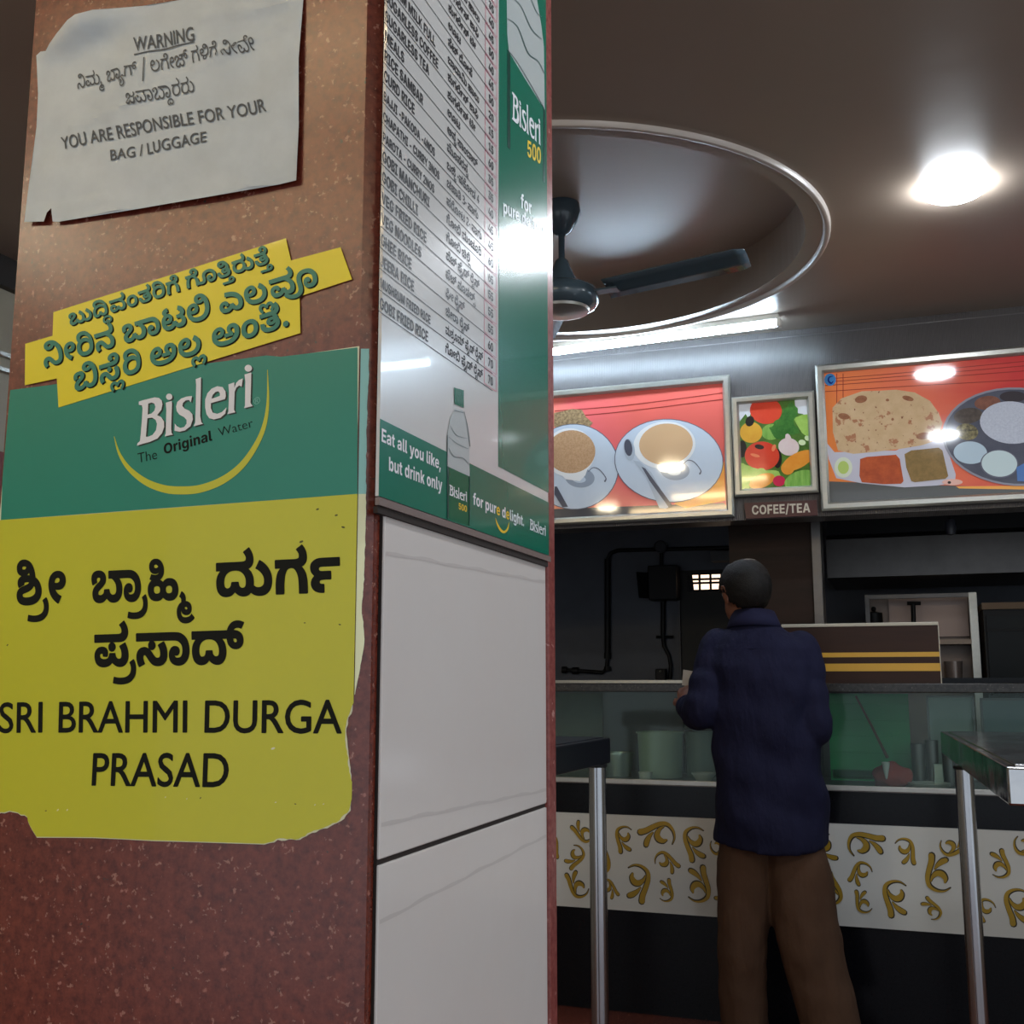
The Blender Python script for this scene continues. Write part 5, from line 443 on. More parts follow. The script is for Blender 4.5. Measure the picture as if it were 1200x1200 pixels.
# ---------------------------------------------------------------- a real flat sheet: pixel outlines are carried onto its plane
class Sheet:
    def __init__(s, o, n): s.o = Vector(o); s.n = Vector(n).normalized(); s.u = Vector((0, 0, 1)).cross(s.n).normalized(); s.v = s.n.cross(s.u)
    def P(s, x, y):
        d = ray(x, y); k = (s.o - C0).dot(s.n) / d.dot(s.n); return C0 + d * k
    def uv(s, x, y): p = s.P(x, y) - s.o; return (p.dot(s.u), p.dot(s.v))
    def W(s, a, b, off=0): return s.o + s.u * a + s.v * b + s.n * off
    def poly(s, cs, off=.0005, mb=None, px=True, evenodd=True):
        mb = mb or MB(); cs2 = [[s.uv(*p) for p in c] for c in cs] if px else cs
        V, F = tri_contours(cs2, evenodd); mb.add([s.W(a, b, off) for a, b in V], F); return mb
    def slab(s, c, off0, off1, mb=None, px=True):
        """outline with thickness"""
        mb = mb or MB(); c2 = [s.uv(*p) for p in c] if px else c
        V, F = tri_contours([c2], True); n = len(V)
        E = {}
        for f in F:
            for i in range(len(f)):
                a, b = f[i], f[(i + 1) % len(f)]
                if (b, a) in E: del E[(b, a)]
                else: E[(a, b)] = 1
        mb.add([s.W(a, b, off1) for a, b in V] + [s.W(a, b, off0) for a, b in V], list(F) + [tuple(n + i for i in f[::-1]) for f in F] + [(b, a, n + a, n + b) for a, b in E]); return mb
    def text(s, vfw, p0, p1, ptop, href, off=.0008, mb=None, curve=0):
        """baseline from pixel p0 to p1; ptop is the top of the height href above p0"""
        V, F, wd = vfw; mb = mb or MB()
        a = Vector(s.uv(*p0)); b = Vector(s.uv(*p1)); c = Vector(s.uv(*ptop)); ex = (b - a) / wd; ey = (c - a) / href
        mb.add([s.W(*(a + ex * q[0] + ey * q[1]), off + (q[2] if len(q) > 2 else 0)) for q in V], F); return mb
    def text2(s, vfw, a, ex, ey, off=.0008, mb=None):
        V, F, wd = vfw; mb = mb or MB(); a = Vector(a); ex = Vector(ex); ey = Vector(ey)
        mb.add([s.W(*(a + ex * q[0] + ey * q[1]), off + (q[2] if len(q) > 2 else 0)) for q in V], F); return mb
def ellp(cx, cy, rx, ry, rot=0, n=40, a0=0, a1=360):
    r = math.radians(rot); o = []
    for k in range(n):
        a = math.radians(a0 + (a1 - a0) * k / (n if a1 - a0 == 360 else n - 1)); x, y = rx * math.cos(a), ry * math.sin(a)
        o.append((cx + x * math.cos(r) - y * math.sin(r), cy + x * math.sin(r) + y * math.cos(r)))
    return o
def spline(pts, n=6):
    P = [Vector(p) for p in pts]; o = []
    for i in range(len(P) - 1):
        a, b, c, d = P[max(i - 1, 0)], P[i], P[i + 1], P[min(i + 2, len(P) - 1)]
        for k in range(n):
            t = k / n; o.append(.5 * ((2 * b) + (c - a) * t + (2 * a - 5 * b + 4 * c - d) * t * t + (3 * b - a - 3 * c + d) * t ** 3))
    o.append(P[-1]); return o
def brush(pts, n=6):
    """stroke of changing width (x, y, width) as an outline"""
    P = spline([Vector(p) for p in pts], n); L = []; R = []
    for i, p in enumerate(P):
        t = (P[min(i + 1, len(P) - 1)] - P[max(i - 1, 0)]).xy.normalized(); q = Vector((-t.y, t.x)) * p.z / 2
        L.append((p.x + q.x, p.y + q.y)); R.append((p.x - q.x, p.y - q.y))
    e = P[0]; t = (P[1] - P[0]).xy.normalized(); cap = []
    for k in range(1, 4):
        a = math.pi * k / 4; q = Vector((-t.y, t.x)) * math.cos(a) * -1 - t * math.sin(a); cap.append((e.x + q.x * e.z / 2, e.y + q.y * e.z / 2))
    e = P[-1]; t = (P[-1] - P[-2]).xy.normalized(); cap2 = []
    for k in range(1, 4):
        a = math.pi * k / 4; q = Vector((-t.y, t.x)) * math.cos(a) + t * math.sin(a); cap2.append((e.x + q.x * e.z / 2, e.y + q.y * e.z / 2))
    return L + cap2 + R[::-1] + cap
def jag(pts, amp, step, seed=0):
    """a torn edge: the outline with small irregular teeth"""
    rg = random.Random(seed); o = []
    for i in range(len(pts) - 1):
        a, b = Vector(pts[i]), Vector(pts[i + 1]); L = (b - a).length; n = max(1, int(L / step)); t = (b - a).normalized(); q = Vector((-t.y, t.x))
        for k in range(n): o.append(tuple(a.lerp(b, k / n) + q * (rg.uniform(-amp, amp) if k else 0)))
    o.append(tuple(pts[-1])); return o
# ---------------------------------------------------------------- materials of the place
M_ceil = mat('ceiling_paint', (148, 134, 120), .34, var=(1.2, .6), col2=(156, 142, 128), bump=(3, .08, .02))
M_floor = mat('floor_granite', (88, 36, 26), .16, var=(60, .5), col2=(120, 62, 48), fleck=[(160, .66, (150, 110, 100))])
M_gran = mat('red_granite', (78, 24, 13), .27, spec=.75, var=(150, .4), col2=(122, 54, 38), fleck=[(95, .675, (156, 96, 82)), (170, .64, (150, 100, 84)), (130, .70, (52, 48, 42))], bump=(90, .05, .002))
M_edge = mat('dark_granite_edge', (62, 30, 28), .3, var=(90, .4), col2=(92, 48, 44))
M_tile = mat('white_glazed_tile', (212, 203, 197), .16, var=(4, .5), col2=(214, 208, 203), coat=.15, bump=(25, .05, .004))
M_vein = mat('tile_vein', (198, 190, 185), .25)
M_grout = mat('dark_grout', (44, 36, 32), .9)
M_lam = mat('dark_ribbed_laminate', (74, 69, 68), .3, var=(5, .5), col2=(82, 77, 76))
nt = M_lam.node_tree; wv = nt.nodes.new('ShaderNodeTexWave'); wv.bands_direction = 'X'; wv.inputs['Scale'].default_value = 42; wv.inputs['Distortion'].default_value = .6; wv.inputs['Detail'].default_value = 2
tcn = nt.nodes.new('ShaderNodeTexCoord'); nt.links.new(tcn.outputs['Object'], wv.inputs[0]); bn = nt.nodes.new('ShaderNodeBump'); bn.inputs['Strength'].default_value = .35; bn.inputs['Distance'].default_value = .004
nt.links.new(wv.outputs[1], bn.inputs['Height']); nt.links.new(bn.outputs[0], nt.nodes['Principled BSDF'].inputs['Normal'])
M_wall = mat('pale_wall', (150, 145, 128), .45, var=(2, .5), bump=(8, .05))
M_kwall = mat('grey_kitchen_wall', (104, 108, 120), .5, var=(2.5, .6), col2=(84, 88, 98))
M_black = mat('black_granite', (12, 12, 17), .16, spec=.2, var=(120, .3), col2=(18, 19, 23), fleck=[(300, .74, (120, 120, 120))])
M_brown = mat('dark_brown_laminate', (34, 26, 20), .5, spec=.2, var=(3, .6), col2=(58, 40, 33), stretch=(1, 1, 6))
M_alu = mat('brushed_aluminium', (176, 174, 166), .32, metal=.75, var=(40, .5), col2=(190, 188, 180))
M_steel = mat('stainless_steel', (190, 190, 192), .22, metal=1, var=(6, .5), col2=(170, 170, 174), stretch=(1, 12, 1))
M_dsteel = mat('dull_steel', (120, 116, 114), .38, metal=.8, var=(5, .6), col2=(95, 92, 90))
M_white = mat('white_plastic', (215, 213, 206), .4)
M_fan = mat('dark_fan_paint', (66, 82, 92), .25, coat=.3)
M_tubeE = mat('lit_fluorescent_tube', (240, 248, 255), .4, emit=((205, 232, 255), TUBE_E))
M_tubeW = mat('lit_warm_tube', (255, 246, 230), .4, emit=((255, 226, 178), TUBE_E * .8))
M_downE = mat('lit_round_diffuser', (255, 255, 250), .4, emit=((238, 246, 255), DOWN_E))
M_downW = mat('lit_warm_diffuser', (255, 250, 235), .4, emit=((255, 240, 205), DOWN_E * .8))
M_dark = mat('dark_iron', (24, 24, 27), .5, metal=.3)
# ---------------------------------------------------------------- the setting
XL, XR, YB, YF, ZC, YH = -2.725, 2.4, -2.0, 6.3, 2.57, 4.3
struct(MB().box(XL - .1, XR + .1, YB, YF + .1, -.08, 0).build('floor', M_floor), 'polished red granite floor')
CX, CY, CR = -1.02, 3.25, .80
circ = [(CX + CR * math.cos(2 * math.pi * k / 96), CY + CR * math.sin(2 * math.pi * k / 96)) for k in range(96)]
V, F = tri_contours([[(XL - .1, YB), (XR + .1, YB), (XR + .1, YF), (XL - .1, YF)], circ[::-1]])
cl = MB(); cl.add([(x, y, ZC) for x, y in V], F)
cl.lathe((CX, CY, 0), [(CR, ZC), (CR, ZC + .17)], 96); cl.lathe((CX, CY, 0), [(CR, ZC + .17), (0.001, ZC + .17)], 96)
cl.box(XL - .1, XR + .1, YB, YF, ZC + .25, ZC + .3)
ceil_o = struct(cl.build('ceiling', M_ceil, recalc=False), 'dull taupe painted ceiling with a round recess')
for p in ceil_o.data.polygons: p.use_smooth = False
rim = MB().lathe((CX, CY, ZC), [(CR + .052, .004), (CR + .053, -.006), (CR + .057, -.013), (CR + .064, -.015), (CR + .071, -.013), (CR + .075, -.006), (CR + .076, .004)], 128)
lab(rim.build('ring_moulding', mat('ring_paint', (190, 180, 170), .3), ceil_o, smooth=True), 'round moulding lipped around the ceiling recess')
wl = sempty('wall_left', (XL, 2, 0), 'pale left wall under a dark beam')
MB().box(XL - .12, XL, YB, YF, 0, ZC + .1).build('wall_face', M_wall, wl)
MB().box(XL, XL + .03, YB, YF, 2.47, ZC).build('dark_beam_board', mat('dark_beam', (40, 33, 27), .5), wl)
for z in (2.245, 2.195): MB().box(XL, XL + .018, .5, YF, z, z + .012).build('metal_strip', M_alu, wl)
MB().box(XL, XL + .02, 1.2, 3.6, 1.1, 1.93).build('red_panel', mat('dull_red_panel', (110, 40, 34), .4), wl)
struct(MB().box(XR, XR + .12, 2.0, YF, 0, ZC + .1).build('wall_right', M_wall), 'plain right wall')
struct(MB().box(XL - .1, XR + .1, YF, YF + .12, 0, ZC + .1).build('wall_back', M_kwall), 'dim grey rear wall of the kitchen')
hd = struct(MB().box(XL, XR, YH, YH + .14, 1.822, ZC).build('wall_header', M_lam), 'dark ribbed laminate header over the counter')
lab(MB().box(XL, XR, YH - .003, YH, ZC - .028, ZC - .025).build('trim_strip', M_dsteel, hd), 'thin bright strip under the ceiling')
dv = sempty('wall_divider', (-.43, 4.7, 0), 'dark brown column between the two kitchen openings')
a = at_y(853, 600, 4.62).x; b = at_y(950, 600, 4.62).x
MB().box(a, b, 4.62, 4.76, 0, ZC).build('column_core', M_brown, dv)
lab(MB().box(b, b + .035, 4.60, 4.76, 1.2, ZC).build('corner_strip', M_dsteel, dv), 'narrow grey corner strip')
# ---------------------------------------------------------------- the pillar: granite slabs in front, glazed tiles at the side
PY, PX0, PX1, PYE = .8, -.797, -.406, 1.29
pil = sempty('pillar', (-.6, 1.05, 0), 'square pillar clad in red granite and white tiles')
MB().box(PX0 + .012, PX1 - .02, PY + .02, PYE, 0, ZC).build('pillar_core', M_grout, pil)
sl = MB()  # front slab with a polished chamfer on its right corner
prof = [(PX0, PY + .022), (PX0, PY), (-.421, PY), (-.4105, PY + .011), (-.4105, PY + .022)]
n = len(prof); sl.add([(x, y, z) for z in (0, ZC) for x, y in prof], [(i, (i + 1) % n, n + (i + 1) % n, n + i) for i in range(n)] + [tuple(range(n))[::-1], tuple(range(n, 2 * n))])
sl.build('granite_slab', M_gran, pil)
sl2 = MB().box(PX0, PX0 + .02, PY + .022, PYE, 0, ZC); sl2.build('granite_slab', M_edge, pil)
y640 = at_x(640.5, 900, PX1).y; y648 = at_x(651, 900, PX1 + .003).y
MB().box(PX1 - .03, PX1 + .004, y640, y648, 0, ZC).build('granite_slab', mat('pink_granite_edge', (118, 56, 52), .25, var=(110, .4), col2=(150, 84, 78), fleck=[(60, .68, (190, 140, 132))]), pil, bevel=.002)
MB().box(PX1 - .012, PX1 - .002, PY + .0225, PYE - .01, 0, ZC).build('grout_bed', M_grout, pil)
z_s = (at_x(428, 1018, PX1).z + at_x(640, 943, PX1).z) / 2; TH = .2963
k = -4; za = z_s
rows = []
zz = z_s - TH * 4
while zz < ZC - .01: rows.append(zz); zz += TH
for i, z0 in enumerate(rows):
    z1 = min(z0 + TH, ZC)
    z0c = max(z0, 0)
    if z1 <= 0.01: continue
    t = MB().box(PX1 - .01, PX1, PY + .023, y640, z0c + .0022, z1 - .0022).build('tile', M_tile, pil, bevel=.0012)
    if 0.6 < z0 < 1.3:   # printed veins near the top and bottom of every tile
        for (fa, fb, am) in ((.845, .885, .006), (.10, .06, .006)):
            pts = []; ya, yb = PY + .026, y640 - .002; N = 24
            up_ = [(ya + (yb - ya) * q / N, z0 + TH * (fa + (fb - fa) * (q / N)) + .0006 * math.sin(q * .9 + i)) for q in range(N + 1)]
            S_ = Sheet((PX1, PY, 1), (1, 0, 0)); w0 = .0016
            c = [((y - PY), z - 1 + w0 * (1 + .5 * math.sin(j * 1.7))) for j, (y, z) in enumerate(up_)] + [((y - PY), z - 1 - w0) for y, z in up_[::-1]]
            S_.poly([c], .0002, px=False).build('vein', M_vein, t)
# ---------------------------------------------------------------- sheets stuck on the pillar front
FS = Sheet((0, PY, 1.2), (0, -1, 0))
M_green = mat('teal_print', (22, 126, 104), .3, var=(3, .5), col2=(30, 132, 110), coat=.15)
M_yel = mat('yellow_print', (192, 190, 36), .32, var=(3, .5), col2=(199, 196, 42), coat=.15)
M_yel2 = mat('slogan_yellow', (226, 208, 30), .3, coat=.15)
M_ink = mat('black_ink', (14, 16, 10), .6, spec=.2)
M_gtxt = mat('teal_letter', (30, 118, 98), .35)
M_torn = mat('torn_vinyl_edge', (222, 220, 190), .6)
M_wprint = mat('white_print', (225, 224, 226), .35)
bn_ = thing('vinyl_banner', 'torn green and yellow vinyl banner pasted on the granite pillar front', 'banner', FS.P(215, 985))
R0 = FS.P
top = [(2, 458), (60, 452), (250, 430), (330, 419), (431, 406)]
right = [(431, 406), (430, 440), (427.5, 500), (427, 560), (426.5, 610), (426, 640), (424, 690), (421.5, 715), (425, 740), (424, 790), (421, 815), (414, 828), (408, 845), (406.5, 862), (408.5, 880), (411, 900), (416, 925), (417, 932), (413, 940), (411, 950), (400, 962), (388, 968), (366, 976), (352, 984), (326, 984), (322, 987), (311, 989.5)]
bot = [(311, 989.5), (180, 985.5), (110, 982), (44, 981.5), (36, 968), (33, 958), (22, 953), (12, 951), (6, 953), (-26, 955)]
left = [(-26, 955), (-8, 700), (2, 586), (4, 560), (13, 458)]
edge = jag(right, 1.1, 4, 3)[:-1] + jag(bot[:1] + bot[1:4], .25, 30, 5)[:-1] + jag(bot[3:], 1.0, 4, 9)[:-1]
XV = -.421   # beyond this the vinyl bends round the chamfer
def clipx(c, xmax_px): return [(min(x, xmax_px(y)), y) for x, y in c]
cham = lambda y: 419.3 + (586 - y) * .0186
outl = [(13, 458)] + top[1:] + edge + left[:-1]
FS.slab(clipx(outl, lambda y: cham(y) - 1.3), .0002, .0008).build('backing', M_torn, bn_)
def inset(c, d=1.3):
    o = []
    for x, y in c: o.append((x - d if x > 300 and y > 620 else x, y - d * .8 if y > 940 else y))
    return o
yedge = inset(jag(right[4:], .9, 4, 3)[:-1]) + inset([(311, 989.5), (180, 985.5), (110, 982), (44, 981.5)]) + inset(jag(bot[3:], .9, 4, 9)[:-1])
ytop = [(-26, 612), (0, 610), (2, 609.6), (100, 603), (200, 595.5), (300, 588), (419, 579)]
FS.slab(clipx(ytop[1:] + [(427, 580)] + yedge + [(-26, 952), (-9, 700)], cham), .0008, .0011).build('yellow_panel', M_yel, bn_)
gr = [(13, 457.5), (60, 451.5), (75, 449), (313, 417), (330, 418.5), (419.5, 407.5), (419.5, 579), (2, 609.6), (4, 560)]
FS.slab(clipx(gr, cham), .0008, .0011).build('green_panel', M_green, bn_)
# the vinyl bent round the corner chamfer
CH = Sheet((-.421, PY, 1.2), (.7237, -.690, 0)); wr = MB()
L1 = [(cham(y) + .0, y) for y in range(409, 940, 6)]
def wrapx(y):
    r_ = [p for p in right]; 
    for a, b in zip(r_, r_[1:]):
        if a[1] <= y <= b[1] and b[1] > a[1]: return a[0] + (b[0] - a[0]) * (y - a[1]) / (b[1] - a[1])
    return 410
rg = random.Random(4)
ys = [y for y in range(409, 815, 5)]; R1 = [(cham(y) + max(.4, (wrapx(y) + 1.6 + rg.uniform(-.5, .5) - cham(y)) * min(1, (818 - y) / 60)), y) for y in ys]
for nm, y0, y1, m in (('green_wrap', 409, 582, mat('teal_print_glare', (150, 206, 196), .35, coat=.2)), ('yellow_wrap', 578, 815, mat('yellow_print_glare', (238, 236, 190), .4, coat=.2))):  # paler colours paint the chamfer's glare onto the bent vinyl
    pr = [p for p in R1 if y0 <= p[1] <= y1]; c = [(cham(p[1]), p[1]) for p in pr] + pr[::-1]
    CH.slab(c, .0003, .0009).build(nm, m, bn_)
# slogan strips
st = lab(FS.slab([(64, 366.5), (336, 280), (342, 306), (400, 290.5), (413.5, 328), (352, 348), (353, 391), (70, 478), (68, 444), (30.5, 452), (31, 403.5), (63, 394)], .0011, .0016).build('slogan_strip', M_yel2, bn_), 'slanted bright yellow slogan block')
def ktl(s, p0, p1, pt, href=.56, offs=(.0018, .0022), sh=(1.3, 1.2)):
    for m, o, dx in ((M_ink, offs[0], sh), (M_gtxt, offs[1], (0, 0))):
        q = lambda p: (p[0] + dx[0], p[1] + dx[1])
        FS.text(ktext('B', s), q(p0), q(p1), q(pt), href, o).build('slogan_lettering', m, bn_)
KS = list(KR['B'])
ktl(KS[0], (83, 383), (319, 308.5), (81, 369))
ktl(KS[1], (53, 432), (376, 334), (50.5, 411.5))
ktl(KS[2], (88, 460), (342, 381.5), (87, 438.5))
# wordmark on green, traced letter by letter
def Z(s, ox, oy, pts): return [(ox + x / s, oy + y / s) for x, y in pts]
BW = {  # outlines in a 200x100 px block, read off the sign
 'B': [[(240, 388), (262, 380), (340, 361), (368, 364), (386, 380), (391, 405), (384, 440), (357, 474), (383, 487), (401, 515), (402, 550), (388, 590), (358, 624), (310, 645), (262, 658), (228, 669), (232, 653), (247, 640), (252, 600), (260, 500), (264, 430), (260, 412), (240, 408)],
       [(300, 400), (322, 394), (339, 400), (346, 420), (340, 445), (322, 463), (297, 471)], [(295, 494), (325, 490), (348, 505), (356, 530), (350, 570), (328, 600), (300, 612), (285, 612)]],
 'i': [[(412, 395), (450, 383), (452, 400), (447, 560), (450, 590), (458, 598), (405, 610), (412, 590), (416, 440)], ellp(434, 357, 20, 20)],
 's': [[(580, 352), (573, 392), (560, 378), (540, 380), (522, 396), (518, 416), (532, 432), (562, 446), (582, 468), (585, 502), (570, 545), (535, 572), (500, 580), (468, 574), (470, 528), (484, 545), (505, 556), (530, 550), (545, 528), (545, 505), (530, 488), (498, 470), (482, 448), (478, 420), (486, 390), (510, 368), (545, 356)]],
 'l': [[(603, 245), (637, 232), (636, 300), (632, 480), (640, 520), (650, 530), (590, 545), (600, 520), (604, 400), (606, 280)]],
 'e': [[(664, 425), (664, 375), (678, 335), (705, 305), (740, 290), (775, 295), (793, 322), (796, 352), (790, 372), (700, 398), (700, 430), (712, 458), (740, 466), (770, 455), (800, 425), (792, 465), (760, 492), (720, 502), (690, 494), (672, 468)], [(704, 370), (757, 352), (758, 335), (748, 322), (730, 326), (712, 345)]],
 'r': [[(812, 278), (850, 265), (850, 300), (862, 268), (880, 250), (904, 240), (897, 292), (880, 285), (862, 300), (852, 325), (848, 440), (856, 456), (805, 468), (812, 450), (816, 330)]],
 'i2': [[(915, 215), (958, 202), (957, 260), (953, 395), (962, 410), (968, 416), (912, 430), (918, 412), (920, 260)], ellp(939, 175, 23, 22)]}
def wordmark(sheet, f, offs, parent, m1, m2=None, sh=(6, 6), name='wordmark'):
    """f maps block coordinates to pixels"""
    if m2:
        mb = MB()
        for k, cs in BW.items(): sheet.poly([[f(x + sh[0], y + sh[1]) for x, y in c] for c in cs], offs[0], mb)
        mb.build(name + '_outline', m2, parent)
    mb = MB()
    for k, cs in BW.items(): sheet.poly([[f(x, y) for x, y in c] for c in cs], offs[1], mb)
    return mb.build(name, m1, parent)
wordmark(FS, lambda x, y: (120 + x / 5.4545, 400 + y / 5.4545), (.0013, .0016), bn_, M_wprint, mat('deep_green_ink', (8, 40, 34), .4), (9, 7))
sm = brush([(135, 512, .6), (141, 532, 3), (153, 550, 5.5), (172, 565, 7.6), (193, 573, 8.8), (212, 575, 9.4), (236, 573, 9.2), (262, 563, 8.6), (284, 546, 7.4), (301, 522, 6), (311, 498, 4.8), (315, 470, 3), (314.5, 434, .6)])
FS.poly([sm], .0014).build('smile_curve', M_yel, bn_)
FS.text(btext('The', -.008), (163, 543), (185.5, 538), (162, 531), .72, .0014).build('tagline', M_ink, bn_)
FS.text(itext('Original'), (193, 533), (250, 516.5), (192, 521), .727, .0014).build('tagline', M_ink, bn_)
FS.text(btext('Water', -.012), (258, 512), (298, 500.5), (256, 501.5), .72, .0014).build('tagline', M_ink, bn_)
FS.text(btext('®'), (298.5, 475), (306, 473), (298, 467), .72, .0014).build('registered_mark', mat('pale_green_ink', (120, 190, 170), .4), bn_)
# the name in Kannada and in capitals
def klw(s, p0, p1, pt, href=.56):
    FS.text(ktext('B', s), p0, p1, pt, href, .0014).build('name_lettering', M_ink, bn_)
klw2 = lambda words: [klw(*w_) for w_ in words]
def klw(s, p0, p1, pt, href=.56):
    FS.text(heavy(ktext('B', s), .010), p0, p1, pt, href, .0014).build('name_lettering', M_ink, bn_)
klw('ಶ್ರೀ', (20, 709), (80, 706), (19, 673)); klw('ಬ್ರಾಹ್ಮಿ', (108, 706), (223, 702), (107.5, 670)); klw('ದುರ್ಗ', (253, 699), (401, 693.5), (252.5, 660)); klw('ಪ್ರಸಾದ್', (111, 781), (288, 777), (110.5, 744))
FS.text(heavy(btext('SRI'), .010), (0.5, 858.5), (50.5, 858), (1.2, 823), .70, .0014).build('name_lettering', M_ink, bn_)
FS.text(heavy(btext('BRAHMI'), .010), (70, 858), (220, 858), (71, 822), .70, .0014).build('name_lettering', M_ink, bn_)
FS.text(heavy(btext('DURGA'), .012), (241, 858), (401, 859), (242, 820.5), .70, .0014).build('name_lettering', M_ink, bn_)
FS.text(heavy(btext('PRASAD'), .012), (109, 920), (268, 922), (111, 882), .70, .0014).build('name_lettering', M_ink, bn_)
# small scuffs, nicks and dots of old glue on the vinyl
rg = random.Random(11); mb = MB(); mw = MB()
for x, y, r in [(373, 597, 2), (395, 604, 2), (403, 618, 2.2), (354, 635, 2.6), (321, 877, 2.6), (69, 949, 1.6), (55, 950, 1.3), (80, 949, 1.4), (10, 756, 1.5), (399, 732, 1.6), (358, 730, 1.3), (236, 935, 1.3), (347, 942, 1.4), (324, 940, 1.2), (220, 936, 1), (370, 943, 1.2), (195, 934, 1), (380, 942, 1.1)]:
    (mw if (x, y) in ((321, 877), (236, 935), (220, 936)) else mb)
    FS.poly([ellp(x, y, r, r * .5, rg.uniform(-60, 20), 8)], .0013, mw if y > 870 and rg.random() < .6 else mb)
mb.build('scuff_marks', mat('scuff', (90, 88, 40), .7), bn_)['kind'] = 'stuff'
mw.build('glue_dots', M_torn, bn_)['kind'] = 'stuff'
# ---------------------------------------------------------------- the paper notice
pn = thing('warning_notice', 'wrinkled white paper luggage notice stuck high on the pillar', 'notice', FS.P(200, 262))
PO = [(49.5, 70), (55, 66), (62, 66), (68, 59), (80, 50), (97, 38), (124, 24), (150, 16), (172, 11), (222, 2), (222, -14), (357.5, -14), (357.5, 0), (354, 73), (353, 150), (351, 214.5), (330, 219), (257, 233), (170, 247), (73, 262), (66, 262), (64, 246), (60, 252), (56, 262), (33, 262.5), (37, 222), (45, 150), (48, 112)]
uv = [FS.uv(*p) for p in PO]; ex = []
x0, x1 = min(p[0] for p in uv), max(p[0] for p in uv); y0, y1 = min(p[1] for p in uv), max(p[1] for p in uv)
for i in range(60):
    for j in range(44):
        p = (x0 + (x1 - x0) * (i + .5) / 60, y0 + (y1 - y0) * (j + .5) / 44)
        if wind(p, [uv]): ex.append(p)
V, F = tri_contours([uv], True, ex)
fold0 = Vector(FS.uv(68, 60)); fold1 = Vector(FS.uv(160, 14)); fd = (fold1 - fold0).normalized(); fn = Vector((fd.y, -fd.x))
def lift(a, b):
    h = .0015 + .004 * (noise.noise(Vector((a * 14, b * 14, 0))) + .6) + .0022 * noise.noise(Vector((a * 34 + b * 20, b * 26, 3)))
    p = Vector((a, b)) - fold0; t = p.dot(fd) / (fold1 - fold0).length; d = p.dot(fn)
    if d < 0: d = 0
    wq = max(0, 1 - abs(t - .45) / .75); h += .02 * wq * math.exp(-(d / .012) ** 2)
    for (ax, ay, bx, by, s_) in ((86, 152, 150, 128, .002), (150, 128, 300, 45, .0022), (60, 250, 130, 233, .002), (240, 25, 345, 5, .0026), (200, 210, 190, 170, .001), (260, 70, 335, 30, .002)):
        A = Vector(FS.uv(ax, ay)); B = Vector(FS.uv(bx, by)); q = Vector((a, b)) - A; L_ = (B - A).length; e_ = (B - A) / L_; tt = min(max(q.dot(e_), 0), L_); dd = (q - e_ * tt).length
        h += s_ * math.exp(-(dd / .003) ** 2)
    if b < y0 + .02: h += .002 * (1 - (b - y0) / .02)
    return max(h, .0006)
M_paper = mat('white_paper', (206, 212, 212), .75, var=(11, .5), col2=(184, 190, 190))
mb = MB(); mb.add([FS.W(a, b, lift(a, b)) for a, b in V], F)
po = mb.build('paper_sheet', M_paper, pn, smooth=True)
M_pink = mat('grey_printing_ink', (88, 90, 90), .7)
def ptext(vfw, p0, p1, pt, href, nm='lettering'):
    V, F, wd = vfw; hs = [q[2] if len(q) > 2 else 0 for q in V]; V = [q[:2] for q in V]; a = Vector(FS.uv(*p0)); b = Vector(FS.uv(*p1)); c = Vector(FS.uv(*pt)); e1 = (b - a) / wd; e2 = (c - a) / href; mb = MB()
    P = [a + e1 * x + e2 * y for x, y in V]; mb.add([FS.W(p.x, p.y, lift(p.x, p.y) + .0010 + h) for p, h in zip(P, hs)], F); mb.build(nm, M_pink, po)
ptext(heavy(btext('WARNING'), .012), (161.5, 63), (232, 51), (160, 47), .70)
ptext(([(0, 0), (1, 0), (1, 1), (0, 1), (.5, 0), (.5, 1), (.25, 0), (.25, 1), (.75, 0), (.75, 1)], [(0, 6, 7, 3), (6, 4, 5, 7), (4, 8, 9, 5), (8, 1, 2, 9)], 1), (160.5, 67.5), (232, 53.5), (160.4, 66), 1, 'underline')
KP = list(KR['R'])
ptext(ktext('R', KP[0]), (94, 107), (302, 60.5), (92.5, 94), .56)
ptext(ktext('R', KP[1]), (153, 127), (232, 110), (151.5, 113.5), .56)
ptext(heavy(btext('YOU ARE RESPONSIBLE FOR YOUR'), .010), (76, 177), (315, 132.5), (73.5, 162.5), .70)
ptext(heavy(btext('BAG / LUGGAGE'), .010), (135, 191.5), (247, 170), (133.5, 178.5), .70)
# ---------------------------------------------------------------- menu board on the pillar side
XB = PX1 + .0035
BS = Sheet((XB, PY, 1.2), (1, 0, 0))
yz = lambda x, y: tuple(at_x(x, y, XB)[1:])
def rect(y0, y1, z0, z1): return [(y0 - PY, z0 - 1.2), (y1 - PY, z0 - 1.2), (y1 - PY, z1 - 1.2), (y0 - PY, z1 - 1.2)]
by0 = PY + .003; by1 = yz(644.3, 600)[0]; zb = (yz(440, 580.6)[1] + yz(644.5, 651)[1]) / 2
mbd = thing('menu_board', 'glossy price menu board with green borders on the pillar side', 'menu board', (XB, (by0 + by1) / 2, zb))
M_bw = mat('menu_white', (196, 194, 190), .2, var=(2, .5), col2=(204, 202, 198), coat=.3)
M_bg = mat('menu_green', (14, 108, 84), .2, var=(2, .5), col2=(18, 114, 92), coat=.3)
MB().box(PX1 + .0005, XB, by0, by1, zb, 2.35).build('backing_board', M_bw, mbd)
MB().box(PX1 + .0005, XB + .001, by0, by1, zb - .0075, zb - .001).build('bottom_strip', mat('brown_strip', (120, 104, 98), .4), mbd)
MB().box(PX1 - .001, PX1 + .003, by0, by1, zb - .014, zb - .0085).build('dark_gap_strip', M_grout, mbd)
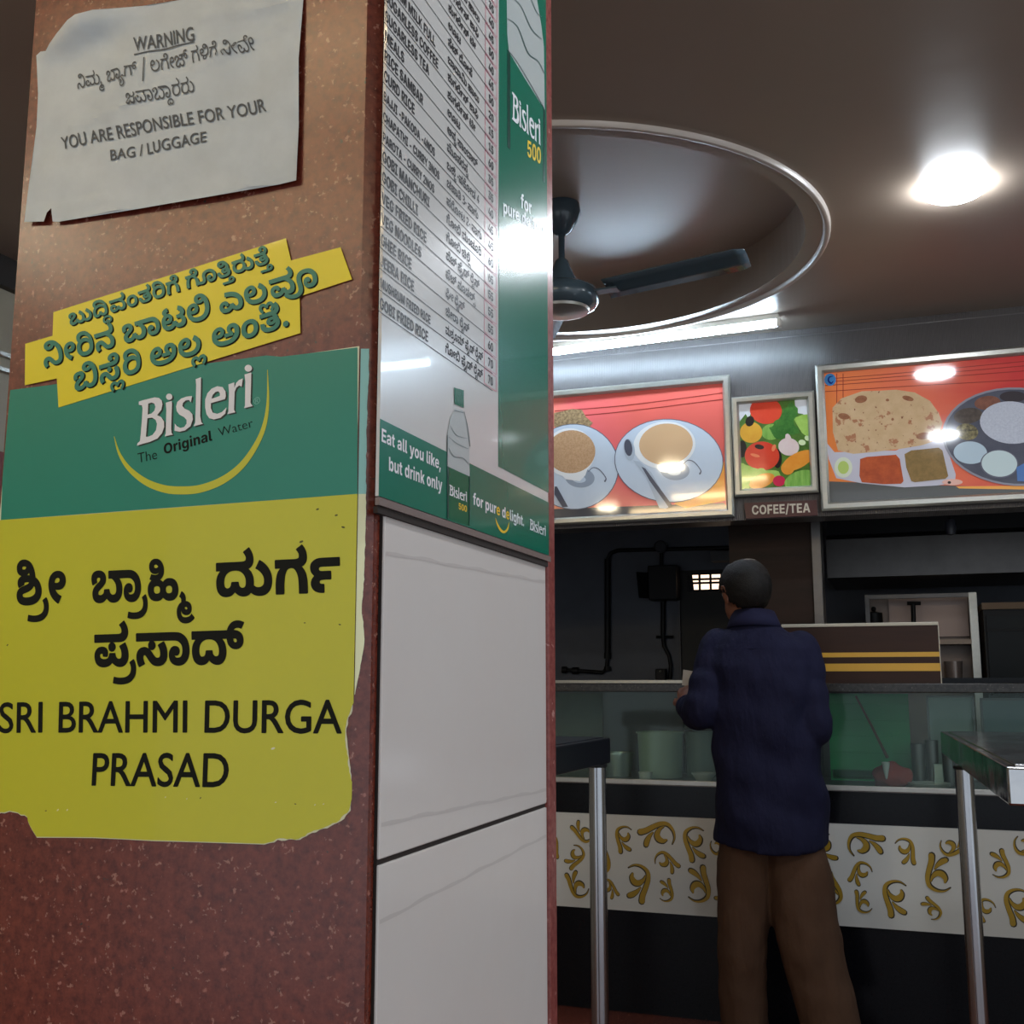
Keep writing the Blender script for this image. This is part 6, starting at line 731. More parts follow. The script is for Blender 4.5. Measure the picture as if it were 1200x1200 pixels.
zt = (yz(440, 486)[1] + yz(643.8, 591)[1]) / 2; zc = (yz(584, 547)[1] + yz(643.8, 578)[1]) / 2; yc = yz(584, 400)[0]
BS.slab(rect(by0, by1, zb, zt), 0, .0004, px=False).build('green_band', M_bg, mbd)
BS.slab(rect(yc, by1, zc, 2.35), 0, .0004, px=False).build('green_column', M_bg, mbd)
M_rule = mat('rule_ink', (28, 26, 28), .4); M_red = mat('red_rule', (196, 84, 110), .4)
ROWS = ["GOBI FRIED RICE", "MUSHRUM FRIED RICE", "JEERA RICE", "GHEE RICE", "VEG NOODLES", "VEG FRIED RICE", "GOBI CHILLI", "GOBI MANCHURI", "PAROTA - CURRY 2NOS", "CHAPATHI - CURRY 3NOS", "BAJJI -PAKODA -4NOS", "CURD RICE", "RICE SAMBAR", "MEALS", "SUGARLESS TEA", "SUGARLESS COFFEE", "BADAM MILK FULL", "SET DOSA"]
KROW = KS[::-1][:18]
KROW = KROW + KROW[13:18] + KROW[11:15]
PR = ['70', '70', '60', '55', '55', '55', '65', '60', '45', '45', '40', '35', '35', '60', '15', '15', '20', '50', '45', '40', '50', '45', '40', '35', '30', '30', '30']
dz = .01885; z0 = 1.507; ye = .7975
ruleM = MB(); redM = MB(); yA, yB_ = yz(577, 440)[0], 0; pb0, pb1 = yz(567, 440)[0], yz(581.5, 440)[0]
wG = itext(ROWS[0])[2]; sx = .101 / wG; wK = ktext('B', KS[-1])[2]; kx = .1 / wK
for i in range(26):
    z = z0 + i * dz
    BS.poly([rect(ye - .001, yA, z, z + .0009)], .0003, ruleM, px=False)
    # red-ruled price cell
    for r_ in (rect(pb0, pb1, z + .002, z + .0026), rect(pb0, pb1, z + dz - .0006, z + dz), rect(pb0, pb0 + .0012, z + .002, z + dz), rect(pb1 - .0012, pb1, z + .002, z + dz)): BS.poly([r_], .0003, redM, px=False)
    if i < len(ROWS):
        t = itext(ROWS[i]); s_ = sx * (.80 if len(ROWS[i]) > 16 else 1); sz = .0142 * (.84 if len(ROWS[i]) > 16 else 1)
        BS.text2(t, (ye - PY, z + .0032 - 1.2), (s_, 0), (0, sz), .0004).build('dish_name', M_rule, mbd)
    t = ktext('B', KROW[i % len(KROW)])
    BS.text2(t, (yz(521, 450)[0] - PY, z + .0055 - 1.2), (min(kx, .1 / t[2]) if t[2] > wK else kx, 0), (0, .0135), .0004).build('dish_name_in_kannada', M_rule, mbd)
    t = itext(PR[i]); ym = (pb0 + pb1) / 2; BS.text2(t, (ym - .008 - PY, z + .0055 - 1.2), (.016 / t[2], 0), (0, .013), .0005).build('price', M_rule, mbd)
ruleM.build('row_rules', M_rule, mbd)['kind'] = 'stuff'; redM.build('price_cells', M_red, mbd)['kind'] = 'stuff'
# slogans on the board
def pick(s, idx):
    x = 0; G = []; w_ = 0
    for i, ch in enumerate(s):
        if i in idx and IG[ch][0]: G.append((ch, IG[ch][0], x))
        x += IG[ch][1] / 1000
    V, F = run('I', G); return V, F, x
def btx(vfw, p0, p1, pt, href, nm, m, off=.0007): return BS.text(vfw, p0, p1, pt, href, off).build(nm, m, mbd)
btx(itext('Eat all you like,'), (445.6, 517), (516, 550.5), (446, 501.5), .727, 'slogan', M_wprint)
btx(itext('but drink only'), (454.3, 551), (517.5, 576), (454.4, 534.5), .745, 'slogan', M_wprint)
s_ = 'for pure delight.'; yi = [7, 10]
args = ((553.6, 591), (613.8, 617), (553.6, 577), .745)
btx(pick(s_, [i for i in range(len(s_)) if i not in yi]), *args, 'slogan', M_wprint); btx(pick(s_, yi), *args, 'yellow_letters', mat('warm_yellow_print', (232, 190, 40), .35))
M_wy = MT['warm_yellow_print']
BS.poly([brush([(580, 607, .3), (582, 614, 1.6), (586, 621, 2.6), (590, 623.5, 2.8), (594, 620, 2), (596, 612, .3)])], .0007).build('smile_curve', M_wy, mbd)
def wm(p0, p1, pt, nm='wordmark'):
    a = Vector(BS.uv(*p0)); b = Vector(BS.uv(*p1)); c = Vector(BS.uv(*pt)); e1, e2 = b - a, c - a; D_ = 740 * -307 - (-252) * 12
    mb = MB()
    for k, cs in BW.items():
        cc = []
        for q in cs:
            o = []
            for x, y in q:
                X, Y = x - 228, y - 668; u = (X * -307 - Y * 12) / D_; v = (740 * Y + 252 * X) / D_
                p = a + e1 * u + e2 * v; o.append((p.x, p.y))
            cc.append(o)
        BS.poly(cc, .0009, mb, px=False)
    mb.build(nm, M_wprint, mbd)
M_bot = mat('printed_bottle_grey', (176, 182, 180), .2); M_lbl = mat('bottle_label_green', (10, 96, 66), .2); M_ln = mat('bottle_line', (70, 90, 88), .3); M_lnd = mat('bottle_shadow', (6, 60, 50), .3)
bt = BS.poly([[(533, 479), (542, 481), (546, 496), (549, 516), (550, 558.5), (523.5, 546.5), (523.5, 510), (527, 490)]], .0005).build('printed_bottle', M_bot, mbd)
BS.poly([[(531.5, 454), (543, 457.5), (543, 478), (532, 473.5)]], .0006).build('printed_cap', M_lbl, mbd)
BS.poly([[(523.7, 546.5), (549.7, 558.5), (549, 616), (523.5, 607.5)]], .0006).build('printed_label', M_lbl, mbd)
mb = MB()
for st_ in ([(532, 481, .5), (543, 484, .8)], [(543, 482, .5), (547, 500, 1), (550, 523, 1)], [(527, 499, .3), (534, 510, .6), (547, 514, .3)], [(525, 525, .4), (531, 535, .9), (542, 537, .9), (549, 545, .4)], [(525, 512, .4), (535, 520, .6), (548, 526, .4)], [(523.7, 510, .8), (523.3, 545, 1)]): BS.poly([brush(st_)], .0008, mb, evenodd=False)
mb.build('bottle_outline', M_ln, mbd)
BS.poly([[(523, 546), (525, 547), (525, 608), (523, 607)], [(548.8, 558), (550, 558.6), (549.6, 616), (548.6, 616)]], .0009).build('label_shadow', M_lnd, mbd)
wm((525.6, 580), (546.5, 588.5), (525.6, 566.5)); wm((620, 620.5), (639, 628.5), (620, 606.5)); wm((599.2, 139.5), (633, 171), (599.2, 104))
btx(itext('500'), (536.5, 596.5), (546.5, 600.5), (536.5, 589), .727, 'bottle_volume', M_wy); btx(itext('500'), (617, 183), (633.5, 193), (617, 163.5), .727, 'bottle_volume', M_wy)
BS.poly([[(593, -30), (626, -30), (629, 0), (634, 30), (637, 55), (638, 129), (617, 96), (596, 61), (594, 40)]], .0005).build('printed_bottle', M_bot, mbd)
mb = MB()
for st_ in ([(594, 22, .6), (606, 32, 1.2), (618, 62, 1.4), (630, 72, 1.2), (637, 86, .6)], [(598, -4, .6), (610, 8, 1), (622, 34, 1.2), (634, 46, .6)], [(618, -10, .6), (628, 14, 1), (634, 20, .5)], [(594, 58, .6), (606, 74, .8), (624, 104, .9), (637, 127, .7)]): BS.poly([brush(st_)], .0008, mb, evenodd=False)
mb.build('bottle_outline', M_ln, mbd)
BS.poly([[(594, 60), (597.5, 63), (597.5, 176), (594, 172)], [(636.3, 127), (638.3, 130), (638, 214), (636, 213)]], .0006).build('label_shadow', M_lnd, mbd)
btx(itext('for'), (609.5, 243), (622.5, 252.5), (609.5, 226), .745, 'slogan', M_wprint)
btx(itext('pure delight'), (588.7, 249), (637, 277), (588.7, 237), .56, 'slogan', M_wprint)
# ---------------------------------------------------------------- framed food pictures on the header
def framed(nm, label, px_tl, px_br_x, ztop, zbot, tilt, bord, y_off=.012, x1=None):
    n = Vector((0, -math.cos(tilt), -math.sin(tilt)))
    p = at_y(*px_tl, YH - .03); x0 = p.x; x1 = x1 if x1 is not None else at_y(px_br_x, 600, YH - .03).x
    S_ = Sheet((x0, YH - .022, zbot), n)
    t = thing(nm, label, 'framed picture', ((x0 + x1) / 2, YH - .02, zbot), 'framed food pictures on the header')
    h = (ztop - zbot) / math.cos(tilt); w_ = x1 - x0
    # four mitred aluminium bars with a rounded face
    for (a, b) in (((0, 0), (w_, 0)), ((w_, 0), (w_, h)), ((w_, h), (0, h)), ((0, h), (0, 0))):
        d = (Vector(b) - Vector(a)).normalized(); q = Vector((-d.y, d.x)); pr = [(0, -.012), (0, .012), (bord * .25, .02), (bord * .75, .02), (bord, .01), (bord, -.012)]
        V = []
        for P, sg_ in ((a, 1), (b, -1)):
            for u, o in pr: pp = Vector(P) + q * u + d * u * sg_; V.append(S_.W(pp.x, pp.y, o))
        m_ = len(pr); MB().add(V, [(i, (i + 1) % m_, m_ + (i + 1) % m_, m_ + i) for i in range(m_)] + [tuple(range(m_)), tuple(range(m_, 2 * m_))]).build('frame_bar', M_alu, t)
    MB().add([S_.W(a, b, o) for o in (-.012, -.002) for a, b in ((bord * .8, bord * .8), (w_ - bord * .8, bord * .8), (w_ - bord * .8, h - bord * .8), (bord * .8, h - bord * .8))], [(0, 1, 2, 3), (4, 5, 6, 7), (0, 1, 5, 4), (1, 2, 6, 5), (2, 3, 7, 6), (3, 0, 4, 7)]).build('backing_panel', M_dark, t)
    bgp = [(bord * .8, bord * .8), (w_ - bord * .8, bord * .8), (w_ - bord * .8, h - bord * .8), (bord * .8, h - bord * .8)]
    return t, S_, bgp, w_, h
def clipuv(c, b):
    """keep an outline inside the picture rectangle"""
    x0, y0 = b[0]; x1, y1 = b[2]
    def side(P, ins, cut):
        o = []
        for i in range(len(P)):
            a, q = P[i - 1], P[i]
            if ins(q):
                if not ins(a): o.append(cut(a, q))
                o.append(q)
            elif ins(a): o.append(cut(a, q))
        return o
    for ax, v, s in ((0, x0, 1), (0, x1, -1), (1, y0, 1), (1, y1, -1)):
        if not c: return c
        def cut(a, q, ax=ax, v=v): t = (v - a[ax]) / (q[ax] - a[ax]); return (a[0] + (q[0] - a[0]) * t, a[1] + (q[1] - a[1]) * t)
        c = side(c, lambda p, ax=ax, v=v, s=s: (p[ax] - v) * s >= 0, cut)
    return c
class Art:
    def __init__(s, S_, t, b, sx=1, ox=0, oy=0): s.S, s.t, s.b, s.k, s.ox, s.oy, s.off = S_, t, b, sx, ox, oy, .0
    def put(s, nm, m, *cs, parent=None):
        s.off += .00025; cc = []
        for c in cs:
            u = clipuv([s.S.uv(s.ox + x / s.k, s.oy + y / s.k) for x, y in c], s.b)
            if len(u) > 2: cc.append(u)
        return s.S.poly(cc, s.off, px=False, evenodd=False).build(nm, m, parent or s.t)
GL = .06
def pm(name, c, **k): k.setdefault('rough', GL); k.setdefault('coat', .4); k.setdefault('glow', PRINT_GLOW); return mat('print_' + name, c, **k)
# coffee and tea
t1, S1, b1, w1, h1 = framed('framed_picture', 'framed picture of coffee and tea cups on an orange ground', (560, 530), 859.5, 2.400, 1.834, math.radians(1.0), .03, x1=at_y(858.5, 530, YH - .03).x)
A = Art(S1, t1, b1, 4.286, 640, 400)
A.S.poly([b1], 0, px=False).build('printed_ground', gradmat('orange_ground', [(.25, (244, 178, 134)), (.55, (240, 146, 118)), (.8, (222, 104, 104)), (1, (214, 100, 90))], (.9, 0, .35), GL), t1)
A.put('dark_base_strip', pm('charcoal', (66, 66, 72)), [(-700, 900), (45, 842), (890, 812), (950, 870), (-700, 960)])
A.put('yellow_corner', pm('ochre', (232, 172, 66), var=(9, .6), col2=(238, 150, 70)), [(640, 815), (760, 770), (850, 690), (895, 600), (900, 800), (700, 838)])
A.put('thin_lines', pm('maroon', (140, 52, 46)), brush([(45, 350, 4), (400, 322, 4), (900, 258, 4)]), brush([(45, 385, 4), (400, 352, 4), (900, 290, 4)]))
A.put('printed_foliage', pm('olive_dark', (84, 70, 52), var=(90, .5), col2=(190, 160, 120)), [(40, 360), (90, 350), (130, 340), (180, 345), (200, 380), (235, 410), (210, 440), (40, 430)])
M_sau = pm('saucer', (196, 204, 214), var=(5, .6), col2=(180, 192, 206)); M_rimp = pm('cup_white', (222, 222, 222)); M_shd = pm('cup_shade', (142, 152, 166)); M_shd2 = pm('saucer_line', (96, 98, 112))
for (cx, cy, rx, ry, rc, drink, dn) in ((140, 630, 222, 212, (118, 553, 128, 122, 122, 108), pm('coffee', (196, 160, 124), var=(150, .4), col2=(168, 130, 96), fleck=[(220, .68, (110, 72, 48))]), 'printed_coffee'), (617, 600, 270, 206, (595, 516, 156, 118, 135, 104), pm('milk_tea', (206, 168, 128)), 'printed_tea')):
    A.put('saucer_edge', M_shd2, ellp(cx, cy, rx + 4, ry + 4, 4)); A.put('printed_saucer', M_sau, ellp(cx, cy, rx, ry, 4))
    x, y, a_, b_, c_, d_ = rc
    A.put('cup_shadow', M_shd, ellp(x + 52, y + 132, 74, 50, 5)); A.put('cup_highlight', M_sau, ellp(x + 48, y + 140, 34, 18, 5))
    A.put('cup_handle', M_shd2, brush([(x + 95, y + 102, 3), (x + 118, y + 82, 4), (x + 150, y + 92, 5), (x + 182, y + 132, 5), (x + 178, y + 150, 9)]))
    A.put('printed_cup', M_rimp, ellp(x, y + 6, a_, b_, -5), [(x - a_ + 12, y + 30), (x + a_ - 14, y + 20), (x + 80, y + 120), (x + 52, y + 150), (x - 20, y + 140)])
    A.put(dn, drink, ellp(x + 8, y + 2, c_, d_, -5))
M_spn = pm('spoon_dark', (78, 80, 92)); M_spl = pm('spoon_light', (168, 178, 190))
A.put('printed_spoon', M_spl, ellp(418, 545, 28, 55, -8), [(440, 600), (470, 604), (530, 660), (625, 830), (600, 842), (570, 838), (500, 680)])
A.put('spoon_shade', M_spn, ellp(414, 535, 20, 42, -8), [(480, 630), (500, 640), (632, 820), (618, 836), (520, 700)])
A.put('printed_spoon', M_spn, [(44, 730), (56, 730), (112, 832), (84, 834), (44, 770)])
# vegetables
t2, S2, b2, w2, h2 = framed('framed_picture', 'small framed picture of tomatoes, garlic and green vegetables', (859.5, 530), 0, 2.306, 1.911, math.radians(1.7), .028, x1=at_y(957.3, 530, YH - .03).x)
A = Art(S2, t2, b2, 8, 860, 460)
A.S.poly([b2], 0, px=False).build('printed_ground', pm('veg_ground', (58, 84, 46), var=(18, .5), col2=(100, 140, 60)), t2)
A.put('pale_backdrop', pm('pale', (212, 214, 218)), [(30, 100), (190, 90), (140, 250), (110, 200), (40, 290)], [(570, 70), (770, 60), (770, 260), (640, 200), (580, 190)])
G1, G2, G3 = pm('leaf_dark', (44, 92, 48), var=(30, .5), col2=(86, 140, 62)), pm('leaf_light', (128, 176, 66), var=(26, .5), col2=(176, 206, 110)), pm('cucumber', (96, 148, 64), var=(14, .5), col2=(150, 190, 96), stretch=(6, 1, 1))
T1 = pm('tomato', (206, 58, 44), var=(7, .5), col2=(222, 84, 58)); T2 = pm('tomato_light', (230, 130, 90)); Y1 = pm('yellow_veg', (226, 178, 66), var=(9, .5), col2=(212, 150, 50)); O1 = pm('carrot', (218, 132, 46), var=(20, .5), col2=(228, 160, 70), stretch=(1, 5, 1)); W1 = pm('garlic', (226, 212, 206), var=(9, .6), col2=(210, 180, 178)); K1 = pm('veg_gap', (44, 40, 36))
A.put('printed_leaves', G2, [(560, 240), (640, 210), (720, 200), (770, 300), (770, 420), (720, 440), (640, 380), (590, 300)])
A.put('printed_tomato', T1, ellp(300, 170, 150, 125, 5)); A.put('printed_leaves', G1, jag([(440, 250), (470, 150), (540, 90), (600, 150), (600, 200), (560, 260), (590, 380), (430, 420), (440, 250)], 14, 30, 1)); A.put('printed_cucumber', G3, ellp(350, 370, 90, 75, -10)); A.put('printed_leaves', G1, jag([(330, 330), (420, 250), (540, 260), (620, 380), (520, 400), (430, 440), (380, 420)], 12, 24, 2))
A.put('printed_yellow_pepper', Y1, ellp(162, 375, 105, 98, 0)); A.put('dark_stalk', K1, ellp(150, 270, 40, 50, 20), ellp(80, 530, 40, 80, 0), ellp(410, 620, 40, 90, 0))
A.put('printed_tomato', T1, ellp(265, 595, 162, 135, 3)); A.put('tomato_shine', T2, ellp(200, 590, 46, 14, 15), ellp(375, 520, 18, 34, 20)); A.put('tomato_stalk', K1, ellp(240, 510, 44, 22, 10))
A.put('printed_garlic', W1, ellp(515, 510, 98, 82, 10), [(480, 440), (485, 395), (505, 385), (525, 400), (545, 440)])
A.put('printed_spring_onion', pm('pale_green', (206, 222, 176)), ellp(640, 470, 34, 26, 10), ellp(690, 430, 28, 22, 30))
A.put('printed_carrot', O1, ellp(600, 640, 165, 72, -28), ellp(505, 710, 62, 62)); A.put('printed_leaves', G2, jag([(60, 660), (200, 710), (330, 730), (420, 740), (440, 780), (60, 920)], 10, 26, 3))
A.put('printed_carrot', O1, ellp(265, 830, 125, 62, -22)); A.put('printed_radish', pm('radish', (200, 48, 80)), ellp(425, 830, 58, 50)); A.put('printed_gourd', G3, ellp(625, 820, 155, 85, -18))
# chapati tray and thali
t3, S3, b3, w3, h3 = framed('framed_picture', 'large framed picture of chapati with curries and a thali', (958.5, 500), 0, 2.404, 1.838, math.radians(1.7), .032, x1=.98)
A = Art(S3, t3, b3, 5, 960, 410)
A.S.poly([b3], 0, px=False).build('printed_ground', gradmat('orange_red_ground', [(.2, (222, 128, 66)), (.45, (224, 116, 84)), (.75, (196, 66, 64)), (1, (184, 50, 52))], (.95, 0, .15), GL), t3)
A.put('dark_base_strip', pm('base_grey', (84, 84, 82)), [(40, 770), (1250, 812), (2700, 760), (2700, 1000), (40, 950)]); A.put('yellow_strip', pm('ochre', (232, 172, 66)), [(800, 800), (1250, 796), (1300, 820), (820, 812)])
A.put('thin_lines', pm('maroon', (140, 52, 46)), *[brush([(30, 150 + k, 4), (500, 110 + k * 1.1, 4), (1250, 30 + k * 1.5, 4)]) for k in (22, 40, 60, 95)], brush([(103, 140, 4), (103, 330, 4)]), brush([(140, 140, 4), (140, 300, 4)]))
A.put('blue_round_badge', pm('badge_blue', (64, 122, 176)), ellp(64, 175, 34, 36)); A.put('badge_curl', pm('badge_navy', (24, 44, 110)), brush([(80, 155, 4), (60, 160, 8), (54, 180, 10), (70, 196, 10), (82, 184, 4)]))
A.put('printed_tray', pm('tray', (190, 188, 200)), [(40, 540), (90, 600), (450, 590), (690, 480), (730, 520), (800, 730), (795, 780), (690, 795), (500, 806), (250, 782), (100, 752), (56, 640)])
A.put('printed_chapati', pm('chapati', (208, 178, 140), var=(26, .6), col2=(190, 158, 118), fleck=[(30, .60, (170, 116, 84)), (64, .66, (128, 78, 56))]), [(80, 480), (78, 340), (130, 285), (250, 243), (350, 240), (450, 234), (560, 250), (650, 300), (700, 370), (722, 430), (690, 530), (600, 560), (480, 580), (330, 598), (200, 610), (110, 590)])
for e_ in (ellp(245, 290, 36, 22, -10), ellp(145, 390, 34, 18, 10), ellp(520, 285, 34, 14, 15), ellp(610, 505, 42, 20, -8), ellp(400, 295, 10, 8), ellp(430, 408, 8, 8)): A.put('scorch_mark', pm('scorch', (120, 70, 48), var=(40, .6), col2=(170, 120, 86)), e_)
A.put('printed_red_curry', pm('curry_red', (192, 92, 48), var=(30, .5), col2=(150, 62, 36)), [(240, 640), (280, 628), (450, 615), (472, 640), (494, 770), (480, 785), (380, 788), (250, 776), (236, 740)])
A.put('printed_green_curry', pm('curry_olive', (146, 116, 70), var=(60, .4), col2=(122, 100, 58)), [(500, 612), (540, 590), (700, 574), (722, 590), (756, 740), (740, 756), (560, 776), (540, 770), (510, 690)])
A.put('printed_lime', pm('lime_rim', (206, 212, 190)), ellp(142, 690, 52, 60)); A.put('lime_flesh', pm('lime', (174, 196, 104)), ellp(142, 690, 32, 38))
A.put('printed_sweet', pm('pinkish', (222, 176, 162)), ellp(780, 776, 60, 18)); A.put('sweet_dark', K1, ellp(762, 778, 10, 8))
A.put('thali_edge', pm('thali_rim', (136, 136, 146)), ellp(1160, 510, 440, 288, 3)); A.put('printed_thali', pm('thali', (66, 68, 82), var=(9, .6), col2=(92, 94, 106)), ellp(1160, 510, 426, 276, 3))
for nm, m_, e_ in (('printed_relish', pm('bowl_brown', (96, 84, 76), var=(50, .5), col2=(60, 54, 50)), ellp(872, 388, 84, 46, -8)), ('printed_relish', pm('bowl_red', (140, 92, 74), var=(50, .5), col2=(104, 70, 60)), ellp(985, 312, 76, 40, -6)), ('printed_relish', pm('bowl_dk', (60, 54, 58)), ellp(1135, 276, 78, 32)), ('printed_noodles', pm('noodle', (150, 138, 96), var=(60, .3), col2=(50, 50, 44)), ellp(865, 482, 66, 48, 8))): A.put(nm, m_, e_)
A.put('printed_rice', pm('rice', (196, 200, 210), var=(160, .5), col2=(168, 172, 186)), ellp(1125, 428, 184, 124, 4)); A.put('printed_curd', pm('curd', (176, 194, 206)), ellp(885, 604, 98, 66, 3)); A.put('bowl_edge', M_shd2, ellp(1055, 670, 112, 84, 3)); A.put('printed_curd', pm('curd2', (190, 206, 208)), ellp(1055, 668, 104, 77, 3)); A.put('printed_blue_cloth', pm('blue_item', (84, 120, 176)), [(1155, 690), (1250, 640), (1330, 700), (1300, 780), (1160, 770)])
for k in range(3): A.put('printed_curd', pm('curd', (176, 194, 206)), ellp(1290 + 60 * k, 640 - 110 * k, 80, 56, 3))
# lettered plate under the small picture
LS = Sheet((0, YH - .012, 1.85), (0, -1, 0)); sgn = tag(LS.slab([(872, 589.5), (957, 586), (958.5, 604), (874.5, 608)], -.011, .002).build('coffee_tea_sign', mat('sign_maroon', (74, 32, 32), .35), loc=LS.P(915, 606)), 'small maroon sign reading COFEE/TEA under the vegetable picture', 'sign')
LS.text(itext('COFEE/TEA'), (881, 603.2), (950, 600.4), (880.6, 592.5), .727, .0028).build('sign_lettering', mat('sign_cream', (214, 206, 190), .4), sgn)
# ---------------------------------------------------------------- ceiling lights and fan
def downlight(x, y, m, label, r=.086):
    t = thing('ceiling_downlight', label, 'ceiling light', (x, y, ZC), 'round downlights in the ceiling')
    MB().lathe((x, y, ZC), [(r, .004), (r + .008, .002), (r + .009, -.001), (r + .004, -.003), (r, -.003), (r, .004)], 48).build('trim_ring', M_white, t, smooth=True)
    MB().lathe((x, y, ZC), [(r, -.001), (r * .985, -.016), (r * .8, -.026), (r * .4, -.031), (.001, -.032)], 48).build('light_diffuser', m, t, smooth=True)
downlight(.197, 3.144, M_downE, 'bright round white downlight in the open ceiling beside the fan recess')
for x, y, m, l in ((.30, 1.15, M_downE, 'round white downlight overhead nearer the entrance'), (-1.46, 1.1, M_downW, 'warm round downlight behind the pillar'), (-2.45, -.9, M_downW, 'warm round downlight near the left wall at the entrance'), (1.45, 2.3, M_downE, 'round white downlight near the right wall')):
    downlight(x, y, m, l)
def tubelight(a, b, label, m=M_tubeE):
    a, b = Vector(a), Vector(b); d = (b - a).normalized(); q = Vector((-d.y, d.x, 0)); L_ = (b - a).length
    t = thing('tube_light', label, 'tube light', ((a.x + b.x) / 2, (a.y + b.y) / 2, ZC), 'fluorescent tube lights on the ceiling')
    MB().obox(Vector((a.x, a.y, ZC - .022)) - q * .014, d, q, Vector((0, 0, 1)), L_, .028, .022).build('batten_body', M_white, t, bevel=.003)
    zt_ = ZC - .036
    for p in (a, b): MB().obox(Vector((p.x, p.y, ZC - .052)) - q * .015 - d * .008, d, q, Vector((0, 0, 1)), .016, .03, .032).build('end_cap', M_white, t, bevel=.003)
    MB().tube([Vector((a.x, a.y, zt_)) + d * .01, Vector((b.x, b.y, zt_)) - d * .01], .013, 16).build('glass_tube', m, t, smooth=True)
tubelight((-1.62, 4.176, 0), (-.385, 4.088, 0), 'lit fluorescent tube on the ceiling above the coffee picture')
tubelight((1.02, 4.12, 0), (2.22, 4.12, 0), 'lit fluorescent tube over the far right end of the counter')
tubelight((-1.75, -.30, 0), (-.55, -.30, 0), 'lit fluorescent tube near the entrance, in front of the pillar', M_tubeW)
tubelight((1.25, -.35, 0), (2.35, -.35, 0), 'lit fluorescent tube near the open right side of the entrance', M_tubeW)
tubelight((-2.3, -1.15, 0), (-1.1, -1.15, 0), 'lit fluorescent tube at the entrance edge of the ceiling', M_tubeW)
fx, fy = -.985, 3.25
fn_ = thing('ceiling_fan', 'dark ceiling fan hanging in the round recess', 'ceiling fan', (fx, fy, ZC + .17))
c0 = (fx, fy, 0)
MB().lathe(c0, [(.001, ZC + .17), (.06, ZC + .169), (.064, ZC + .14), (.052, ZC + .11), (.03, ZC + .075), (.014, ZC + .065)], 32).build('canopy', M_fan, fn_, smooth=True)
MB().tube([(fx, fy, ZC + .1), (fx, fy, 2.50)], .0105, 14).build('down_rod', M_fan, fn_, smooth=True)
MB().lathe(c0, [(.012, 2.555), (.022, 2.545), (.03, 2.52), (.055, 2.47), (.062, 2.455)], 32).build('lower_canopy', M_fan, fn_, smooth=True)
MB().lathe(c0, [(.05, 2.462), (.095, 2.455), (.112, 2.445), (.118, 2.43), (.118, 2.405), (.108, 2.39), (.09, 2.382)], 40).build('motor_housing', M_fan, fn_, smooth=True)
MB().lathe(c0, [(.09, 2.384), (.086, 2.374), (.06, 2.366), (.001, 2.362)], 40).build('bottom_cover', M_alu, fn_, smooth=True)
for k in range(3):
    a = math.radians(-4 + 120 * k); d = Vector((math.cos(a), math.sin(a), 0)); q = Vector((-d.y, d.x, 0)); z = Vector((0, 0, 1)); o = Vector((fx, fy, 2.425))
    br = MB(); br.obox(o + d * .1 - q * .02 - z * .003, d, q, z, .09, .04, .006); bo = br.build('blade_bracket', M_fan, fn_)
    V = []; N = 14; outl_ = []
    for i in range(N + 1):
        r_ = .15 + (.60 - .15) * i / N; hw = .052 + .012 * i / N
        if i == N: hw *= .8
        tw = -math.radians(15 - 6 * i / N); e_ = q * math.cos(tw) + z * math.sin(tw)
        for s_ in (-1, -.3, .4, 1): V.append(o + d * r_ + e_ * hw * s_ + z * (.006 * (1 - s_ * s_) + .07 * (r_ - .1)))
    F = [(i * 4 + j, i * 4 + j + 1, (i + 1) * 4 + j + 1, (i + 1) * 4 + j) for i in range(N) for j in range(3)]
    bl = MB().add(V, F).build('fan_blade', M_fan, fn_, smooth=True, mods=1); sd = bl.modifiers.new('s', 'SOLIDIFY'); sd.thickness = .003
# ---------------------------------------------------------------- serving counter
YCF = 4.15
ct = thing('serving_counter', 'long black serving counter with glass case and gold-scrolled white panel', 'counter', (0, 4.4, 0))
MB().box(XL, XR, YCF, 4.6, .0, .815).build('base_cabinet', M_black, ct)
MB().box(XL, XR, YCF - .018, 4.66, 1.160, 1.192).build('top_slab', mat('speckled_granite_top', (34, 32, 31), .25, var=(110, .3), col2=(58, 55, 51), fleck=[(160, .66, (120, 114, 104))]), ct, bevel=.003)
MB().box(XL, XR, YCF - .01, 4.6, .815, .826).build('case_floor', M_dsteel, ct)
MB().box(XL, XR, YCF - .012, YCF + .004, .817, .836).build('bottom_rail', M_alu, ct, bevel=.002)
gm = bpy.data.materials.new('hazy_case_glass'); gm.use_nodes = True; nt = gm.node_tree; nt.nodes.clear(); N_ = nt.nodes.new; L = nt.links
tr = N_('ShaderNodeBsdfTransparent'); tr.inputs[0].default_value = (.90, .97, .95, 1); gl = N_('ShaderNodeBsdfGlossy'); gl.inputs[1].default_value = .05; gl.inputs[0].default_value = (.9, 1, .98, 1)
df = N_('ShaderNodeBsdfDiffuse'); df.inputs[0].default_value = (.30, .38, .37, 1); fr = N_('ShaderNodeFresnel'); fr.inputs[0].default_value = 1.22
m1 = N_('ShaderNodeMixShader'); m2 = N_('ShaderNodeMixShader'); nz = N_('ShaderNodeTexNoise'); nz.inputs['Scale'].default_value = 6; mr = N_('ShaderNodeMapRange'); mr.inputs[3].default_value = .02; mr.inputs[4].default_value = .10
L.new(nz.outputs[0], mr.inputs[0]); L.new(mr.outputs[0], m1.inputs[0]); L.new(tr.outputs[0], m1.inputs[1]); L.new(df.outputs[0], m1.inputs[2])
L.new(fr.outputs[0], m2.inputs[0]); L.new(m1.outputs[0], m2.inputs[1]); L.new(gl.outputs[0], m2.inputs[2]); ou = N_('ShaderNodeOutputMaterial'); L.new(m2.outputs[0], ou.inputs[0])
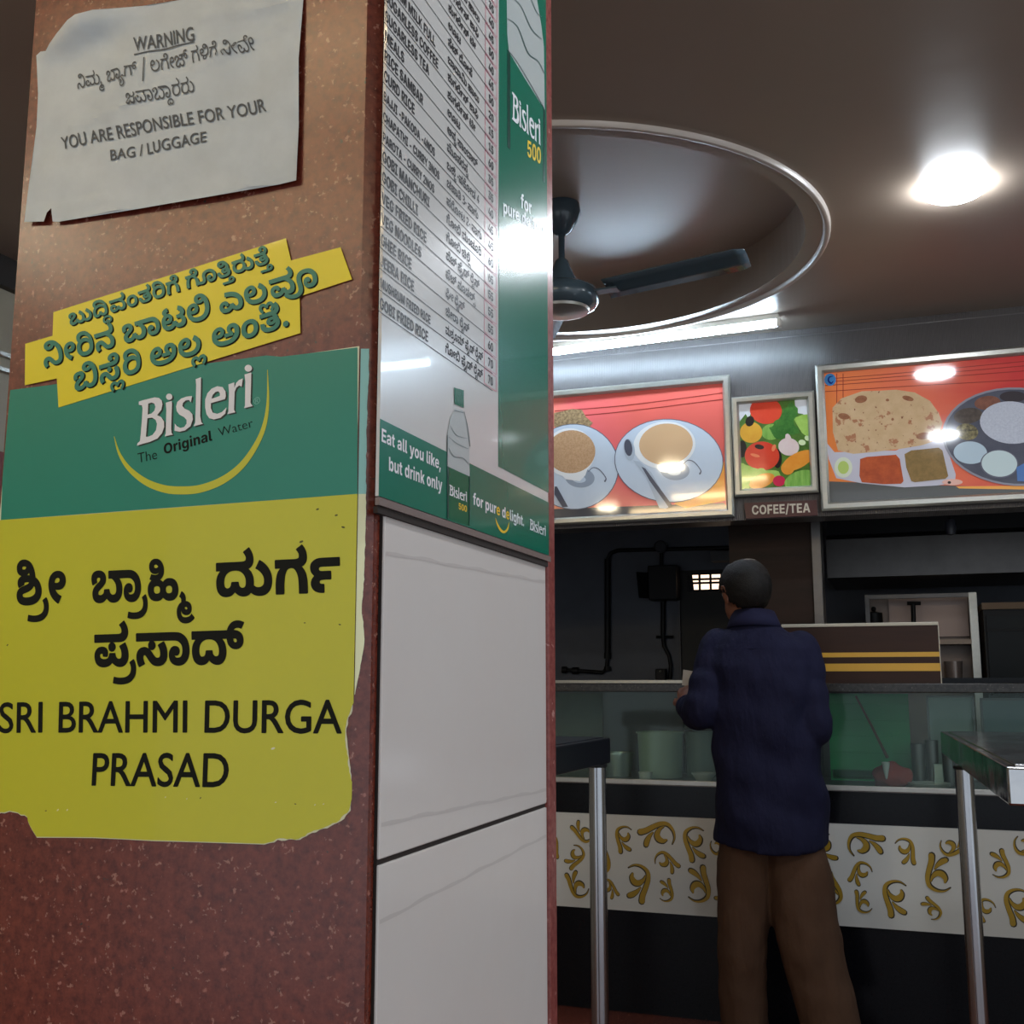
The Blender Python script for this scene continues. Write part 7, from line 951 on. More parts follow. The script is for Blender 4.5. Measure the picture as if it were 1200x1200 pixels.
for i, x in enumerate((XL + .02, -1.66, -.46, .74, 1.94)):
    x2 = min(x + 1.196, XR - .02); MB().box(x, x2, YCF - .006, YCF, .83, 1.16).build('glass_pane', gm, ct)
zt1, zt0 = .703, .3586
wp = MB().box(XL, XR, YCF - .008, YCF, zt0, zt1).build('white_front_panel', mat('white_acrylic', (206, 206, 200), .3, var=(2, .5), col2=(212, 212, 206)), ct)
# gold scrolls: one pattern, laid many times
def px(s): return [(x - 600, y - 530, w_) for x, y, w_ in s]
ST = [px([(576, 621, 30), (572, 590, 27), (556, 545, 24), (546, 505, 22), (552, 468, 19), (584, 445, 13), (622, 442, 7), (653, 458, 1.5)]), px([(561, 490, 3), (572, 514, 15), (596, 532, 27), (620, 528, 31), (634, 506, 22), (630, 486, 8)]), px([(584, 552, 3), (602, 574, 17), (626, 592, 26), (644, 600, 24)])]
def motif_mesh():
    V_, F_, MI = [], [], []
    for grow, y_, mi in ((7, -.0004, 0), (0, -.0026, 1)):
        for s_ in ST:
            c = [(x / 180, -z / 180) for x, z in brush([(x + (3 if mi == 0 else 0), z + (3 if mi == 0 else 0), w_ + grow) for x, z, w_ in s_])]
            v, f = tri_contours([c]); b = len(V_); V_ += [(x, y_, z) for x, z in v]; F_ += [tuple(b + i for i in q) for q in f]; MI += [mi] * len(f)
    me = bpy.data.meshes.new('floral_motif'); me.from_pydata([Vector(v) for v in V_], [], F_); me.materials.append(mat('motif_outline', (52, 44, 26), .5)); me.materials.append(mat('gold_scroll', (158, 128, 34), .38, metal=.25, var=(5, .5), col2=(176, 140, 40)))
    me.polygons.foreach_set('material_index', MI); return me
mm = motif_mesh(); WS = Sheet((0, YCF - .008, 0), (0, -1, 0))
ML = [(1014, 989, 48, 180, 1), (1062, 997, 36, 100, 1), (1008, 1023, 34, 55, 0), (1099, 1024, 50, 265, 1), (1117, 992, 36, 200, 0), (1011, 1057, 30, 280, 1), (1049, 1052, 48, 95, 0), (1092, 1065, 30, 310, 0), (1172, 1013, 38, 280, 0), (1205, 992, 40, 180, 0), (1192, 1062, 50, 95, 0), (1153, 1066, 34, 60, 0), (966, 994, 42, 115, 0), (973, 1042, 42, 290, 0), (683, 975, 30, 320, 1), (674, 1004, 30, 50, 1), (676, 1037, 34, 300, 1), (703, 1006, 40, 280, 0), (714, 1041, 26, 130, 1), (731, 983, 33, 95, 0), (771, 978, 46, 15, 0), (814, 988, 43, 100, 0), (781, 1010, 32, 145, 1), (748, 1034, 46, 80, 1), (781, 1044, 28, 275, 0), (819, 1037, 45, 275, 0), (646, 991, 30, 100, 1), (845, 992, 30, 200, 0), (850, 1045, 34, 60, 1)]
cnt = 0
def motif(x, z, s, ang, mir):
    o = bpy.data.objects.new('floral_motif', mm); COL.objects.link(o); o.parent = wp; o.location = Vector((x, YCF - .008, z)) - ORG[ct.name]
    sx_ = -s if mir else s; o.scale = (sx_, 1, s); o.rotation_euler = (0, -math.radians(ang - (97 if not mir else 83)), 0); return o
for x, y, s, a_, mi in ML:
    p = WS.P(x, y); d = (WS.P(x + 10, y) - WS.P(x - 10, y)).length / 20; motif(p.x, p.z, s * d * .85, a_, mi)
rg = random.Random(5)
for i in range(36):
    for x_ in ((.52 + .13 * (i % 8) if i < 16 else -2.6 + .135 * (i % 10),), ):
        motif(x_[0], .44 + .17 * ((i // 8) % 2 if i < 16 else (i // 10) % 2) + rg.uniform(-.02, .02), rg.uniform(.075, .12), rg.choice([0, 55, 95, 180, 275]), rg.random() < .5)
# ---------------------------------------------------------------- things inside the glass case
def P4(x, y, Y=4.4): return at_y(x, y, Y)
zs = .826
def vessel(nm, label, cat, x0, x1, ytop, Y, m, taper=.9, wall=.003, grp=None, lip=0):
    a, b = P4(x0, 880, Y).x, P4(x1, 880, Y).x; zt_ = P4((x0 + x1) / 2, ytop, Y).z; r = (b - a) / 2; c = ((a + b) / 2, Y, 0)
    o = MB().lathe(c, [(.001, zs + .002), (r * taper, zs + .002), (r * (taper + 1) / 2, (zs + zt_) / 2), (r, zt_), (r + lip, zt_ + .002), (r + lip, zt_ - .004), (r - wall, zt_ - .004), (r * taper - wall, zs + .008), (.001, zs + .008)], 32).build(nm, m, smooth=True, loc=(c[0], Y, zs)); return tag(o, label, cat, grp)
M_trans = mat('cloudy_plastic', (176, 190, 172), .35); M_trans2 = mat('grey_green_plastic', (104, 116, 106), .4)
vessel('plastic_bucket', 'cloudy pale green plastic bucket inside the glass case', 'bucket', 748, 800, 858, 4.36, M_trans, .93, lip=.006)
vessel('storage_tub', 'grey-green tub beside the pale bucket in the case', 'tub', 804, 840, 858, 4.42, M_trans2, .95)
vessel('steel_bowl', 'round steel bowl at the left in the glass case', 'bowl', 705, 742, 882, 4.36, mat('bowl_steel', (170, 175, 160), .3, metal=.8), .82, lip=.003)
vessel('white_cup', 'small white cup in front of the pale bucket', 'cup', 748, 764, 905, 4.2, M_white, .8)
vessel('white_dish', 'shallow white dish in front of the grey-green tub', 'dish', 810, 838, 906, 4.24, M_white, .6)
sh = tag(MB().box(P4(640, 850, 4.55).x, P4(706, 850, 4.55).x, 4.55, 4.556, zs, 1.15).build('back_sheet', mat('pale_grey_sheet', (118, 124, 120), .4, var=(8, .6), col2=(92, 98, 96)), loc=(-1.3, 4.55, zs)), 'dull grey sheet standing at the back of the case', 'sheet')
gb0, gb1 = P4(972, 850, 4.5).x, P4(1066, 850, 4.5).x; zg = P4(1020, 884, 4.5).z
gbd = thing('green_crate', 'dark green plastic crate on the right inside the glass case', 'crate', ((gb0 + gb1) / 2, 4.5, zs))
M_gc = mat('crate_green', (34, 150, 84), .45, var=(6, .5), col2=(42, 164, 96))
MB().box(gb0, gb1, 4.46, 4.466, zs + .04, 1.152).build('front_panel', M_gc, gbd); MB().box(gb0, gb1, 4.565, 4.57, zs, 1.152).build('back_panel', M_gc, gbd)
MB().box(gb0, gb0 + .005, 4.466, 4.565, zs, 1.152).build('side_panel', M_gc, gbd); MB().box(gb1 - .005, gb1, 4.466, 4.565, zs, 1.152).build('side_panel', M_gc, gbd); MB().box(gb0, gb1, 4.46, 4.57, zs, zs + .006).build('crate_floor', M_gc, gbd)
for z_ in (.93, .99, 1.05, 1.11): MB().box(gb0 + .004, gb1 - .004, 4.457, 4.46, z_, z_ + .005).build('rib', M_gc, gbd, bevel=.001)
s0, s1 = P4(1003, 816, 4.40), P4(1040, 888, 4.32)
tag(MB().tube([s0, s0.lerp(s1, .5) + Vector((0, 0, .004)), s1], [.004, .0045, .006], 10).build('wooden_ladle_handle', mat('old_wood', (92, 72, 52), .6), loc=s1, smooth=True), 'slanting wooden ladle handle leaning against the green crate', 'ladle')
rc_ = P4(1045, 905, 4.26); mb = MB().ell((rc_.x, 4.27, zs + .035), (.068, .05, .048), 28, 18)
for v in mb.v: v += Vector((noise.noise(v * 30), noise.noise(v * 28 + Vector((5, 0, 0))), noise.noise(v * 26 + Vector((0, 9, 0))))) * .012; v.z = max(v.z, zs + .001)
tag(mb.build('red_cloth', mat('faded_red_cloth', (168, 66, 62), .8), smooth=True, loc=(rc_.x, 4.27, zs)), 'crumpled faded red cloth in the case below the green crate', 'cloth')
pc = P4(1038, 895, 4.2); tag(MB().lathe((pc.x, 4.21, 0), [(.014, .915), (.012, .90), (.004, .86), (.001, .855)], 14).build('paper_cone', M_white, loc=(pc.x, 4.21, .855), smooth=True), 'small white paper cone against the red cloth', 'paper')
for (a, b, c, d, Y, m, nm, l, cat) in ((1087, 1143, 815, 856, 4.55, mat('pale_tray', (150, 158, 150), .35, metal=.3), 'steel_tray', 'pale steel tray standing upright beside the green crate', 'tray'), (1150, 1230, 818, 858, 4.56, mat('grey_tray', (112, 122, 122), .35, metal=.4), 'steel_tray', 'greyer steel tray behind the near corner of the right table', 'tray')):
    x0_, x1_, zt_ = P4(a, 850, Y).x, P4(b, 850, Y).x, P4(a, c, Y).z
    t = thing(nm, l, cat, ((x0_ + x1_) / 2, Y, zs)); MB().box(x0_, x1_, Y, Y + .006, zs + .002, zt_).build('tray_base', m, t)
    for q in ((x0_, x0_ + .008, zs, zt_), (x1_ - .008, x1_, zs, zt_), (x0_, x1_, zt_ - .008, zt_), (x0_, x1_, zs, zs + .008)): MB().box(q[0], q[1], Y - .018, Y + .004, q[2], q[3]).build('rim', M_dsteel, t)
for (x, yt, r, nm, l) in ((1076, 872, 9, 'steel_tumbler', 'steel tumbler beside the red cloth in the case'), (1092, 868, 8, 'steel_tumbler', 'second steel tumbler from the red cloth in the case'), (1112, 876, 9, 'steel_tumbler', 'steel tumbler nearest the leg of the right table, in the case')):
    vessel(nm, l, 'tumbler', x - r, x + r, yt, 4.36, M_dsteel, .8, grp='tumblers in the case')
for k, wh in enumerate(('lowest', 'middle', 'topmost')):
    c = P4(1088, 905, 4.25); tag(MB().lathe((c.x, 4.25, zs + .001 + k * .0045), [(.001, 0), (.045, .0), (.07, .006), (.071, .008), (.045, .003), (.001, .003)], 28).build('paper_plate', M_white, loc=(c.x, 4.25, zs), smooth=True), wh + ' of the three white paper plates stacked at the front of the case', 'plate', 'stacked paper plates in the case')
bx_ = P4(1099, 892, 4.3); tag(MB().box(bx_.x - .014, bx_.x + .014, 4.29, 4.32, zs + .03, .905).box(bx_.x - .016, bx_.x + .016, 4.288, 4.322, zs + .001, zs + .03).build('white_carton', mat('carton_white', (180, 184, 174), .6), bevel=.001, loc=(bx_.x, 4.3, zs)), 'little white carton among the tumblers in the case', 'carton')
# ---------------------------------------------------------------- on the counter top
b0, b1, bz = -.42, at_y(1100.5, 760, YCF - .01).x, at_y(1020, 730, YCF - .01).z
cb = thing('cash_box_cabinet', 'dark brown wooden box with two yellow stripes on the counter', 'box', ((b0 + b1) / 2, YCF + .1, 1.192))
MB().box(b0, b1, YCF - .01, YCF + .22, 1.192, bz - .012).build('box_body', mat('box_brown', (62, 40, 30), .4, spec=.25, var=(4, .6), col2=(48, 32, 26), stretch=(1, 1, 8)), cb)
lab(MB().box(b0 - .004, b1 + .002, YCF - .014, YCF + .224, bz - .012, bz).build('top_edging', mat('cream_edging', (190, 182, 164), .4), cb, bevel=.002), 'cream top edging')
for y0_, y1_ in ((764.5, 770), (777.5, 786.5)):
    za_, zb_ = at_y(1020, y1_, YCF - .012).z, at_y(1020, y0_, YCF - .012).z; MB().box(b0, b1 + .001, YCF - .012, YCF - .01, za_, zb_).build('yellow_stripe', mat('stripe_yellow', (214, 164, 58), .35), cb)
MB().box(b1, b1 + .003, YCF - .012, YCF + .22, 1.192, bz - .012).build('end_edging', MT['cream_edging'], cb)
tag(MB().box(-1.95, at_y(806, 797, 4.62).x, 4.615, 4.63, 1.192, 1.204).build('rear_rail', M_alu, loc=(-1.3, 4.62, 1.192)), 'thin bright metal rail along the rear edge of the counter', 'rail')
tag(MB().box(b1 + .01, XR - .1, 4.60, 4.64, 1.192, 1.212).build('rear_ledge', M_black, loc=(1, 4.62, 1.192)), 'black ledge strip along the rear of the counter', 'ledge')
# ---------------------------------------------------------------- kitchen, left opening
YK = YF - .03
def K(x, y, Y=YK): return at_y(x, y, Y)
wpz = thing('water_pipe', 'black pipe bent down the rear kitchen wall', 'pipe', K(712, 790))
MB().tube([K(712, 655), K(712, 770)], .018, 12).build('pipe_run', M_dark, wpz, smooth=True); MB().tube([K(712, 770), K(711, 783), K(706, 788), K(662, 785)], .011, 10).build('pipe_run', M_dark, wpz, smooth=True)
MB().tube([K(712, 655), K(716, 648), K(724, 645), K(858, 642)], .012, 10).build('pipe_run', M_dark, wpz, smooth=True)
for p, q in (((712, 765), (712, 772)), ((712, 781), (712, 786)), ((678, 786), (671, 786)), ((664, 785), (659, 785))): MB().tube([K(*p), K(*q)], .021, 12).build('coupling', M_dark, wpz)
g_ = K(775, 641); tag(MB().tube([g_ + Vector((0, .02, 0)), g_ - Vector((0, .03, 0))], .036, 24).tube([g_ + Vector((0, -.03, 0)), g_ - Vector((0, .034, 0))], [.036, .03], 24).build('pressure_gauge', mat('gauge_grey', (58, 62, 70), .4), loc=g_), 'round dark gauge on the wall pipe above the black box', 'gauge')
gb = thing('wall_box', 'black metal box on the rear kitchen wall with pipe below', 'box', K(777, 705))
p0_, p1_ = K(765, 705), K(797, 664); MB().box(p0_.x, p1_.x, YK - .12, YK, p0_.z, p1_.z).build('box_body', M_dark, gb, bevel=.006)
q0, q1 = K(754, 703), K(766, 673); MB().add([(q0.x + .01, YK - .16, q0.z), (q1.x, YK - .1, q0.z), (q1.x, YK - .1, q1.z), (q0.x, YK - .17, q1.z), (q0.x + .014, YK - .155, q0.z), (q1.x + .004, YK - .095, q0.z), (q1.x + .004, YK - .095, q1.z), (q0.x + .004, YK - .165, q1.z)], [(0, 1, 2, 3), (7, 6, 5, 4), (0, 4, 5, 1), (1, 5, 6, 2), (2, 6, 7, 3), (3, 7, 4, 0)]).build('open_lid', M_dark, gb)
MB().tube([K(775, 664), K(775, 648)], .01, 10).build('conduit', M_dark, gb); MB().tube([K(777, 705), K(777, 745)], .014, 10).build('conduit', M_dark, gb)
MB().tube([K(769, 746.5), K(789, 746.5)], .008, 8).build('clamp', M_dark, gb); MB().tube([K(777, 745), K(778, 757), K(784, 768), K(786, 780), K(785, 796)], .011, 10).build('hose', M_dark, gb, smooth=True)
vx = K(776, 792); MB().box(vx.x - .03, vx.x + .03, YK - .05, YK, vx.z - .03, vx.z + .04).build('valve_body', M_dark, gb, bevel=.006); MB().ell(K(774, 787, YK - .06), (.008, .008, .008), 10, 6).build('valve_tip', M_alu, gb)
dr = sempty('door_1', K(830, 800), 'dark doorway in the rear kitchen wall with a lit barred fanlight')
d0, d1 = K(800, 800), K(862, 667)
MB().box(d0.x - .012, d0.x, YK - .03, YK + .03, 0, d1.z).build('door_frame', mat('grey_frame', (88, 90, 98), .5), dr); MB().box(d0.x, d1.x + .35, YK - .008, YK + .03, 0, d1.z).build('door_leaf', mat('black_door', (14, 13, 14), .5), dr)
w0, w1 = K(808, 692.5), K(872, 671.5)
MB().box(w0.x, w1.x, YK - .012, YK - .008, w0.z, w1.z).build('lit_fanlight', mat('daylight_pane', (255, 226, 196), .5, emit=((255, 220, 190), 1.3), var=(12, .4), col2=(150, 120, 100)), dr)
for i in range(6):
    x = w0.x + (w1.x - w0.x) * i / 5; MB().box(x - .006, x + .006, YK - .022, YK - .012, w0.z - .01, w1.z + .01).build('grille_bar', M_dark, dr)
for zf in (-.02, .45, .68, 1.02): z_ = w0.z + (w1.z - w0.z) * zf; MB().box(w0.x - .01, w1.x + .01, YK - .024, YK - .014, z_ - .006, z_ + .006).build('grille_bar', M_dark, dr)
lab(MB().add([(w0.x - .01, YK - .014, w0.z), (w0.x + .03, YK - .014, w0.z - .01), (w0.x + .02, YK - .014, w1.z + .01), (w0.x - .01, YK - .014, w1.z + .01)], [(0, 1, 2, 3)]).build('cobweb_edge', M_dark, dr), 'dark ragged edge')
cpb = tag(MB().box(K(836, 660).x, K(868, 660).x, YK - .1, YK, K(836, 660).z, K(836, 648).z).build('wall_bracket_shelf', mat('grey_ledge', (92, 92, 96), .5), loc=K(850, 660), bevel=.004), 'short grey shelf over the dark doorway', 'shelf')
# ---------------------------------------------------------------- kitchen, right opening
YE = 5.4
h0, h1 = at_y(985, 677, YE), at_y(985, 632, YE)
hd_ = thing('extractor_hood', 'long stainless extractor hood over the cooking range', 'extractor hood', (.9, YE + .3, h0.z))
MB().add([(h0.x - .06, YE, h0.z), (XR - .05, YE, h0.z), (XR - .05, YE, h1.z), (h0.x - .06, YE, h1.z), (h0.x - .06, YE + .75, h0.z), (XR - .05, YE + .75, h0.z), (XR - .05, YE + .75, h1.z + .25), (h0.x - .06, YE + .75, h1.z + .25)], [(0, 1, 2, 3), (4, 7, 6, 5), (3, 2, 6, 7), (0, 3, 7, 4), (1, 5, 6, 2), (0, 4, 5, 1)]).build('hood_shell', M_dsteel, hd_)
MB().box(h0.x - .06, XR - .05, YE - .006, YE, h0.z, h0.z + .012).build('lower_lip', M_dsteel, hd_); MB().box(h0.x - .06, XR - .05, YE + .1, YE + .12, h1.z, ZC).build('duct_board', M_dark, hd_)
lp = at_y(1114, 618, 4.9); hl = thing('bulb_holder', 'small dark bulb holder hanging above the hood', 'bulb holder', lp)
MB().tube([lp + Vector((0, 0, .03)), lp + Vector((0, 0, .32)), (lp.x, lp.y, ZC)], .006, 8).build('cable', M_dark, hl); MB().lathe((lp.x, lp.y, lp.z), [(.001, .035), (.02, .03), (.024, .0), (.018, -.03), (.001, -.035)], 16).build('holder_cup', mat('smoky_holder', (58, 60, 70), .3), hl, smooth=True)
e0, e1 = at_y(1018, 795, YE + .1), at_y(1143, 694, YE + .1)
rg_ = thing('cooking_range', 'steel cooking range with splashback under the hood', 'cooking range', ((e0.x + e1.x) / 2, YE + .1, 0))
M_warm = mat('warm_steel', (150, 134, 124), .4, metal=.5, var=(5, .6), col2=(110, 98, 92))
MB().box(e0.x, e1.x, YE + .30, YE + .32, .9, e1.z).build('splashback', M_warm, rg_); MB().box(e0.x, e1.x, YE, YE + .6, .82, .9).build('range_top', M_dsteel, rg_)
MB().box(e0.x, e1.x, YE + .02, YE + .6, .0, .82).build('range_body', M_dark, rg_)
MB().box(e1.x - .03, e1.x + .004, YE + .1, YE + .14, .82, e1.z).build('upright', M_alu, rg_); MB().box(e0.x, e0.x + .02, YE + .1, YE + .14, .82, e1.z).build('upright', M_dsteel, rg_)
MB().box(e0.x + .02, e1.x - .03, YE + .102, YE + .138, e1.z - .02, e1.z - .001).build('top_rail', M_dsteel, rg_)
sh_ = at_y(1120, 752, YE + .12); MB().box(e0.x + .1, e1.x - .03, YE + .08, YE + .3, sh_.z - .012, sh_.z + .01).build('shelf_edge', mat('pale_shelf', (196, 172, 152), .4), rg_)
MB().box(at_y(1041, 700, YE + .28).x, at_y(1133, 700, YE + .28).x, YE + .27, YE + .3, at_y(1040, 747, YE + .28).z, at_y(1040, 700, YE + .28).z).build('back_plate', mat('pinkish_steel', (172, 150, 140), .4, metal=.4), rg_)
tt = at_y(1070, 708, YE + .16); tp = thing('tap', 'black T-headed tap over the cooking range', 'tap', at_y(1070, 735, YE + .16))
MB().tube([tt, at_y(1071, 735, YE + .16)], .011, 10).build('stem', M_dark, tp); MB().tube([at_y(1063, 707, YE + .16), at_y(1079, 707, YE + .16)], .009, 10).build('cross_handle', M_dark, tp)
kb = at_y(1024, 721, YE + .16); kt_ = thing('black_pot', 'small black lidded pot on the left of the range', 'pot', (kb.x, kb.y, 1.37)); MB().lathe((kb.x, kb.y, 0), [(.001, 1.37), (.034, 1.37), (.042, 1.39), (.04, kb.z + .01), (.001, kb.z + .02)], 20).build('pot_body', M_dark, kt_, smooth=True); MB().ell((kb.x, kb.y, kb.z + .03), (.012, .012, .012), 12, 8).build('lid_knob', M_dark, kt_)
MB().box(kb.x - .08, kb.x + .12, kb.y - .04, kb.y + .12, 1.35, 1.37).build('pot_shelf', M_dsteel, rg_)
cu = at_y(1118, 792, YE + .2); zc_ = at_y(1118, 780, YE + .2).z; cz = sh_.z - .1
tum = tag(MB().lathe((cu.x, cu.y, 0), [(.001, 1.2), (.034, 1.2), (.042, zc_ + .02), (.039, zc_ + .02), (.031, 1.205), (.001, 1.205)], 24).build('steel_cup', mat('pink_cup', (176, 158, 152), .3, metal=.6), loc=(cu.x, cu.y, 1.2), smooth=True), 'pinkish metal cup on the range', 'cup')
MB().box(cu.x - .15, e1.x - .03, cu.y - .08, cu.y + .1, 1.188, 1.2).build('cup_shelf', M_dsteel, rg_)
ov = thing('glass_fronted_oven', 'dark glass-fronted oven right of the cooking range', 'oven', (.75, YE + .3, 0))
o0 = at_y(1149, 792, YE).x + .03; zt_ = at_y(1170, 706, YE).z
MB().box(o0, XR - .2, YE + .02, YE + .6, 0, zt_ - .03).build('oven_body', M_dark, ov); MB().box(o0 - .005, XR - .2, YE, YE + .6, zt_ - .03, zt_).build('tan_top_rail', mat('tan_rail', (140, 112, 84), .5), ov)
MB().box(o0 + .01, XR - .22, YE + .008, YE + .02, .9, zt_ - .06).build('glass_door', mat('oven_glass', (10, 16, 18), .3, spec=.2), ov); zl = at_y(1170, 738, YE).z; MB().box(o0 + .01, XR - .22, YE + .002, YE + .01, zl - .006, zl + .006).build('door_handle', M_dark, ov)
# ---------------------------------------------------------------- standing-height steel tables
def table(label, poly, legs, z=1.05, th=.066, m=None, inner=True):
    m = m or M_steel
    c = Vector((sum(p[0] for p in poly) / len(poly), sum(p[1] for p in poly) / len(poly), 0)); t = thing('steel_table', label, 'table', c, 'standing-height steel tables')
    n = len(poly); MB().add([(x, y, zz) for zz in (z - th, z) for x, y in poly], [(i, (i + 1) % n, n + (i + 1) % n, n + i) for i in range(n)] + [tuple(range(n))[::-1], tuple(range(n, 2 * n))]).build('table_top', m, t, bevel=.004)
    ins = [tuple(Vector(p).lerp(c.xy, .055)) for p in poly]; MB().add([(x, y, zz) for zz in (z, z + .0025) for x, y in ins], [(i, (i + 1) % n, n + (i + 1) % n, n + i) for i in range(n)] + [tuple(range(n, 2 * n))]).build('raised_sheet', m, t, bevel=.002)
    for x, y in legs:
        l_ = MB().tube([(x, y, .02), (x, y, z - th)], .0225, 24).build('leg', M_steel, t, smooth=True)
        MB().lathe((x, y, 0), [(.001, 0), (.028, 0), (.03, .006), (.024, .03), (.001, .03)], 20).build('rubber_foot', M_dark, l_, smooth=True); MB().lathe((x, y, z - th), [(.026, 0), (.026, -.006), (.0225, -.008)], 20).build('collar', M_dark, l_)
    return t
LL = at_y(701, 900, 2.87).x; RL = at_y(1131, 925, 3.1).x
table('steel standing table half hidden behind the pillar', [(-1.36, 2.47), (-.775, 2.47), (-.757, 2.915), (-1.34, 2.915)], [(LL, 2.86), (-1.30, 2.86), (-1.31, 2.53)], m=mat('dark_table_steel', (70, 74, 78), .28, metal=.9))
table('bright steel standing table at the right edge', [(.087, 3.61), (.157, 2.156), (.86, 2.10), (.79, 3.63)], [(RL, 3.1), (.70, 3.5), (.72, 2.25)], m=mat('table_steel', (205, 202, 200), .17, metal=1, var=(9, .5), col2=(180, 180, 184), bump=(4, .3, .03)))
# ---------------------------------------------------------------- the customer at the counter
per = thing('person', 'person in dark blue shirt and brown trousers seen from behind, leaning on the counter', 'person', (-.45, 3.76, 0))
def remesh(o, size, it=6, fac=.5):
    r = o.modifiers.new('r', 'REMESH'); r.mode = 'VOXEL'; r.voxel_size = size; r.use_smooth_shade = True
    s = o.modifiers.new('s', 'SMOOTH'); s.iterations = it; s.factor = fac
def limb(mb, pts, seg=18):
    P = spline([Vector(p).to_4d() if len(p) == 3 else Vector(p) for p in pts], 5); mb.tube([Vector(p[:3]) for p in P], [p[3] for p in P], seg)
    mb.ell(P[0].xyz, (P[0][3],) * 3, 14, 10); mb.ell(P[-1].xyz, (P[-1][3],) * 3, 14, 10)
F_ = Vector((-.60, .78, -.14)).normalized()           # where the face looks
Rt = F_.cross(Vector((0, 0, 1))).normalized(); Up = Rt.cross(F_)
HM = Matrix((Rt, F_, Up)).transposed(); HC = Vector((-.506, 3.775, 1.499))
def H(r, f, u): return HC + Rt * r + F_ * f + Up * u
bd = MB()
bd.ell(H(0, -.008, .015), (.074, .094, .092), 28, 18, HM)                    # skull
bd.ell(H(0, .022, -.045), (.056, .066, .072), 24, 16, HM)                    # jaw
bd.ell(H(0, .066, -.092), (.026, .022, .02), 14, 10, HM)                     # chin
limb(bd, [H(0, .086, .008).to_tuple() + (.008,), H(0, .098, -.014).to_tuple() + (.011,), H(0, .101, -.027).to_tuple() + (.0135,)])   # nose
bd.ell(H(0, .083, -.05), (.022, .011, .006), 12, 8, HM); bd.ell(H(0, .082, -.061), (.019, .011, .0065), 12, 8, HM)      # lips
bd.ell(H(0, .076, .026), (.05, .014, .01), 14, 8, HM)                        # brow
for s in (-1, 1):
    for k in range(9):
        a = math.radians(-100 + 230 * k / 8); bd.ell(H(s * (.078 + .006 * math.sin(a)), -.004 - .016 * math.cos(a), -.012 + .03 * math.sin(a)), (.005, .0055, .0055), 8, 6, HM)
    bd.ell(H(s * .076, -.002, -.012), (.006, .013, .024), 10, 8, HM)
limb(bd, [(-.470, 3.775, 1.33, .062), (-.484, 3.775, 1.39, .055), (-.497, 3.772, 1.45, .056)])    # neck
tor = [(.70, -.447, 3.76, .145, .105), (.85, -.448, 3.76, .14, .1), (1.0, -.45, 3.757, .13, .092), (1.15, -.452, 3.755, .14, .098), (1.27, -.457, 3.757, .15, .098), (1.34, -.463, 3.762, .12, .08), (1.38, -.468, 3.768, .075, .062)]
bd.rings([((x, y, z), rx, ry, -.12) for z, x, y, rx, ry in tor], 28)
SH_L, EL_L, WR_L = (-.598, 3.762, 1.315), tuple(at_y(821, 834, 3.69)), tuple(at_y(805, 828, 3.90))
SH_R, EL_R, WR_R = (-.322, 3.785, 1.31), (-.288, 3.73, 1.05), (-.37, 3.88, 1.15)
for a, e, w_ in ((SH_L, EL_L, WR_L), (SH_R, EL_R, WR_R)):
    m_ = lambda p, q, t: tuple(Vector(p).lerp(Vector(q), t)); limb(bd, [a + (.04,), m_(a, e, .5) + (.040,), e + (.037,), m_(e, w_, .35) + (.038,), m_(e, w_, .8) + (.028,), w_ + (.024,)])
for s, hip, kn, an in ((-1, (-.520, 3.765, .74), (-.538, 3.745, .43), (-.546, 3.765, .09)), (1, (-.378, 3.765, .74), (-.335, 3.735, .43), (-.268, 3.70, .09))):
    m_ = lambda p, q, t: tuple(Vector(p).lerp(Vector(q), t)); limb(bd, [hip + (.088,), m_(hip, kn, .5) + (.072,), kn + (.052,), m_(kn, an, .3) + (.054,), m_(kn, an, .8) + (.034,), an + (.036,)])
    d = Vector((-.25, .95, 0)).normalized() if s < 0 else Vector((.12, .99, 0)).normalized(); a = Vector(an); limb(bd, [tuple(a + Vector((0, 0, -.045)) - d * .05) + (.034,), tuple(a + Vector((0, 0, -.05)) + d * .08) + (.034,), tuple(a + Vector((0, 0, -.062)) + d * .17) + (.024,)])
def hand(w_, fw, side, up, curl, sgn):
    """palm, four bent fingers of unequal length and a thumb leaving its side"""
    w_ = Vector(w_); fw = Vector(fw).normalized(); up = (Vector(up) - fw * Vector(up).dot(fw)).normalized(); sd = fw.cross(up) * sgn
    Mh = Matrix((sd, fw, up)).transposed(); bd.ell(w_ + fw * .045, (.040, .052, .016), 20, 14, Mh)
    for i, (off, ln) in enumerate(((-.030, .064), (-.010, .074), (.010, .069), (.028, .054))):
        b = w_ + fw * .082 + sd * off + up * .002; d1 = (fw * math.cos(curl) - up * math.sin(curl)); d2 = (fw * math.cos(curl * 2.1) - up * math.sin(curl * 2.1)); d3 = (fw * math.cos(curl * 2.9) - up * math.sin(curl * 2.9))
        p1 = b + d1 * ln * .45; p2 = p1 + d2 * ln * .32; p3 = p2 + d3 * ln * .25; bd.tube([b - fw * .02, b, p1, p2, p3], [.0095, .0095, .0088, .008, .0066], 12); [bd.ell(q, (r_,) * 3, 10, 8) for q, r_ in ((p1, .009), (p2, .0083), (p3, .0066))]
    b = w_ + fw * .022 - sd * .03; d = (fw * .75 - sd * .62 - up * .25).normalized(); d2 = (fw * .93 - sd * .12 - up * .34).normalized(); p1 = b + d * .036; p2 = p1 + d2 * .028; bd.tube([b, p1, p2], [.0135, .0105, .008], 12); bd.ell(p1, (.0107,) * 3, 10, 8); bd.ell(p2, (.008,) * 3, 10, 8)
hand(WR_L, (-.10, .72, .68), None, (-.35, -.3, .9), .42, 1); hand(WR_R, (-.3, .9, .1), None, (.1, -.2, 1), .35, -1)
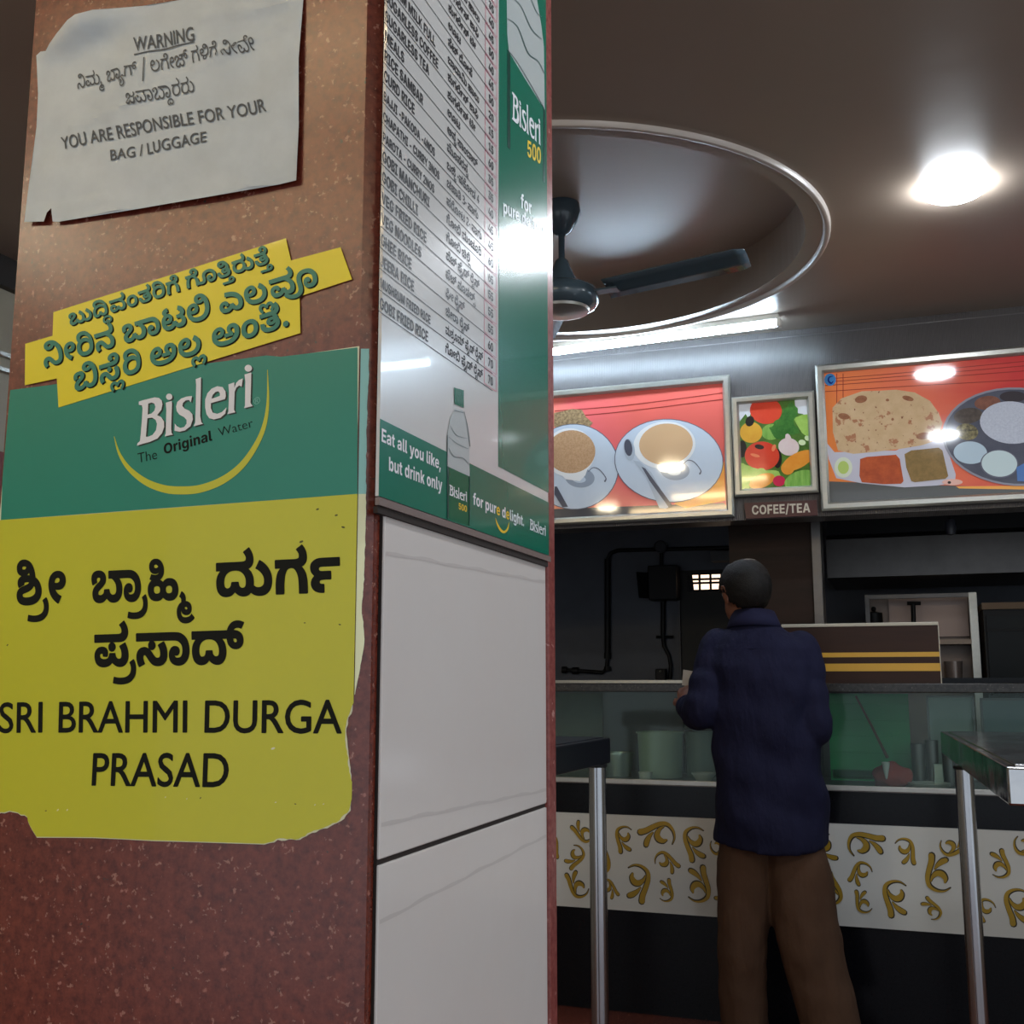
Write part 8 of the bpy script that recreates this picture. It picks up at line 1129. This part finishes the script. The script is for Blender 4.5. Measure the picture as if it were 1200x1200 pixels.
M_skin = mat('brown_skin', (112, 70, 52), .5, var=(20, .5), col2=(124, 80, 60))
M_skin.node_tree.nodes['Principled BSDF'].inputs['Subsurface Weight'].default_value = 0
body = bd.build('body', M_skin, per, smooth=True, mods=1, recalc=False); remesh(body, .0045, 3, .5)
for s in (-1, 1):
    MB().ell(H(s * .03, .074, .008), (.0125, .0125, .0125), 16, 12).build('eye', mat('eye_white', (200, 195, 188), .2), per, smooth=True)
    MB().ell(H(s * .03, .0845, .008), (.005, .003, .005), 12, 8, HM).build('iris', M_dark, per, smooth=True)
# short hair: a thick cap kept above a hairline, thinner at the crown
hb = MB(); V = []; Fc = []; NS, NR = 56, 36
for i in range(NR + 1):
    t = math.pi * i / NR
    for k in range(NS):
        a = 2 * math.pi * k / NS; d = Vector((math.sin(t) * math.cos(a), math.sin(t) * math.sin(a), math.cos(t)))
        n_ = noise.noise(d * 9) * .0022 + noise.noise(d * 26) * .0016
        r_ = Vector((.083 + n_, .104 + n_, .100 + n_ - (.004 if d.z > .85 else 0))); V.append(H(d.x * r_.x, -.010 + d.y * r_.y, .014 + d.z * r_.z))
keep = lambda d: (d.z > .42 + .0 * d.y) if d.y > .55 else (d.z > -.05 if d.y > .15 else (d.z > -.80 + max(0, d.y + .3) * 1.3))
for i in range(NR):
    for k in range(NS):
        t = math.pi * (i + .5) / NR; a = 2 * math.pi * (k + .5) / NS; d = Vector((math.sin(t) * math.cos(a), math.sin(t) * math.sin(a), math.cos(t)))
        if keep(d): Fc.append((i * NS + k, i * NS + (k + 1) % NS, (i + 1) * NS + (k + 1) % NS, (i + 1) * NS + k))
hr = MB().add(V, Fc).build('hair', mat('black_hair', (15, 13, 12), .55, spec=.25, var=(60, .5), col2=(30, 27, 25), bump=(160, .6, .004), stretch=(3, 3, 1)), per, smooth=True, mods=1)
m_ = hr.modifiers.new('s', 'SOLIDIFY'); m_.thickness = .012; m_.offset = -1
lab(MB().ell(H(.006, -.050, .0985), (.024, .02, .006), 20, 10, HM @ Matrix.Rotation(.35, 3, 'X')).build('crown_highlight', mat('crown_highlight_grey', (112, 98, 88), .4, var=(90, .5), col2=(60, 52, 46)), per, smooth=True), 'grey highlight painted at the crown')  # grey patch puts the light on the crown into colour
# shirt
sb = MB(); S_R = [(.668, -.447, 3.762, .181, .135), (.74, -.447, 3.762, .181, .136), (.84, -.447, 3.76, .178, .134), (.95, -.449, 3.757, .172, .13), (1.06, -.451, 3.752, .168, .126), (1.16, -.453, 3.75, .168, .126), (1.25, -.457, 3.752, .172, .122), (1.31, -.461, 3.758, .162, .108), (1.345, -.465, 3.764, .13, .09), (1.372, -.470, 3.768, .095, .074), (1.395, -.474, 3.771, .073, .066)]
def fold(z, a):
    f = .010 * math.sin(3 * a + z * 9) * math.exp(-((z - .75) / .2) ** 2) + .006 * math.sin(5 * a - z * 22) * math.exp(-((z - 1.05) / .2) ** 2) + .004 * math.sin(2 * a + z * 40)
    return f
SG = 60; b0_ = 0; VV = []; ZN = 60
zs_ = [r[0] for r in S_R]
def interp(z):
    for p, q in zip(S_R, S_R[1:]):
        if z <= q[0]: t = (z - p[0]) / (q[0] - p[0]); return [p[i] + (q[i] - p[i]) * t for i in range(5)]
    return S_R[-1]
for i in range(ZN + 1):
    z = .668 + (1.395 - .668) * i / ZN; _, x, y, rx, ry = interp(z)
    for k in range(SG):
        a = 2 * math.pi * k / SG; f = fold(z, a) if z < 1.33 else 0; c_, s_ = abs(math.cos(a)) ** .86, abs(math.sin(a)) ** .86
        VV.append((x + math.copysign(c_, math.cos(a)) * (rx + f), y + math.copysign(s_, math.sin(a)) * (ry + f), z + (.012 * math.sin(a * 2 + 1) if i == 0 else 0)))
FF = [(i * SG + k, i * SG + (k + 1) % SG, (i + 1) * SG + (k + 1) % SG, (i + 1) * SG + k) for i in range(ZN) for k in range(SG)] + [tuple(range(SG))[::-1], tuple(range(ZN * SG, (ZN + 1) * SG))]
sb.add(VV, FF)
def sleeve(a, e, w_, r):
    a, e, w_ = map(Vector, (a, e, w_)); P = spline([tuple(a) + (r[0],), tuple(a.lerp(e, .45)) + (r[1],), tuple(e) + (r[2],), tuple(e.lerp(w_, .45)) + (r[3],), tuple(e.lerp(w_, .86)) + (r[4],)], 10) if False else None
    pts = [(*a, r[0]), (*a.lerp(e, .45), r[1]), (*e, r[2]), (*e.lerp(w_, .4), r[3]), (*e.lerp(w_, .88), r[4])]
    Q = spline([Vector(p) for p in pts], 9); R_ = [q[3] * (1 + .07 * math.sin(i * 1.25) * (1 if 8 < i < 30 else .3)) for i, q in enumerate(Q)]
    sb.tube([Vector(q[:3]) for q in Q], R_, 24); sb.ell(a, (r[0],) * 3, 18, 12); sb.ell(e, (r[2] * 1.04,) * 3, 18, 12)
sleeve((-.594, 3.764, 1.312), EL_L, WR_L, (.066, .066, .058, .053, .043)); sleeve((-.328, 3.783, 1.307), EL_R, WR_R, (.064, .062, .056, .052, .043))
M_shirt = mat('navy_shirt_cloth', (23, 24, 46), .85, spec=.2, var=(9, .5), col2=(28, 29, 54), bump=(11, .5, .03), stretch=(1.4, 1.4, .6))
so = sb.build('shirt', M_shirt, per, smooth=True, mods=1, recalc=False); remesh(so, .0075, 5, .5)
def crumple(o, size, strength):
    tx = bpy.data.textures.new('cloth_folds', 'CLOUDS'); tx.noise_scale = size; tx.noise_depth = 1; d_ = o.modifiers.new('d', 'DISPLACE'); d_.texture = tx; d_.strength = strength; d_.mid_level = .5; d_.texture_coords = 'LOCAL'
crumple(so, .11, .013)
cl_ = MB(); n = 36
for (r0, z0_, r1, z1_) in ((.066, 1.372, .062, 1.408),):
    V = []
    for j, (rr, zz, off) in enumerate(((.072, 1.366, 0), (.064, 1.426, 0), (.067, 1.430, 0), (.082, 1.394, 0), (.088, 1.374, 0))):
        for k in range(n + 1):
            a = math.radians(75 + 330 * k / n) ; V.append((-.476 + rr * 1.04 * math.cos(a), 3.770 + rr * .98 * math.sin(a), zz + .010 * math.sin(a) * -1))
    cl_.add(V, [(j * (n + 1) + k, j * (n + 1) + k + 1, (j + 1) * (n + 1) + k + 1, (j + 1) * (n + 1) + k) for j in range(4) for k in range(n)])
co = cl_.build('collar', mat('navy_collar_cloth', (27, 28, 54), .85, spec=.25), per, smooth=True, mods=1); m_ = co.modifiers.new('s', 'SOLIDIFY'); m_.thickness = .002
yk = MB().tube([(-.60, 3.715, 1.318), (-.55, 3.672, 1.31), (-.47, 3.648, 1.305), (-.39, 3.664, 1.31), (-.335, 3.715, 1.318)], .0016, 6); yk.build('yoke_seam', MT['navy_collar_cloth'], per, smooth=True)
for w_, e in ((WR_L, EL_L), (WR_R, EL_R)):
    w_, e = Vector(w_), Vector(e); MB().tube([e.lerp(w_, .80), e.lerp(w_, .81), e.lerp(w_, .93), e.lerp(w_, .94)], [.040, .0445, .0435, .036], 24).build('cuff', MT['navy_collar_cloth'], per, smooth=True)
# trousers
tb = MB(); tb.rings([((-.448, 3.762, z), rx, ry) for z, rx, ry in ((.66, .158, .108), (.72, .156, .108), (.80, .15, .10), (.9, .14, .09))], 36)
for pts in ([(-.520, 3.765, .70, .088), (*at_y(873, 1040, 3.755), .091), (*at_y(870, 1100, 3.745), .082), (*at_y(870, 1150, 3.755), .076), (-.546, 3.765, .10, .077), (-.546, 3.765, .055, .079)], [(-.374, 3.765, .70, .092), (*at_y(939, 1040, 3.755), .103), (*at_y(946, 1090, 3.735), .102), (*at_y(959, 1145, 3.72), .094), (-.266, 3.70, .10, .092), (-.262, 3.70, .055, .093)]):
    Q = spline([Vector(p) for p in pts], 10); tb.tube([q.xyz for q in Q], [q[3] for i, q in enumerate(Q)], 28)
tr_ = tb.build('trousers', mat('brown_trouser_cloth', (84, 61, 46), .85, spec=.2, var=(8, .5), col2=(74, 53, 40), bump=(10, .5, .03), stretch=(1.4, 1.4, .5)), per, smooth=True, mods=1, recalc=False); remesh(tr_, .0075, 4, .5); crumple(tr_, .11, .016)
for a, d in ((Vector((-.546, 3.765, 0)), Vector((-.25, .95, 0))), (Vector((-.268, 3.70, 0)), Vector((.12, .99, 0)))):
    d.normalize(); q = Vector((-d.y, d.x, 0)); V = []; prof_ = [(-.085, .03, .075), (-.06, .038, .09), (0, .042, .085), (.06, .045, .06), (.12, .048, .045), (.17, .042, .036), (.195, .022, .024)]
    for f, w_, h in prof_:
        for k in range(14): b = 2 * math.pi * k / 14; V.append(a + d * f + q * w_ * math.cos(b) + Vector((0, 0, .002 + max(0, h * (.5 + .5 * math.sin(b))))))
    m_ = len(prof_); sh_o = MB().add(V, [(i * 14 + k, i * 14 + (k + 1) % 14, (i + 1) * 14 + (k + 1) % 14, (i + 1) * 14 + k) for i in range(m_ - 1) for k in range(14)] + [tuple(range(14)), tuple(range((m_ - 1) * 14, m_ * 14))]).build('shoe', M_dark, per, smooth=True, mods=1); sh_o.modifiers.new('u', 'SUBSURF').levels = 1
sp = at_y(803, 803, 3.99); slp = MB().add([sp + Vector(v) for v in ((-.012, 0, 0), (.022, .012, -.004), (.026, .01, .05), (-.006, 0, .056), (-.011, .003, 0), (.023, .015, -.004), (.027, .013, .05), (-.005, .003, .056))], [(0, 1, 2, 3), (7, 6, 5, 4), (0, 4, 5, 1), (1, 5, 6, 2), (2, 6, 7, 3), (3, 7, 4, 0)])
tag(slp.build('paper_slip', mat('slip_white', (205, 200, 192), .7), loc=sp), 'small white paper slip held in the left hand of the person', 'paper')
